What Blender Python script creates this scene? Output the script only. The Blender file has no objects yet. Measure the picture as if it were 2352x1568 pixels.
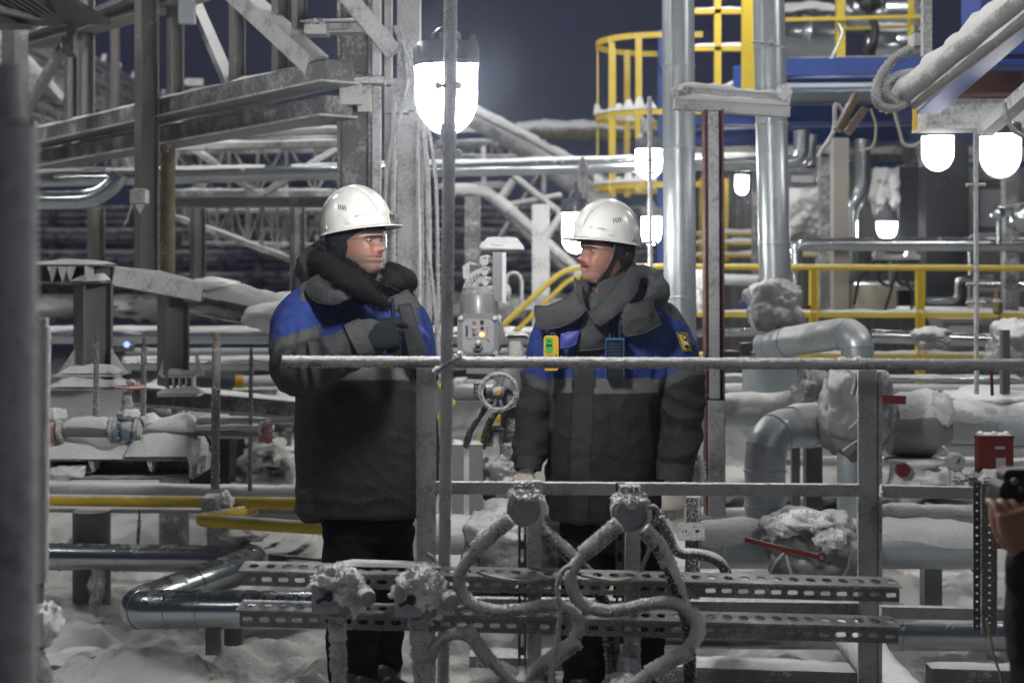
import bpy, math, random
import numpy as np
from mathutils import Vector, Matrix, noise

# ------------------------------------------------------------------ camera, world, exposure
F = 3300.0          # focal length in photo units (photo 2352 units wide)
CX, HY, CZ = 1176.0, 620.0, 1.6
scene = bpy.context.scene
camd = bpy.data.cameras.new("camera"); cam = bpy.data.objects.new("camera", camd)
scene.collection.objects.link(cam); scene.camera = cam
cam.location = (0, 0, CZ); cam.rotation_euler = (math.pi/2, 0, 0)
camd.sensor_width = 36; camd.lens = 36*F/2352
camd.shift_y = -(784-HY)/2352
camd.clip_start = 0.05; camd.clip_end = 400
camd.dof.use_dof = True; camd.dof.focus_distance = 4.9; camd.dof.aperture_fstop = 2.6

w = bpy.data.worlds.new("World"); scene.world = w; w.use_nodes = True
nt = w.node_tree; nt.nodes.clear()
out = nt.nodes.new("ShaderNodeOutputWorld"); bg = nt.nodes.new("ShaderNodeBackground")
tc = nt.nodes.new("ShaderNodeTexCoord"); sep = nt.nodes.new("ShaderNodeSeparateXYZ")
rmp = nt.nodes.new("ShaderNodeValToRGB")
nt.links.new(tc.outputs["Generated"], sep.inputs[0]); nt.links.new(sep.outputs["Z"], rmp.inputs[0])
e = rmp.color_ramp.elements
e[0].position = 0.0; e[0].color = (0.029, 0.031, 0.060, 1)
e[1].position = 0.5; e[1].color = (0.020, 0.022, 0.042, 1)
nt.links.new(rmp.outputs[0], bg.inputs[0]); bg.inputs[1].default_value = 0.85
nt.links.new(bg.outputs[0], out.inputs[0])
scene.view_settings.view_transform = 'Standard'; scene.view_settings.look = 'None'
scene.view_settings.exposure = -0.12; scene.view_settings.gamma = 1
cy = scene.cycles
cy.use_denoising = True
try: cy.denoiser = 'OPENIMAGEDENOISE'
except Exception: pass
cy.max_bounces = 5; cy.diffuse_bounces = 2; cy.glossy_bounces = 3; cy.transmission_bounces = 4
cy.transparent_max_bounces = 8; cy.sample_clamp_indirect = 3.0; cy.sample_clamp_direct = 0
cy.caustics_reflective = False; cy.caustics_refractive = False

LAMP = 1.15
R = random.Random(7)
COL = scene.collection
def P(x, y, d): return Vector(((x-CX)*d/F, d, CZ-(y-HY)*d/F))
def px(n, d): return n*d/F

# ------------------------------------------------------------------ materials
def material(name, col, rough=0.6, metal=0.0, frost=0.0, fscale=30.0, up=0.5, var=0.15, vscale=6.0, bump=0.3, bscale=120.0,
             frost_col=(0.60, 0.60, 0.60), second=None, sthr=0.55, sscale=5.0, coat=0.0, attr=None, emis=None, spec=0.5, wrinkle=0.0):
    m = bpy.data.materials.new(name); m.use_nodes = True
    n = m.node_tree.nodes; l = m.node_tree.links
    b = n["Principled BSDF"]; b.inputs["Roughness"].default_value = rough
    b.inputs["Metallic"].default_value = metal
    b.inputs["Specular IOR Level"].default_value = spec
    if coat: b.inputs["Coat Weight"].default_value = coat; b.inputs["Coat Roughness"].default_value = 0.15
    t = n.new("ShaderNodeTexCoord")
    def noi(scale, detail=4, rg=0.6):
        x = n.new("ShaderNodeTexNoise"); x.inputs["Scale"].default_value = scale
        x.inputs["Detail"].default_value = detail; x.inputs["Roughness"].default_value = rg
        l.new(t.outputs["Object"], x.inputs["Vector"]); return x.outputs["Fac"]
    def math_(op, a, bb=None, clamp=False):
        x = n.new("ShaderNodeMath"); x.operation = op; x.use_clamp = clamp
        for i, v in enumerate((a, bb)):
            if v is None: continue
            if isinstance(v, (int, float)): x.inputs[i].default_value = v
            else: l.new(v, x.inputs[i])
        return x.outputs[0]
    def mix(f, a, c, typ='RGBA', blend='MIX'):
        x = n.new("ShaderNodeMix"); x.data_type = typ
        if typ == 'RGBA': x.blend_type = blend; ia, ib, o = 6, 7, 2
        else: ia, ib, o = 2, 3, 0
        if isinstance(f, (int, float)): x.inputs[0].default_value = f
        else: l.new(f, x.inputs[0])
        for i, v in ((ia, a), (ib, c)):
            if isinstance(v, (int, float)): x.inputs[i].default_value = v
            elif isinstance(v, tuple): x.inputs[i].default_value = (*v[:3], 1)
            else: l.new(v, x.inputs[i])
        return x.outputs[o]
    if attr:
        a = n.new("ShaderNodeAttribute"); a.attribute_name = attr; base = a.outputs["Color"]
    else: base = mix(0.0, col, col)
    if second is not None:
        f = math_('MULTIPLY', math_('SUBTRACT', noi(sscale, 6, 0.7), sthr), 9.0, True)
        base = mix(f, base, second)
    f = noi(vscale)
    dark = mix(1.0, base, tuple([1-var*1.6]*3), blend='MULTIPLY')
    base = mix(f, dark, base)
    rr = rough
    if frost > 0:
        g = n.new("ShaderNodeNewGeometry"); s = n.new("ShaderNodeSeparateXYZ"); l.new(g.outputs["Normal"], s.inputs[0])
        z = math_('MULTIPLY', s.outputs["Z"], up)
        q = math_('ADD', math_('MULTIPLY', noi(fscale, 5, 0.75), .75), z)
        q = math_('ADD', q, math_('MULTIPLY', noi(6.0, 4), 0.8))
        q = math_('MULTIPLY', math_('SUBTRACT', q, 1.27-frost), 4.0, True)
        base = mix(q, base, frost_col)
        rr = mix(q, rough, 0.85, 'FLOAT')
        if metal > 0: l.new(mix(q, metal, 0.0, 'FLOAT'), b.inputs["Metallic"])
        l.new(rr, b.inputs["Roughness"])
    else:
        l.new(math_('ADD', math_('MULTIPLY', noi(vscale*2), 0.2), rough-0.1), b.inputs["Roughness"])
    l.new(base, b.inputs["Base Color"])
    if wrinkle:
        wn = n.new('ShaderNodeTexNoise'); wn.inputs['Scale'].default_value = 7; wn.inputs['Detail'].default_value = 3; wn.inputs['Distortion'].default_value = 1.6
        mp = n.new('ShaderNodeMapping'); mp.inputs['Scale'].default_value = (.9, .9, .8); l.new(t.outputs['Object'], mp.inputs[0]); l.new(mp.outputs[0], wn.inputs['Vector'])
        wb = n.new('ShaderNodeBump'); wb.inputs['Strength'].default_value = wrinkle; wb.inputs['Distance'].default_value = .03; l.new(math_('ABSOLUTE', math_('SUBTRACT', wn.outputs['Fac'], .5)), wb.inputs['Height'])
    if bump:
        bp = n.new("ShaderNodeBump"); bp.inputs["Strength"].default_value = bump; bp.inputs["Distance"].default_value = 0.01
        l.new(noi(bscale, 3), bp.inputs["Height"]); l.new(bp.outputs[0], b.inputs["Normal"])
        if wrinkle: l.new(wb.outputs[0], bp.inputs['Normal'])
    if emis:
        b.inputs["Emission Color"].default_value = (*emis[0], 1); b.inputs["Emission Strength"].default_value = emis[1]
    return m

M = {}
M['steel'] = material('frosted_steel', (0.165, 0.165, 0.165), 0.6, 0.0, frost=0.50, fscale=60, up=0.45, var=0.2)
M['steel_w'] = material('white_frosted_steel', (0.25, 0.25, 0.25), 0.7, 0.0, frost=0.72, fscale=60, up=0.4, var=0.2, bump=0.6)
M['steel_b'] = material('brown_grey_steel', (0.185, 0.18, 0.172), 0.6, 0.0, frost=0.38, fscale=50, up=0.6, var=0.2)
M['pole'] = material('crusted_pole_steel', (0.15, 0.15, 0.15), 0.6, 0.0, frost=0.74, fscale=170, up=0.25, var=0.2, bump=0.8, bscale=300)
M['dark'] = material('dark_steel', (0.105, 0.105, 0.103), 0.55, 0.1, frost=0.42, fscale=110, up=0.35, bump=0.6)
M['strut'] = material('galvanised_strut', (0.20, 0.202, 0.196), 0.5, 0.3, frost=0.46, fscale=120, up=0.05, bump=0.5)
M['galv'] = material('galvanised_sheet', (0.48, 0.52, 0.54), 0.24, 0.9, frost=0.22, fscale=12, up=0.25, var=0.18, vscale=9, bump=0.04, bscale=25)
M['galv_f'] = material('frosted_galvanised_sheet', (0.50, 0.56, 0.59), 0.36, 0.35, frost=0.45, fscale=50, up=0.5, var=0.2, vscale=7, bump=0.15, bscale=60)
M['galv_m'] = material('banded_metal_cladding', (0.56, 0.61, 0.64), 0.36, 0.58, frost=0.40, fscale=40, up=0.4, var=0.25, vscale=10, bump=0.06, bscale=18)
M['snow'] = material('snow', (0.80, 0.80, 0.80), 0.9, 0, var=0.08, vscale=3, bump=0.7, bscale=45, spec=0.2)
M['ground'] = material('dirty_snow', (0.64, 0.635, 0.62), 0.9, 0, var=0.1, vscale=2, bump=0.9, bscale=30, second=(0.24, 0.22, 0.19), sthr=0.60, sscale=3.0, spec=0.2)
M['frost'] = material('frost_crystals', (0.74, 0.74, 0.74), 0.85, 0, var=0.05, bump=0, spec=0.3)
M['yellow'] = material('yellow_paint', (0.66, 0.48, 0.04), 0.4, 0, frost=0.14, fscale=20, up=0.55, var=0.12, bump=0.1)
M['blue'] = material('blue_paint', (0.020, 0.065, 0.32), 0.45, 0, frost=0.22, fscale=9, up=0.6, var=0.25, bump=0.1)
M['rust'] = material('red_primer_steel', (0.17, 0.075, 0.055), 0.7, 0, frost=0.40, fscale=60, up=0.1, var=0.2, bump=0.5)
M['red'] = material('red_paint', (0.14, 0.014, 0.014), 0.5, 0, frost=0.25, fscale=60, up=0.3)
M['pink'] = material('frosted_red_paint', (0.40, 0.16, 0.14), 0.6, 0, frost=0.5, fscale=60, up=0.3)
M['valveblue'] = material('valve_blue_paint', (0.15, 0.21, 0.27), 0.5, 0, frost=0.55, fscale=40, up=0.5)
M['tarp'] = material('grey_frozen_tarpaulin', (0.27, 0.27, 0.285), 0.8, 0, frost=0.42, fscale=22, up=0.5, var=0.25, bump=0.5, bscale=60)
M['black'] = material('black_rubber', (0.012, 0.012, 0.013), 0.5, 0, bump=0.1)
M['hose'] = material('black_frosted_hose', (0.025, 0.025, 0.027), 0.45, 0, frost=0.40, fscale=200, up=0.5, bump=0.3)
M['conduit'] = material('grey_frozen_conduit', (0.19, 0.185, 0.18), 0.6, 0, frost=0.68, fscale=120, up=0.45, bump=0.8, bscale=200)
M['box'] = material('grey_switch_housing', (0.28, 0.28, 0.30), 0.55, 0, frost=0.5, fscale=90, up=0.35, bump=0.5, bscale=200)
M['face'] = material('switch_faceplate', (0.46, 0.46, 0.49), 0.4, 0, frost=0.25, fscale=60, up=0.3, bump=0.1)
M['act'] = material('grey_actuator_paint', (0.23, 0.23, 0.245), 0.35, 0, frost=0.30, fscale=60, up=0.45, var=0.1, bump=0.15, coat=0.3)
M['act2'] = material('actuator_panel_paint', (0.36, 0.36, 0.38), 0.4, 0, bump=0.0, var=0.05)
M['lampcap'] = material('grey_lamp_enamel', (0.13, 0.14, 0.16), 0.3, 0, bump=0.05, coat=0.5)
M['panel'] = material('black_cladding_panel', (0.018, 0.019, 0.022), 0.45, 0.0, var=0.1, bump=0.05)
M['lagging'] = material('yellow_brown_lagging', (0.20, 0.17, 0.10), 0.9, 0, frost=0.42, fscale=14, up=0.5, var=0.5, vscale=14, bump=0.9, bscale=30)
M['cream'] = material('cream_cover', (0.50, 0.47, 0.38), 0.7, 0, var=0.2, bump=0.3, bscale=12)
M['beige'] = material('beige_column_paint', (0.34, 0.32, 0.29), 0.6, 0, frost=0.2, fscale=10, up=0.4, var=0.1)
M['rustbrown'] = material('brown_bracket_steel', (0.15, 0.10, 0.07), 0.7, 0, frost=0.3, fscale=20, up=0.5)
M['green'] = material('dark_green_paint', (0.006, 0.025, 0.02), 0.5, 0, frost=0.2, fscale=10, up=0.5)
M['wood'] = material('snowy_timber', (0.20, 0.17, 0.14), 0.8, 0, frost=0.5, fscale=8, up=0.5)
M['helmet'] = material('white_helmet_plastic', (0.48, 0.475, 0.46), 0.30, 0, var=0.05, bump=0.0, coat=0.25)
M['cloth'] = material('jacket_cloth', (0.1, 0.1, 0.1), 0.75, 0, attr='col', var=0.18, vscale=30, bump=0.35, bscale=500, wrinkle=.55, spec=.25)
M['dcloth'] = material('grey_collar_cloth', (0.045, 0.048, 0.052), 0.75, 0, var=0.3, vscale=25, bump=0.4, bscale=300, wrinkle=.45, spec=.22)
M['bcloth'] = material('black_trouser_cloth', (0.006, 0.006, 0.007), 0.85, 0, var=0.3, vscale=20, bump=0.3, bscale=300, spec=.12)
M['knit'] = material('black_knit', (0.008, 0.010, 0.013), 0.95, 0, var=0.3, vscale=40, bump=0.6, bscale=350, spec=0.2)
M['fur'] = material('black_fur', (0.006, 0.0065, 0.007), 0.85, 0, var=0.4, vscale=60, bump=0.9, bscale=250, spec=.15)
M['skin'] = material('skin', (0.4, 0.2, 0.15), 0.5, 0, attr='col', var=0.1, vscale=40, bump=0.15, bscale=250)
M['glove'] = material('white_cotton_glove', (0.62, 0.57, 0.50), 0.9, 0, var=0.2, vscale=40, bump=0.4, bscale=300)
M['radio'] = material('black_radio_plastic', (0.010, 0.013, 0.018), 0.4, 0, bump=0.1)
M['radioblue'] = material('blue_radio_plastic', (0.03, 0.12, 0.28), 0.35, 0, bump=0)
M['gas'] = material('yellow_detector_plastic', (0.55, 0.32, 0.02), 0.4, 0, bump=0.05)
M['gasgreen'] = material('detector_indicator', (0.04, 0.32, 0.06), 0.3, 0, bump=0, emis=((0.1, 0.8, 0.15), 0.08))
M['white'] = material('white_marking', (0.6, 0.6, 0.6), 0.6, 0, bump=0)
M['eye'] = material('eyeball', (0.30, 0.26, 0.24), 0.3, 0, bump=0)
M['brass'] = material('dull_brass', (0.22, 0.17, 0.09), 0.5, 0.4, frost=0.3, fscale=40)
M['ink'] = material('blue_lettering', (0.04, 0.05, 0.25), 0.6, 0, bump=0)
M['blackink'] = material('black_marking', (0.01, 0.01, 0.01), 0.6, 0, bump=0)
M['patch'] = material('yellow_badge_cloth', (0.48, 0.38, 0.04), 0.8, 0, bump=0.2)
M['strap'] = material('orange_helmet_band', (0.55, 0.30, 0.03), 0.6, 0, bump=0)
M['amber'] = material('lit_amber_indicator', (0.9, 0.5, 0.1), 0.3, 0, bump=0, emis=((1.0, 0.5, 0.10), 6.0))
M['bluelight'] = material('lit_blue_indicator', (0.2, 0.3, 0.9), 0.3, 0, bump=0, emis=((0.25, 0.35, 1.0), 2.5))
M['beigecable'] = material('pale_cable', (0.35, 0.32, 0.22), 0.6, 0, frost=0.3, fscale=80, up=0.4)

def globe_mat(name, s, col=(1.0, 0.99, 0.955)):
    m = bpy.data.materials.new(name); m.use_nodes = True
    b = m.node_tree.nodes["Principled BSDF"]; b.inputs["Base Color"].default_value = (0.8, 0.8, 0.8, 1)
    b.inputs["Emission Color"].default_value = (*col, 1); b.inputs["Emission Strength"].default_value = s*LAMP
    return m
m = bpy.data.materials.new('clear_lens'); m.use_nodes = True; n = m.node_tree.nodes; l = m.node_tree.links
tr = n.new('ShaderNodeBsdfTransparent'); gl = n.new('ShaderNodeBsdfGlossy'); gl.inputs['Roughness'].default_value = 0.06
fr = n.new('ShaderNodeLayerWeight'); fr.inputs[0].default_value = .25; mx = n.new('ShaderNodeMixShader')
ad = n.new('ShaderNodeMath'); ad.operation = 'MULTIPLY_ADD'; ad.inputs[1].default_value = .5; ad.inputs[2].default_value = 0.07
tr.inputs[0].default_value = (0.96, 0.96, 0.96, 1)
l.new(fr.outputs[1], ad.inputs[0]); l.new(ad.outputs[0], mx.inputs[0]); l.new(tr.outputs[0], mx.inputs[1]); l.new(gl.outputs[0], mx.inputs[2])
l.new(mx.outputs[0], n['Material Output'].inputs[0]); M['lens'] = m

# ------------------------------------------------------------------ mesh building
def frame(d, up=None):
    d = d.normalized()
    u = up or (Vector((0, 0, 1)) if abs(d.z) < 0.9 else Vector((0, 1, 0)))
    s = d.cross(u)
    if s.length < 1e-6: s = d.cross(Vector((1, 0, 0)))
    s.normalize(); return s, s.cross(d).normalized()

class MB:
    def __init__(s): s.v = []; s.f = []; s.m = []
    def add(s, vs, fs, m=0):
        o = len(s.v); s.v += [tuple(v) for v in vs]
        s.f += [tuple(i+o for i in f) for f in fs]; s.m += [m]*len(fs)
    def box(s, c, sx, sy, sz, m=0, rot=None):
        c = Vector(c); vs = []
        for a in (-1, 1):
            for b in (-1, 1):
                for q in (-1, 1):
                    v = Vector((a*sx/2, b*sy/2, q*sz/2))
                    if rot is not None: v = rot @ v
                    vs.append(c+v)
        s.add(vs, [(0, 1, 3, 2), (4, 6, 7, 5), (0, 4, 5, 1), (2, 3, 7, 6), (0, 2, 6, 4), (1, 5, 7, 3)], m)
    def poly(s, p0, p1, prof, m=0, up=None):          # sweep a closed 2D profile (side, up) from p0 to p1
        p0, p1 = Vector(p0), Vector(p1); a, b = frame(p1-p0, up); n = len(prof)
        vs = [p+a*x+b*y for p in (p0, p1) for x, y in prof]
        fs = [(i, (i+1) % n, n+(i+1) % n, n+i) for i in range(n)]
        fs += [tuple(range(n))[::-1], tuple(range(n, 2*n))]
        s.add(vs, fs, m)
    def bar(s, p0, p1, w, h, m=0, up=None):
        s.poly(p0, p1, [(-w/2, -h/2), (w/2, -h/2), (w/2, h/2), (-w/2, h/2)], m, up)
    def hbeam(s, p0, p1, w, h, t=None, m=0, up=None):  # I section, web along 'up'
        t = t or min(w, h)*0.1
        s.poly(p0, p1, [(-w/2, -h/2), (w/2, -h/2), (w/2, -h/2+t), (t/2, -h/2+t), (t/2, h/2-t), (w/2, h/2-t), (w/2, h/2),
                        (-w/2, h/2), (-w/2, h/2-t), (-t/2, h/2-t), (-t/2, -h/2+t), (-w/2, -h/2+t)], m, up)
    def tube(s, pts, r, n=16, m=0, cap=True, jit=0.0, seed=0, flat=1.0):
        pts = [Vector(p) for p in pts]; k = len(pts)
        rs = r if isinstance(r, (list, tuple)) else [r]*k
        rn = random.Random(seed); vs = []; prev = None
        for i, p in enumerate(pts):
            d = (pts[min(i+1, k-1)]-pts[max(i-1, 0)]).normalized()
            if prev is None: a, b = frame(d)
            else:
                a = prev-d*prev.dot(d)
                if a.length < 1e-5: a, b = frame(d)
                a.normalize(); b = a.cross(d).normalized()
            prev = a
            for j in range(n):
                t = 2*math.pi*j/n; q = rs[i]*(1+(rn.uniform(-jit, jit) if jit else 0))
                vs.append(p+a*math.cos(t)*q+b*math.sin(t)*q*flat)
        fs = [(i*n+j, i*n+(j+1) % n, (i+1)*n+(j+1) % n, (i+1)*n+j) for i in range(k-1) for j in range(n)]
        if cap: fs += [tuple(range(n))[::-1], tuple(range((k-1)*n, k*n))]
        s.add(vs, fs, m)
    def lathe(s, c, prof, axis=(0, 0, 1), n=24, m=0, cap=True):   # prof: (radius, height)
        c = Vector(c); d = Vector(axis).normalized(); a, b = frame(d); vs = []
        for r, h in prof:
            for j in range(n):
                t = 2*math.pi*j/n; vs.append(c+d*h+a*math.cos(t)*r+b*math.sin(t)*r)
        k = len(prof)
        fs = [(i*n+j, i*n+(j+1) % n, (i+1)*n+(j+1) % n, (i+1)*n+j) for i in range(k-1) for j in range(n)]
        if cap: fs += [tuple(range(n))[::-1], tuple(range((k-1)*n, k*n))]
        s.add(vs, fs, m)
    def ball(s, c, rx, ry=None, rz=None, n=14, m=0, jit=0.0, seed=0, nscale=8.0, rot=None):
        ry = ry or rx; rz = rz or rx; c = Vector(c); vs = []; k = n//2+1
        for i in range(k+1):
            ph = math.pi*i/k
            for j in range(n):
                t = 2*math.pi*j/n
                v = Vector((math.sin(ph)*math.cos(t), math.sin(ph)*math.sin(t), math.cos(ph)))
                if i in (0, k): v = Vector((0, 0, 1 if i == 0 else -1))
                q = 1+(jit*(noise.noise(v*2.2+Vector((seed, seed*0.7, 0)))+.35*noise.noise(v*6+Vector((seed, 3, 1)))+.15*noise.noise(v*13+Vector((seed, 5, 1)))) if jit else 0)
                v = Vector((v.x*rx, v.y*ry, v.z*rz))*q
                if rot is not None: v = rot @ v
                vs.append(c+v)
        fs = [(i*n+j, (i+1)*n+j, (i+1)*n+(j+1) % n, i*n+(j+1) % n) for i in range(k) for j in range(n)]
        s.add(vs, fs, m)
    def spikes(s, p, nrm, size, m=1, rn=R):           # one frost crystal
        a, b = frame(nrm); size = size*.62; d = (nrm+Vector((rn.uniform(-.6, .6), rn.uniform(-.6, .6), rn.uniform(-.6, .6)))).normalized()
        t = rn.uniform(0, 2)
        vs = [p+a*math.cos(t+k*2.09)*size*.5+b*math.sin(t+k*2.09)*size*.5 for k in range(3)]+[p+d*size*rn.uniform(.5, 1.15)]
        s.add(vs, [(0, 1, 3), (1, 2, 3), (2, 0, 3)], m)
    def frost_tube(s, p0, p1, r, count, size, up=0.5, m=1, rn=R, patch=6.0):
        p0, p1 = Vector(p0), Vector(p1); a, b = frame(p1-p0); k = 0; tries = 0
        while k < count and tries < count*6:
            tries += 1
            u = rn.random(); t = rn.uniform(0, 2*math.pi); nr = a*math.cos(t)+b*math.sin(t); p = p0.lerp(p1, u)+nr*r*0.97
            if noise.noise(p*patch*3)+0.25+up*nr.z+rn.uniform(-.4, .4) < 0: continue
            s.spikes(p, nr, size*rn.uniform(.5, 1.4), m, rn); k += 1
    def frost_path(s, pts, r, dens, size, up=0.5, m=1, rn=R):
        for a, b in zip(pts[:-1], pts[1:]):
            L = (Vector(b)-Vector(a)).length
            s.frost_tube(a, b, r, max(1, int(L*dens)), size, up, m, rn)
    def frost_bar(s, p0, p1, w, h, count, size, m=1, rn=R):
        p0, p1 = Vector(p0), Vector(p1); a, b = frame(p1-p0)
        for _ in range(count):
            u = rn.random(); q = rn.random(); sd = rn.choice((0, 0, 1, 2, 3))
            if sd == 0: o = a*w*(q-.5)+b*h*.5; nr = b
            elif sd == 1: o = a*w*(q-.5)-b*h*.5; nr = -b
            elif sd == 2: o = a*w*.5+b*h*(q-.5); nr = a
            else: o = -a*w*.5+b*h*(q-.5); nr = -a
            s.spikes(p0.lerp(p1, u)+o, nr, size*rn.uniform(.5, 1.4), m, rn)
    def snowcap(s, p0, p1, r, arc=1.1, thick=0.02, m=0, seg=None, seed=0, n=9):
        p0, p1 = Vector(p0), Vector(p1); L = (p1-p0).length; seg = seg or max(6, int(L/0.05)); d = (p1-p0).normalized()
        side = d.cross(Vector((0, 0, 1)))
        if side.length < .2: return
        side.normalize(); upv = side.cross(d).normalized(); vs = []
        for i in range(seg+1):
            u = i/seg; p = p0.lerp(p1, u); e = min(1, 8*u+.3, 8*(1-u)+.3)
            for j in range(n+1):
                q = -1+2*j/n; pp = p+side*q*r
                A = arc*(1+.35*noise.noise(Vector((u*L*5, q*.2+seed, seed*1.3))))
                t = q*A; th = thick*e*(1-q*q)**.5*(1+.7*noise.noise(pp*9+Vector((seed, 0, 0)))+.4*noise.noise(pp*30))
                vs.append(p+(side*math.sin(t)+upv*math.cos(t))*(r+.0015+max(0, th)))
        w_ = n+1
        s.add(vs, [(i*w_+j, i*w_+j+1, (i+1)*w_+j+1, (i+1)*w_+j) for i in range(seg) for j in range(n)], m)
    def snowstrip(s, p0, p1, wid, thick=0.03, m=0, seed=0, seg=None, side=None):   # snow lying on a flat top
        p0, p1 = Vector(p0), Vector(p1); L = (p1-p0).length; seg = seg or max(6, int(L/0.05)); d = (p1-p0).normalized()
        sd = side.normalized() if side else d.cross(Vector((0, 0, 1))).normalized(); n = 8; vs = []
        for i in range(seg+1):
            u = i/seg; p = p0.lerp(p1, u); e = min(1, 6*u+.2, 6*(1-u)+.2)
            for j in range(n+1):
                q = -1+2*j/n; w2 = wid/2*(1+.12*noise.noise(Vector((u*L*6, seed, 0)))); pp = p+sd*q*w2
                th = thick*e*(max(0, 1-q**4)**.5)*(1+.8*noise.noise(pp*5+Vector((seed, 0, 0)))+.3*noise.noise(pp*22))
                vs.append(pp+Vector((0, 0, .0015+max(0, th))))
        w_ = n+1
        s.add(vs, [(i*w_+j, i*w_+j+1, (i+1)*w_+j+1, (i+1)*w_+j) for i in range(seg) for j in range(n)], m)
    def build(s, name, mats, parent=None, smooth=35, props=None):
        me = bpy.data.meshes.new(name); base = Vector((0, 0, 0))
        if not isinstance(mats, (list, tuple)): mats = [mats]
        if parent is not None:
            q = parent
            while q is not None: base += q.location; q = q.parent
        else:
            a = np.array(s.v); base = Vector(((a[:, 0].min()+a[:, 0].max())/2, (a[:, 1].min()+a[:, 1].max())/2, a[:, 2].min()))
        me.from_pydata([(v[0]-base.x, v[1]-base.y, v[2]-base.z) for v in s.v], [], s.f)
        for mm in mats: me.materials.append(M[mm] if isinstance(mm, str) else mm)
        if len(mats) > 1: me.polygons.foreach_set('material_index', s.m)
        me.validate(); me.update()
        if smooth and mats[0] in ('snow', 'ground', 'tarp', 'fur'): smooth = 110
        if smooth: me.shade_smooth(); me.set_sharp_from_angle(angle=math.radians(smooth))
        o = bpy.data.objects.new(name, me); COL.objects.link(o)
        if parent is not None: o.parent = parent
        else: o.location = base
        return o

def tag(o, label, cat, group=None, kind=None):
    if label: o['label'] = label
    if cat: o['category'] = cat
    if group: o['group'] = group
    if kind or cat: o['kind'] = kind or 'thing'
    return o
def empty(name, label, cat, loc, group=None):
    o = bpy.data.objects.new(name, None); COL.objects.link(o); o.location = loc; o.empty_display_size = .1
    return tag(o, label, cat, group)
def one(mb, name, label, cat, mats, group=None, smooth=35):
    return tag(mb.build(name, mats, None, smooth), label, cat, group)
def structure(mb, name, mats, smooth=60):
    o = mb.build(name, mats, None, smooth); o['kind'] = 'structure'; return o
def copy_tree(o, parent=None, loc=None):
    c = o.copy(); COL.objects.link(c); c.parent = parent
    if loc is not None: c.location = loc
    for ch in list(o.children): copy_tree(ch, c)
    return c

def rnd(pts, rad, n=6):                                # round the corners of a world polyline
    pts = [Vector(p) for p in pts]; o = [pts[0]]
    for a, b, c in zip(pts[:-2], pts[1:-1], pts[2:]):
        r1 = min(rad, (a-b).length*.49); r2 = min(rad, (c-b).length*.49)
        s, e_ = b+(a-b).normalized()*r1, b+(c-b).normalized()*r2
        for i in range(n+1):
            t = i/n; o.append(s*(1-t)**2+b*2*t*(1-t)+e_*t*t)
    return o+[pts[-1]]
def spline(pts, n=6):                                  # catmull-rom
    pts = [Vector(p) for p in pts]; q = [pts[0]*2-pts[1]]+pts+[pts[-1]*2-pts[-2]]; o = []
    for i in range(1, len(q)-2):
        for k in range(n):
            t = k/n; a, b, c, d = q[i-1], q[i], q[i+1], q[i+2]
            o.append(.5*((2*b)+(c-a)*t+(2*a-5*b+4*c-d)*t*t+(3*b-a-3*c+d)*t**3))
    return o+[pts[-1]]
def PP(pts, d): return [P(p[0], p[1], p[2] if len(p) > 2 else d) for p in pts]

def pipe(name, label, pts, r, d, mat, group=None, snow=0.0, arc=1.0, seams=(), bend=0.0, cat='pipe', n=20, frost=0, elbow=None):
    """pts in photo units (+ own depth), r in photo units; seams = fractions along the run where a sheet joint band sits"""
    w_ = PP(pts, d); rr = px(r, d)
    path = rnd(w_, bend or rr*1.6, 8) if len(w_) > 2 else w_
    root = empty(name, label, cat, Vector((w_[0].x, w_[0].y, w_[0].z-rr)), group)
    b = MB(); b.tube(path, rr, n)
    L = [0]
    for a, c in zip(path[:-1], path[1:]): L.append(L[-1]+(c-a).length)
    for t in seams:
        q = t*L[-1]
        for i in range(len(path)-1):
            if L[i] <= q <= L[i+1]:
                c = path[i].lerp(path[i+1], (q-L[i])/max(1e-6, L[i+1]-L[i])); dr = (path[i+1]-path[i]).normalized()
                b.lathe(c-dr*rr*.09, [(rr*1.0, 0), (rr*1.045, rr*.02), (rr*1.055, rr*.09), (rr*1.045, rr*.16), (rr*1.0, rr*.18)], dr, n, cap=False); break
    if frost: b.frost_path(path, rr, frost, px(3.0, d), up=.6)
    b.build('pipe_shell', [mat, 'frost'], root)
    if snow:
        c = MB()
        for i, (a, e_) in enumerate(zip(path[:-1], path[1:])):
            if (e_-a).length > rr*.6 or len(w_) == 2:
                if abs((e_-a).normalized().z) < .75: c.snowcap(a, e_, rr, arc, px(snow, d), seed=i*0)
        if c.v: c.build('snow_layer', 'snow', root)
    return root
def rod(name, label, pts, r, d, mat, cat='pole', group=None, frost=0, size=3.0, n=12, jit=0.0):
    w_ = PP(pts, d); b = MB(); b.tube(w_, px(r, d), n, jit=jit)
    if frost: b.frost_path(w_, px(r, d), frost, px(size, d))
    return one(b, name, label, cat, [mat, 'frost'], group)
def beam(name, label, a, b_, h, w, mat, cat='beam', group=None, kind='H', snow=0.0, t=None, up=None):
    """h photo units (height seen), w metres (depth)"""
    A, B = P(*a), P(*b_); hh = px(h, (a[2]+b_[2])/2); m = MB()
    if kind == 'H': m.hbeam(A, B, w, hh, t or hh*.1, up=up)
    else: m.bar(A, B, w, hh, up=up)
    if not snow: return one(m, name, label, cat, [mat], group, smooth=0)
    root = empty(name, label, cat, A-Vector((0, 0, hh/2)), group)
    m.build('beam_body', [mat], root, smooth=0)
    c = MB(); o = Vector((0, 0, hh/2)); c.snowstrip(A+o, B+o, w, px(snow, (a[2]+b_[2])/2)); c.build('snow_layer', 'snow', root)
    return root
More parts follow.
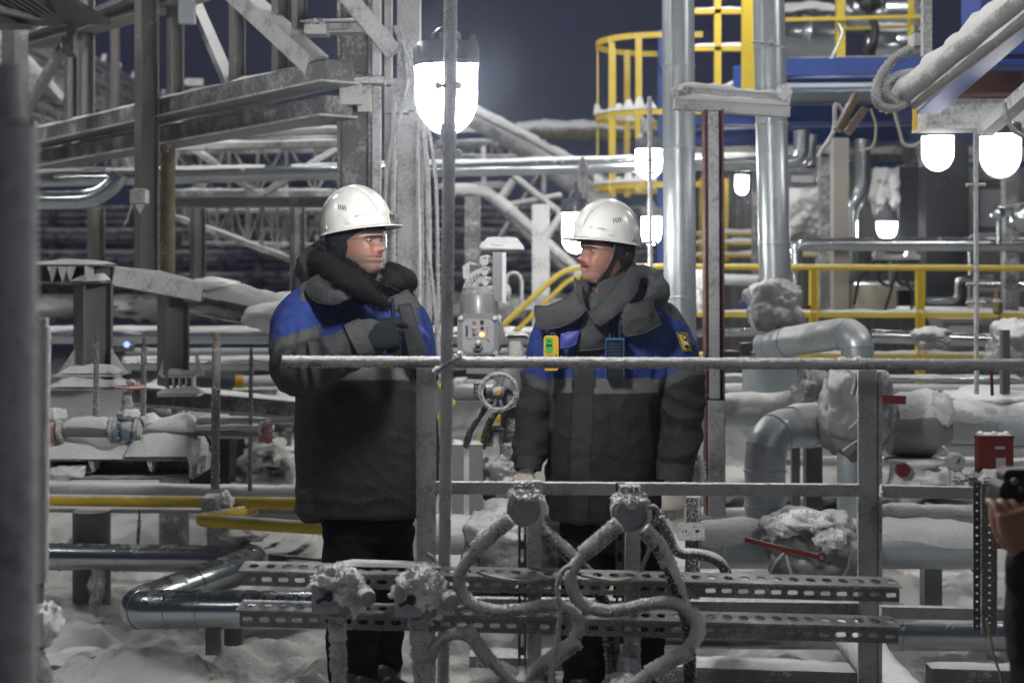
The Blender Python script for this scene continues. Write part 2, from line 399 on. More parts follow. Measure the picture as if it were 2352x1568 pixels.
def column(name, label, x0, x1, y0, y1, d, mat, depth=None, group=None, cat='column', kind='H', t=None, yaw=0.0):
    w_ = px(x1-x0, d); m = MB(); xc = (x0+x1)/2; A, B = P(xc, y1, d), P(xc, y0, d); dep = depth or w_
    upv = Vector((math.sin(yaw), math.cos(yaw), 0))
    if kind == 'H': m.hbeam(A, B, w_, dep, t or w_*.09, up=upv)
    elif kind == 'W': m.hbeam(A, B, dep, w_, t or w_*.09, up=Vector((math.cos(yaw), math.sin(yaw), 0)))
    elif kind == 'round': m.tube([A, B], w_/2, 28)
    else: m.bar(A, B, w_, dep, up=upv)
    return one(m, name, label, cat, [mat], group, smooth=40 if kind == 'round' else 0)
# ------------------------------------------------------------------ lamps
def lump(mb, c, rx, ry, rz, jit=.35, seed=0, crust=0, size=.006, n=26, m=0, ms=1, upper=-1.0):
    mb.ball(c, rx, ry, rz, n=n, jit=jit, seed=seed, m=m); c = Vector(c); k = 0
    while k < crust:
        v = Vector((R.gauss(0, 1), R.gauss(0, 1), R.gauss(0, 1))).normalized()
        if v.z < upper: continue
        q = 1+jit*noise.noise(v*2.2+Vector((seed, seed*.7, 0)))
        mb.spikes(c+Vector((v.x*rx, v.y*ry, v.z*rz))*q*.98, v, size*R.uniform(.5, 1.4), ms); k += 1

def slot_plate(mb, o, dx, dy, L, H, n, sw=.62, sh=.42, off_=0.0, th=.003, m=0):
    """plate with n slots; o corner, dx along, dy across"""
    dx, dy = dx.normalized(), dy.normalized(); nz = dx.cross(dy).normalized(); cw = L/n
    ca = math.atan2(H/2, cw/2)
    ang = sorted([ca, math.pi-ca, math.pi+ca, 2*math.pi-ca]+[k*math.pi/6 for k in range(12)])
    K = len(ang)
    for i in range(n):
        c = o+dx*(i+.5)*cw+dy*H/2; vs = []
        hx, hy = cw*sw/2, H*sh/2; rr = min(hx, hy)
        for side in (0, 1):
            for t in ang:
                u, v = math.cos(t), math.sin(t); k1 = min((cw/2)/max(1e-6, abs(u)), (H/2)/max(1e-6, abs(v)))
                vs.append(c+dx*u*k1+dy*v*k1-nz*th*side)
            for t in ang:
                u, v = math.cos(t), math.sin(t); sx = (hx-rr)*(1 if u > 0 else -1); vs.append(c+dx*(sx+rr*u+off_*cw)+dy*rr*v*(hy/rr)-nz*th*side)
        fs = []
        for j in range(K):
            k = (j+1) % K
            fs += [(j, k, K+k, K+j), (2*K+k, 2*K+j, 3*K+j, 3*K+k), (K+j, K+k, 3*K+k, 3*K+j), (k, j, 2*K+j, 2*K+k)]
        mb.add(vs, fs, m)
def conduit(label, pts, r, d, mat='conduit', coll=(), dens=1500, size=.006, ridg=True, snow=None, name='flexible_conduit', jit=0.0):
    path = spline(PP(pts, d), 10); rr = px(r, d); L = [0]
    for a, b_ in zip(path[:-1], path[1:]): L.append(L[-1]+(b_-a).length)
    if ridg:
        fine = []; step = .0055; tot = L[-1]; i = 0
        for k in range(int(tot/step)+1):
            q = k*step
            while i < len(L)-2 and L[i+1] < q: i += 1
            fine.append(path[i].lerp(path[i+1], (q-L[i])/max(1e-6, L[i+1]-L[i])))
        rs = [rr*(1.0 if k % 2 else .93) for k in range(len(fine))]
    else: fine, rs = path, rr
    root = empty(name, label, 'cable' if r < 8 else 'conduit', path[-1]-Vector((0, 0, rr)), None)
    m = MB(); m.tube(fine, rs, 14, jit=jit); m.frost_path(path, rr, dens, size, up=.5)
    m.build('sheath', [mat, 'frost'], root)
    for t, ln, k in coll:
        q = t*L[-1]
        for i in range(len(path)-1):
            if L[i] <= q <= L[i+1]:
                c = path[i]; dr = (path[i+1]-path[i]).normalized(); m = MB()
                m.lathe(c-dr*ln/2, [(rr*1.0, 0), (rr*k, ln*.05), (rr*k, ln*.3), (rr*k*.93, ln*.34), (rr*k*.93, ln*.62), (rr*k, ln*.66), (rr*k, ln*.95), (rr, ln)], dr, 14)
                m.frost_tube(c-dr*ln/2, c+dr*ln/2, rr*k, int(9000*ln), size); m.build('gland', ['conduit', 'frost'], root); break
    if snow:
        m = MB(); i0, i1 = int(len(path)*snow[0]), int(len(path)*snow[1])
        sd = Vector(snow[2]); m.tube([p+sd*rr*.55 for p in path[i0:i1]], [rr*(.5+.45*math.sin(math.pi*k/(i1-i0-1)))for k in range(i1-i0)], 12, jit=.10, m=0)
        m.frost_path([p+sd*rr*.55 for p in path[i0:i1]], rr*.9, 1800, .008, m=0); m.build('snow_layer', 'frost', root)
    return root
def lamp(label, x, ytop, ybot, wpx, d, strength, cap_h=None, stem=None, cage=True, tilt=None, group='white explosion-proof lamps'):
    """globe from ytop to ybot, globe width wpx (photo units)"""
    r = px(wpx/2, d); c = P(x, ytop, d); H = px(ybot-ytop, d)
    root = empty('industrial_lamp', label, 'lamp', c-Vector((0, 0, H)), group)
    g = MB(); n = 10; prof = [(r*1.0, 0), (r*1.0, -H+r*1.15)]
    for i in range(1, n): a = i/n*math.pi/2; prof.append((r*math.cos(a), -H+r*1.15-r*1.15*math.sin(a)))
    prof.append((r*.02, -H)); g.lathe(c, prof[::-1], (0, 0, 1), 24)
    g.build('glass_globe', globe_mat('lit_globe', strength), root)
    ch = px(cap_h or wpx*.42, d); q = MB()
    q.lathe(c, [(r*1.08, -ch*.10), (r*1.09, 0), (r*1.08, ch*.12), (r*1.04, ch*.16), (r*1.05, ch*.75), (r*.98, ch*.95), (r*.5, ch*1.02), (r*.48, ch*1.35), (r*.3, ch*1.6), (r*.12, ch*1.7), (r*.12, ch*2.3)], (0, 0, 1), 28)
    for k in range(10):
        a = k*math.pi/5; q.box(c+Vector((math.cos(a)*r*1.05, math.sin(a)*r*1.05, ch*.45)), r*.05, r*.05, ch*.6, rot=Matrix.Rotation(a, 3, 'Z'))
    q.build('housing', 'lampcap', root)
    if cage:
        k_ = MB()
        for i in range(4):
            a = math.pi/4*i+.35; pts = []
            for t in range(-10, 11):
                u = t/10*math.pi/2; pts.append(c+Vector((math.cos(a)*math.sin(u)*r*1.06, math.sin(a)*math.sin(u)*r*1.06, -H+r*1.15-r*1.22*math.cos(u))))
            pts = [Vector((pts[0].x, pts[0].y, c.z))]+pts+[Vector((pts[-1].x, pts[-1].y, c.z))]
            k_.tube(pts, r*.03, 6)
        k_.build('wire_cage', 'lampcap', root)
    if stem:
        s = MB(); s.tube(PP(stem, d), r*.10, 10); s.build('hanging_stem', 'steel', root)
    return root

G = 260
L0 = lamp('large glowing caged lamp hanging behind the frosted pole', 1025, 150, 304, 140, 4.35, G*.90, cap_h=52, stem=[(1025, 30), (1025, -160)])
b = MB(); c0 = P(1086, 80, 4.27)
b.poly(c0-Vector((0, .006, 0)), c0+Vector((0, .006, 0)), [(-px(13, 4.3), -px(66, 4.3)), (px(13, 4.3), -px(66, 4.3)), (px(11, 4.3), -px(20, 4.3)), (px(4, 4.3), 0), (-px(4, 4.3), 0), (-px(11, 4.3), -px(20, 4.3))], up=Vector((0, 0, 1)))
b.build('mounting_ear', 'lampcap', L0)
lamp('glowing lamp behind a thin vertical tube beside the left insulated riser', 1490, 342, 411, 60, 8.6, G*.22, stem=[(1490, 300), (1490, 300)], cage=False)
lamp('glowing lamp hanging on a frosted cable behind the right helmet', 1322, 487, 582, 62, 7.4, G*.22, cap_h=30, cage=False)
lamp('lower glowing lamp just right of the right helmet', 1496, 497, 562, 44, 9.6, G*.25, cap_h=22, cage=False)
lamp('small glowing lamp between the red steel post and the right riser', 1704, 404, 446, 28, 13.0, G*.4, cap_h=12, cage=False)
lamp('glowing lamp under the grey box beam, left of the pair', 2154, 312, 393, 71, 7.2, G*.06, cap_h=24, cage=False)
lamp('biggest of the two glowing lamps under the grey box beam', 2298, 308, 408, 88, 6.2, G*.06, cap_h=26, cage=True)
lamp('small glowing lamp in front of the dark cladding panels', 2037, 508, 549, 44, 10.5, G*.25, cap_h=24, cage=False)
b = MB(); b.tube(spline(PP([(1334, 450), (1330, 420), (1334, 385), (1338, 365), (1345, 385), (1346, 430), (1338, 452)], 7.4)), px(5, 7.4), 8)
one(b, 'lamp_cable', 'frosted cable loop holding the lamp behind the right helmet', 'cable', ['steel_w'])
# unseen lamps added outside the picture to fill light on foreground and background
off = [((-1.9, 2.4, 3.4), .10, 32, 'added fill lamp above the walkway, left of the photographer'),
       ((1.6, 2.4, 3.6), .10, 36, 'added fill lamp above the walkway, right of the photographer'),
       ((-3.6, 5.4, 3.9), .10, 90, 'added fill lamp above the left steel frame'),
       ((-5.8, 9.0, 5.6), .14, 200, 'added fill lamp high over the far left pipe rack'),
       ((-6.2, 13.0, 7.4), .16, 330, 'added fill lamp at the start of the far pipe rack'),
       ((-1.2, 8.6, 4.6), .12, 130, 'added fill lamp above the main column'),
       ((3.9, 5.6, 4.2), .12, 110, 'added fill lamp above the right insulated pipes'),
       ((1.2, 8.4, 4.4), .12, 150, 'added fill lamp over the yellow stair landing'),
       ((5.5, 11.5, 5.8), .14, 190, 'added fill lamp above the blue platform')]
for loc, r_, s_, lb in off:
    x_ = loc[0]*F/loc[1]+CX; y_ = (CZ-loc[2])*F/loc[1]+HY; k = F/loc[1]
    lamp(lb, x_, y_, y_+r_*3.0*k, r_*2*k, loc[1], s_, cage=False)

# ------------------------------------------------------------------ snow ground
def ground():
    def axis(lo, a, b, hi, fine, growth=1.25):
        v = list(np.arange(a, b, fine)); s = fine; x = b
        while x < hi: v.append(x); s *= growth; x += s
        v.append(hi); s = fine; x = a-fine
        while x > lo: v.insert(0, x); s *= growth; x -= s
        v.insert(0, lo); return v
    xs = axis(-120, -2.6, 3.0, 120, .032); ys = axis(-3, 4.6, 8.0, 160, .032)
    b = MB(); vs = []; rp = random.Random(11); prints = [(rp.uniform(-2.8, 2.8), rp.uniform(5.0, 7.6), rp.uniform(-.8, .8)) for _ in range(110)]
    for y in ys:
        for x in xs:
            p = Vector((x, y, 0)); z = -.03+.10*noise.noise(p*.9+Vector((3, 1, 0)))+.07*noise.noise(p*2.7)+.042*noise.noise(p*6.5)+.030*noise.noise(p*17)
            z += .10*max(0, noise.noise(p*1.5+Vector((9, 4, 2))))
            if 3.5 < y < 9 and abs(x) < 3:
                z += .045*(1-abs(noise.noise(p*3.1+Vector((5, 5, 0))))*3)*max(0, .5+noise.noise(p*1.1))+.014*noise.noise(p*30)
                for fx, fy, fa in prints:
                    dx, dy = (x-fx)*math.cos(fa)+(y-fy)*math.sin(fa), -(x-fx)*math.sin(fa)+(y-fy)*math.cos(fa)
                    if abs(dx) < .2 and abs(dy) < .1: z -= .055*math.exp(-(dx/.13)**4-(dy/.055)**4)
            if y > 11: z += .25*max(0, noise.noise(p*.5))
            if y > 30: z = 0
            vs.append((x, y, z))
    n = len(xs)
    b.add(vs, [(j*n+i, j*n+i+1, (j+1)*n+i+1, (j+1)*n+i) for j in range(len(ys)-1) for i in range(n-1)])
    structure(b, 'ground', 'ground', 80)
ground()

# ------------------------------------------------------------------ left steelwork
def dt(x): return 1/(.101+(x-90)*7.94e-5)
root = empty('steel_truss', 'big grey steel truss with two sloping chords at the upper left', 'truss', P(800, 250, 6.3))
def bit(name, a, b_, h, wd, mat, kind='H', snow=0, up=None, par=None, t=None):
    A, B = P(*a), P(*b_); hh = px(h, (a[2]+b_[2])/2); m = MB()
    if kind == 'H': m.hbeam(A, B, wd, hh, t or hh*.12, up=up)
    elif kind == 'T': m.tube([A, B], hh/2, 12)
    else: m.bar(A, B, wd, hh, up=up)
    o = m.build(name, mat, par or root, smooth=40 if kind == 'T' else 0)
    if snow:
        c = MB(); q = Vector((0, 0, hh/2)); c.snowstrip(A+q, B+q, wd*1.02, px(snow, (a[2]+b_[2])/2)); c.build('snow_layer', 'snow', o) if False else c.build('snow_layer', 'snow', par or root)
    return o
bit('chord', (60, 322, 10.05), (782, 163, 6.38), 34, .14, 'steel', 'B', snow=7)
bit('chord_flange', (60, 340, 10.05), (782, 188, 6.38), 4, .20, 'steel_w', 'B')
bit('chord', (60, 374, 10.25), (778, 242, 6.55), 33, .14, 'steel', 'B', snow=8)
bit('chord_flange', (60, 392, 10.25), (778, 266, 6.55), 4, .20, 'steel_w', 'B')
bit('chord', (66, 98, dt(66)), (395, 2, dt(395)), 30, .16, 'steel_b', snow=7)
bit('chord', (395, 2, dt(395)), (520, -40, dt(520)), 30, .16, 'steel_b')
for x0, x1, y0, y1 in ((148, 179, 100, 300), (180, 217, -30, 285), (384, 422, -30, 238), (527, 563, -30, 205), (625, 663, -30, 172), (671, 705, -30, 66)):
    d = dt((x0+x1)/2)+.05; w_ = px(x1-x0, d); m = MB()
    m.hbeam(P((x0+x1)/2, y1, d), P((x0+x1)/2, y0, d), w_*.8, w_*.8, w_*.10, up=Vector((math.sin(.95), math.cos(.95), 0)))
    m.build('post', 'steel_b', root, smooth=0)
bit('brace', (438, -15, 8.1), (532, 202, 7.3), 20, .06, 'steel', 'B')
bit('brace', (535, -25, 7.3), (728, 150, 6.5), 44, .10, 'steel_w', 'B', up=Vector((0, 0, 1)))
bit('brace', (783, -25, 6.4), (905, 122, 6.4), 40, .10, 'steel_w', 'B', up=Vector((0, 0, 1)))
bit('brace', (50, 270, 10.0), (148, 106, 9.6), 17, .06, 'steel', 'B')
bit('strut', (700, 65, 6.6), (848, 63, 6.5), 27, .10, 'steel_w', 'H', snow=5)
m = MB(); m.box(P(728, 72, 6.5), px(50, 6.5), .12, px(22, 6.5)); lump(m, P(728, 56, 6.5), px(24, 6.5), .06, px(11, 6.5), .5, 3, 150, .01, m=0)
m.build('gusset', ['steel_w', 'frost'], root, smooth=0)
m = MB(); m.box(P(430, 25, 7.5), px(36, 7.5), .05, px(60, 7.5)); m.build('perforated_cleat', 'galv_f', root, smooth=0)
# platform at the top left corner
root = empty('grating_platform', 'dark grating platform in the top left corner', 'platform', P(60, 60, 6.0))
m = MB(); A, B = P(-90, -20, 5.2), P(160, 58, 7.4)
for k in range(9):
    o = Vector((.0, -.55+.0, 0)); m.bar(P(-120+k*20, -40, 5.4), P(60+k*13, 50, 7.6), .02, .05)
m.box(P(-130, 5, 6.2)+Vector((0, 0, .05)), 1.0, 1.6, .02); m.build('grating', 'panel', root, smooth=0)
bit('edge_beam', (-30, 8, 6.0), (165, 52, 7.6), 24, .05, 'steel_w', 'H')
bit('cross_beam', (160, 52, 7.6), (330, -20, 6.4), 12, .04, 'steel', 'B')
bit('edge_beam', (-20, 62, 6.6), (60, 62, 7.0), 14, .05, 'steel_b', 'B')
m = MB(); slot_h = 0
m.box(P(165, 75, 7.2), px(18, 7.2), .05, px(110, 7.2)); m.box(P(160, 105, 7.15), px(26, 7.2), .06, px(40, 7.2)); m.build('hanger', 'dark', root, smooth=0)
column('steel_column', 'short grey column under the corner platform', 14, 55, 64, 620, 8.8, 'steel_b', kind='B', yaw=.5)

# columns
def yawcol(label, x0, x1, y0, y1, d, mat='steel_b', base=None, name='steel_column', yaw=.95):
    w_ = px(x1-x0, d)*.82; root = empty(name, label, 'column', P((x0+x1)/2, y1, d)); m = MB()
    m.hbeam(P((x0+x1)/2, y1, d), P((x0+x1)/2, y0, d), w_, w_, w_*.08, up=Vector((math.sin(yaw), math.cos(yaw), 0))); m.build('shaft', mat, root, smooth=0)
    if base:
        bx0, bx1, by0, by1 = base; bw = px(bx1-bx0, d); xc = (bx0+bx1)/2; m = MB()
        for y in (by0, by1): m.box(P(xc, y, d), bw*(1 if y == by0 else 1.25), bw*.9, px(5, d))
        for k in range(5):
            x = bx0+(bx1-bx0)*(k+.5)/5; m.box(P(x, (by0+by1)/2, d-bw*.2), px(4, d), bw*.4, px(by1-by0, d))
        m.build('base_plate', 'steel_w', root, smooth=0)
        hgt = px(55, d)
        for s in (-1, 1):
            m = MB(); c = P(xc+s*(x1-x0)*.5, by0, d-.05); e = Vector((s*bw*.26, 0, 0))
            m.add([c, c+e, c+Vector((0, 0, hgt)), c+Vector((0, .02, 0)), c+e+Vector((0, .02, 0)), c+Vector((0, .02, hgt))], [(0, 1, 2), (5, 4, 3), (0, 3, 4, 1), (1, 4, 5, 2), (2, 5, 3, 0)])
            m.build('gusset', 'steel_w', root, smooth=0)
        m = MB(); m.snowstrip(P(bx0+4, by0-2, d-bw*.25), P(bx1-4, by0-2, d-bw*.25), bw*.4, px(16, d), seed=3); m.snowstrip(P(bx0-14, by1-2, d-bw*.3), P(bx1+14, by1-2, d-bw*.3), bw*.5, px(16, d), seed=5)
        m.build('snow_layer', 'snow', root)
    return root
yawcol('tall grey column crossing both truss chords, left of the mossy lagged pipe', 311, 363, -20, 636, 7.9)
yawcol('short thick column under the snowy plate girder, snow on its gussets', 172, 256, 650, 865, 6.9, base=(140, 285, 858, 888))
yawcol('short thick column under the snow-laden box girder', 364, 432, 672, 885, 7.3, base=(378, 452, 862, 905))
yawcol('dark column behind the left end of the plate girder', 202, 240, 478, 610, 9.4)
yawcol('column right of the mossy lagged pipe', 438, 471, 478, 645, 9.4)
yawcol('grey column standing behind the back of the left helmet', 667, 700, 478, 680, 9.6, 'steel')
root = empty('steel_column', 'wide grooved main column behind the left helmet', 'column', P(828, 1300, 6.8))
m = MB(); m.hbeam(P(818, 1400, 6.8), P(818, -40, 6.8), .17, px(78, 6.8), .015, up=Vector((1, 0, 0))); m.build('shaft', 'steel', root, smooth=0)
m = MB(); m.box(P(866, 680, 6.74), px(18, 6.8), .06, px(1440, 6.8)); m.build('edge_channel', 'steel_w', root, smooth=0)
m = MB(); m.box(P(808, 212, 6.6), px(50, 6.6), .10, px(62, 6.6)); m.box(P(838, 222, 6.62), px(30, 6.6), .06, px(72, 6.6)); m.box(P(834, 188, 6.6), px(100, 6.6), .12, px(14, 6.6)); lump(m, P(840, 182, 6.6), px(50, 6.6), .06, px(8, 6.6), .5, 4, 200, .01)
m.build('beam_bracket', ['steel_w', 'frost'], root, smooth=0)
column('steel_column', 'pale box column between the main column and the big lamp', 914, 966, -40, 1400, 7.6, 'steel_w', depth=.1, kind='B')
column('steel_column', 'narrow pale column just right of the main column', 884, 901, -40, 1400, 7.3, 'steel_w', depth=.05, kind='B')
m = MB(); m.box(P(925, 225, 7.1), px(52, 7.1), .08, px(60, 7.1)); m.box(P(915, 190, 7.1), px(60, 7.1), .1, px(14, 7.1)); lump(m, P(935, 120, 7.1), px(16, 7.1), .05, px(35, 7.1), .5, 2, 200, .01)
m.box(P(912, 258, 7.1), px(52, 7.1), .1, px(7, 7.1)); one(m, 'cable_bracket', 'frosted bracket joining the two pale columns left of the big lamp', 'bracket', ['steel_w', 'frost'], smooth=0)
for i, (lb, pts, r, d) in enumerate((
    ('frosted cable bowing from the truss down to the left helmet', [(905, 60), (913, 79), (931, 130), (935, 205), (915, 278), (895, 351), (884, 459), (880, 640)], 5, 6.9),
    ('straight frosted cable running down behind the left peak', [(905, 235), (903, 640)], 6, 6.9),
    ('thin frosted cable along the right edge of the pale box column', [(958, 280), (963, 780)], 4, 7.0),
    ('second thin frosted cable beside the pale box column', [(968, 300), (973, 860)], 3.5, 6.9),
    ('thickest frosted cable hanging left of the frosted pole', [(972, 270), (984, 500), (984, 960)], 7, 6.6),
    ('slack frosted cable leaning against the frosted pole', [(984, 290), (1001, 420), (1006, 640), (1008, 860)], 4, 6.7),
    ('slanting frosted cable under the slack one, left of the pole', [(982, 560), (998, 700), (1012, 880)], 4, 6.5),
    ('cable dropping from the top of the truss to the bracket', [(918, 60), (926, 110), (945, 150), (952, 215)], 4, 6.9))):
    m = MB(); w_ = spline(PP(pts, d), 6); m.tube(w_, px(r, d), 10, jit=.05); m.frost_path(w_, px(r, d), 160, .012)
    one(m, 'hanging_cable', lb, 'cable', ['steel_w', 'frost'], 'frosted cables hanging behind the pole')
m = MB(); lump(m, P(895, 493, 6.8), px(14, 6.8), .05, px(12, 6.8), .4, 2, 100, .01); m.box(P(903, 508, 6.8), px(30, 6.8), .06, px(18, 6.8))
one(m, 'cable_clamp', 'grey clamp on the cables just right of the left helmet', 'clamp', ['steel', 'frost'], smooth=0)

# long galvanised pipes
pipe('insulated_pipe', 'long galvanised pipe crossing high behind both men', [(60, 412), (640, 398), (1841, 369), (1841, 300)], 18.5, 9.2, 'galv', seams=(.06, .21, .35, .49, .62, .74, .87), group=None, snow=3, arc=.8)
pipe('insulated_pipe', 'galvanised pipe with an upturned elbow at the far left', [(50, 460), (212, 458), (262, 424), (275, 400)], 21, 8.6, 'galv', seams=(.2, .52, .7, .85))
pipe('insulated_pipe', 'galvanised pipe behind the thick left column, level with his arm', [(80, 770), (1260, 772)], 19, 10.2, 'galv', seams=(.1, .35, .6, .8), snow=3)
pipe('insulated_pipe', 'galvanised pipe just below the one at arm level', [(285, 835), (1260, 834)], 15, 9.9, 'galv', seams=(.2, .6), snow=3)
pipe('insulated_pipe', 'thin galvanised pipe between the two pipes at arm level', [(290, 806), (1260, 806)], 7, 10.5, 'galv_f')
pipe('lagged_pipe', 'vertical pipe in mossy yellow-brown lagging', [(386, 320), (384, 640)], 17, 8.1, 'lagging', n=18, frost=300)
wt = pipe('white_tube', 'frosted white tube with an orange end cap', [(556, 876), (720, 872)], 13, 9.0, 'steel_w')
m = MB(); a = P(553, 876, 9.0); m.lathe(a, [(px(15, 9), -.03), (px(15, 9), .02)], (1, 0, 0), 14); m.build('end_cap', 'strap', wt)

beam('steel_beam', 'dark horizontal beam behind the lagged pipe', (357, 467, 9.0), (795, 464, 9.0), 24, .15, 'steel_b')
root = empty('plate_girder', 'snow-topped plate girder at the far left above the thick column', 'girder', P(160, 650, 6.9))
m = MB(); m.hbeam(P(60, 629, 6.9), P(252, 629, 6.9), .30, px(43, 6.9), .008); m.build('girder_body', 'steel_b', root, smooth=0)
m = MB()
for x in (108, 132, 150):
    c = P(x, 612, 6.74); m.add([c, c+Vector((.045, 0, 0)), c+Vector((.022, 0, -.075)), c+Vector((0, .02, 0)), c+Vector((.045, .02, 0)), c+Vector((.022, .02, -.075))], [(0, 2, 1), (3, 4, 5), (0, 1, 4, 3), (1, 2, 5, 4), (2, 0, 3, 5)])
m.box(P(205, 629, 6.78), .01, .12, px(36, 6.9)); m.build('stiffener', 'steel_w', root, smooth=0)
m = MB(); m.snowstrip(P(60, 608, 6.9), P(254, 608, 6.9), .28, px(10, 6.9), seed=2); m.snowstrip(P(170, 646, 6.78), P(250, 646, 6.78), .12, px(14, 6.9), seed=8); m.build('snow_layer', 'snow', root)
beam('box_beam', 'sloping frosted beam running right from the snowy plate girder', (250, 634, 6.95), (452, 672, 7.2), 40, .14, 'steel_w', kind='B', snow=9)
root = empty('snowy_girder', 'snow-laden girder sloping down behind the left shoulder', 'girder', P(560, 740, 7.4))
m = MB(); m.hbeam(P(430, 690, 7.5), P(700, 745, 7.3), .22, px(46, 7.4), .01); m.box(P(447, 672, 7.3), px(30, 7.3), .2, px(40, 7.3)); m.build('girder_body', 'steel_w', root, smooth=0)
m = MB(); m.snowstrip(P(428, 668, 7.5), P(704, 722, 7.3), .26, px(30, 7.4), seed=12); lump(m, P(486, 652, 7.4), px(52, 7.4), .14, px(15, 7.4), .25, 5); lump(m, P(640, 728, 7.2), px(80, 7.4), .2, px(34, 7.4), .2, 8)
m.build('snow_layer', 'snow', root)
m = MB(); m.box(P(536, 668, 7.5), px(24, 7.5), .1, px(44, 7.5)); m.box(P(490, 664, 7.5), px(90, 7.5), .12, px(12, 7.5)); one(m, 'snowy_bracket', 'small bracket box under a snow pillow behind the girder', 'bracket', 'steel_w', smooth=0)
m = MB(); m.box(P(320, 452, 7.75), px(36, 7.8), .08, px(30, 7.8)); lump(m, P(320, 437, 7.75), px(18, 7.8), .04, px(4, 7.8), .3, 2)
m.add([P(308, 468, 7.7), P(334, 468, 7.7), P(322, 492, 7.7), P(308, 468, 7.75), P(334, 468, 7.75), P(322, 492, 7.75)], [(0, 2, 1), (3, 4, 5), (0, 1, 4, 3), (1, 2, 5, 4), (2, 0, 3, 5)])
one(m, 'junction_box', 'small frosted box fixed on the tall grey column', 'junction box', ['steel_w', 'frost'], smooth=0)
rod('loose_wire', 'loose wire dangling beside the small frosted box', [(305, 440), (303, 470), (294, 500), (284, 521)], 2, 7.7, 'steel_w', 'wire')

# lattice girders
def lattice(label, x0, x1, yt0, yt1, yb0, yb1, d, n, r=5, mat='steel', w_=0.25, seed=0, d2=None, snow=0):
    d2 = d2 or d; root = empty('lattice_girder', label, 'girder', P((x0+x1)/2, max(yb0, yb1), d), 'frosted lattice girders'); rn = random.Random(seed)
    f = lambda t: (x0+(x1-x0)*t, d+(d2-d)*t)
    for k, (ya, yb) in enumerate(((yt0, yt1), (yb0, yb1))):
        m = MB(); A, B = P(x0, ya, d), P(x1, yb, d2); m.bar(A, B, .12, px(r*2.6, d))
        m.snowstrip(A+Vector((0, 0, px(r*1.3, d))), B+Vector((0, 0, px(r*1.3, d2))), .12, px(r, d), m=1)
        m.build('chord', [mat, 'snow'], root, smooth=0)
    def web(a, b_, s_): m = MB(); m.bar(a, b_, px(s_, d), px(s_, d)); m.build('web_member', mat, root, smooth=0)
    for i in range(n):
        t, u = i/n, (i+1)/n; a, da = f(t); c, dc = f(u)
        ta, tb = yt0+(yt1-yt0)*t, yt0+(yt1-yt0)*u; ba, bb = yb0+(yb1-yb0)*t, yb0+(yb1-yb0)*u
        web(P(a, ta, da), P(a, ba, da), r*1.3); web(P(a, ba if i % 2 else ta, da), P(c, tb if i % 2 else bb, dc), r)
        if rn.random() < .5: web(P(a, ta, da+.3), P(c, bb, dc+.3), r)
lattice('frosted lattice girder behind the lagged pipe, above the dark beam', 395, 790, 330, 322, 446, 446, 11.5, 6, 5.5, 'steel', seed=1)
lattice('second lattice girder further behind, above the high pipe', 370, 790, 292, 270, 352, 345, 13.5, 10, 4, 'steel', seed=2)
lattice('descending lattice girder left of the left helmet', 395, 672, 470, 470, 497, 598, 10.8, 8, 4.2, 'steel', seed=3)
lattice('far lattice girder seen through the descending one', 420, 780, 486, 486, 560, 566, 14, 14, 3, 'steel', seed=6)
lattice('lattice girder right of the frosted cables', 1000, 1215, 330, 330, 362, 365, 14, 5, 4, 'steel', seed=4)
lattice('blurred lattice girder low behind the lattice of cables', 90, 360, 340, 352, 392, 396, 13, 7, 4, 'steel', seed=5)

# far pipe rack running away at the upper left
root = empty('pipe_rack', 'long frosted pipe rack running away at the upper left', 'pipe rack', P(200, 620, 16))
vx, vy = 1075, 620
for k, y0 in enumerate((55, 72, 92, 112, 131, 150, 172, 190, 214, 238, 262)):
    m = MB(); d0 = 14.0; pts = []
    for t in (-.06, .1, .25, .4, .55, .7): pts.append(P(55+(vx-55)*t, y0+(vy-y0)*t, d0/(1-t)))
    rr = .055 if k % 3 else .09
    rr *= .62; m.tube(pts, rr, 8)
    for a, b_ in zip(pts[:-1], pts[1:]): m.snowcap(a, b_, rr, 1.0, .02, m=1, seg=12, n=5)
    m.build('rack_pipe', ['steel_w' if k % 2 else 'galv_f', 'snow'], root)
for t in [i*.035 for i in range(0, 20)]:
    m = MB(); d = 14/(1-t); x = 55+(vx-55)*t
    ya, yb = 48+(vy-48)*t, 275+(vy-275)*t
    m.bar(P(x, ya, d), P(x, yb+30, d), .08, .08); m.bar(P(x-30*(1-t), yb, d), P(x+60*(1-t), yb, d+1.5), .06, .06); m.bar(P(x-20*(1-t), (ya+yb)/2, d), P(x+60*(1-t), (ya+yb)/2-6, d+1.5), .06, .06)
    m.bar(P(x, ya, d), P(x+75*(1-t), yb, d+1), .05, .05); m.bar(P(x, yb, d), P(x+50*(1-t), ya, d+1), .05, .05); m.bar(P(x-20*(1-t), ya+(yb-ya)*.25, d), P(x+70*(1-t), ya+(yb-ya)*.22, d+1.5), .07, .07)
    lump(m, P(x+10, ya+(yb-ya)*.6, d-.2), .22, .2, .14, .5, t*99, n=8)
    m.build('rack_frame', 'steel_w', root, smooth=0)
column('far_mast', 'dark round mast wrapped by a thin cable behind the truss', 254, 275, -20, 400, 12, 'steel_b', kind='round', cat='mast')
root = empty('far_post', 'far frosted post with four stub arms against the sky', 'post', P(405, 400, 16))
m = MB(); m.bar(P(402, 420, 16), P(402, 182, 16), .05, .05); m.build('upright', 'steel_w', root, smooth=0)
m = MB()
for y in (188, 226): m.bar(P(400, y, 16), P(428, y, 16), .05, .05); m.bar(P(467, y+2, 16), P(428, y+1, 16), .06, .08)
m.build('stub_arm', 'steel_w', root, smooth=0)

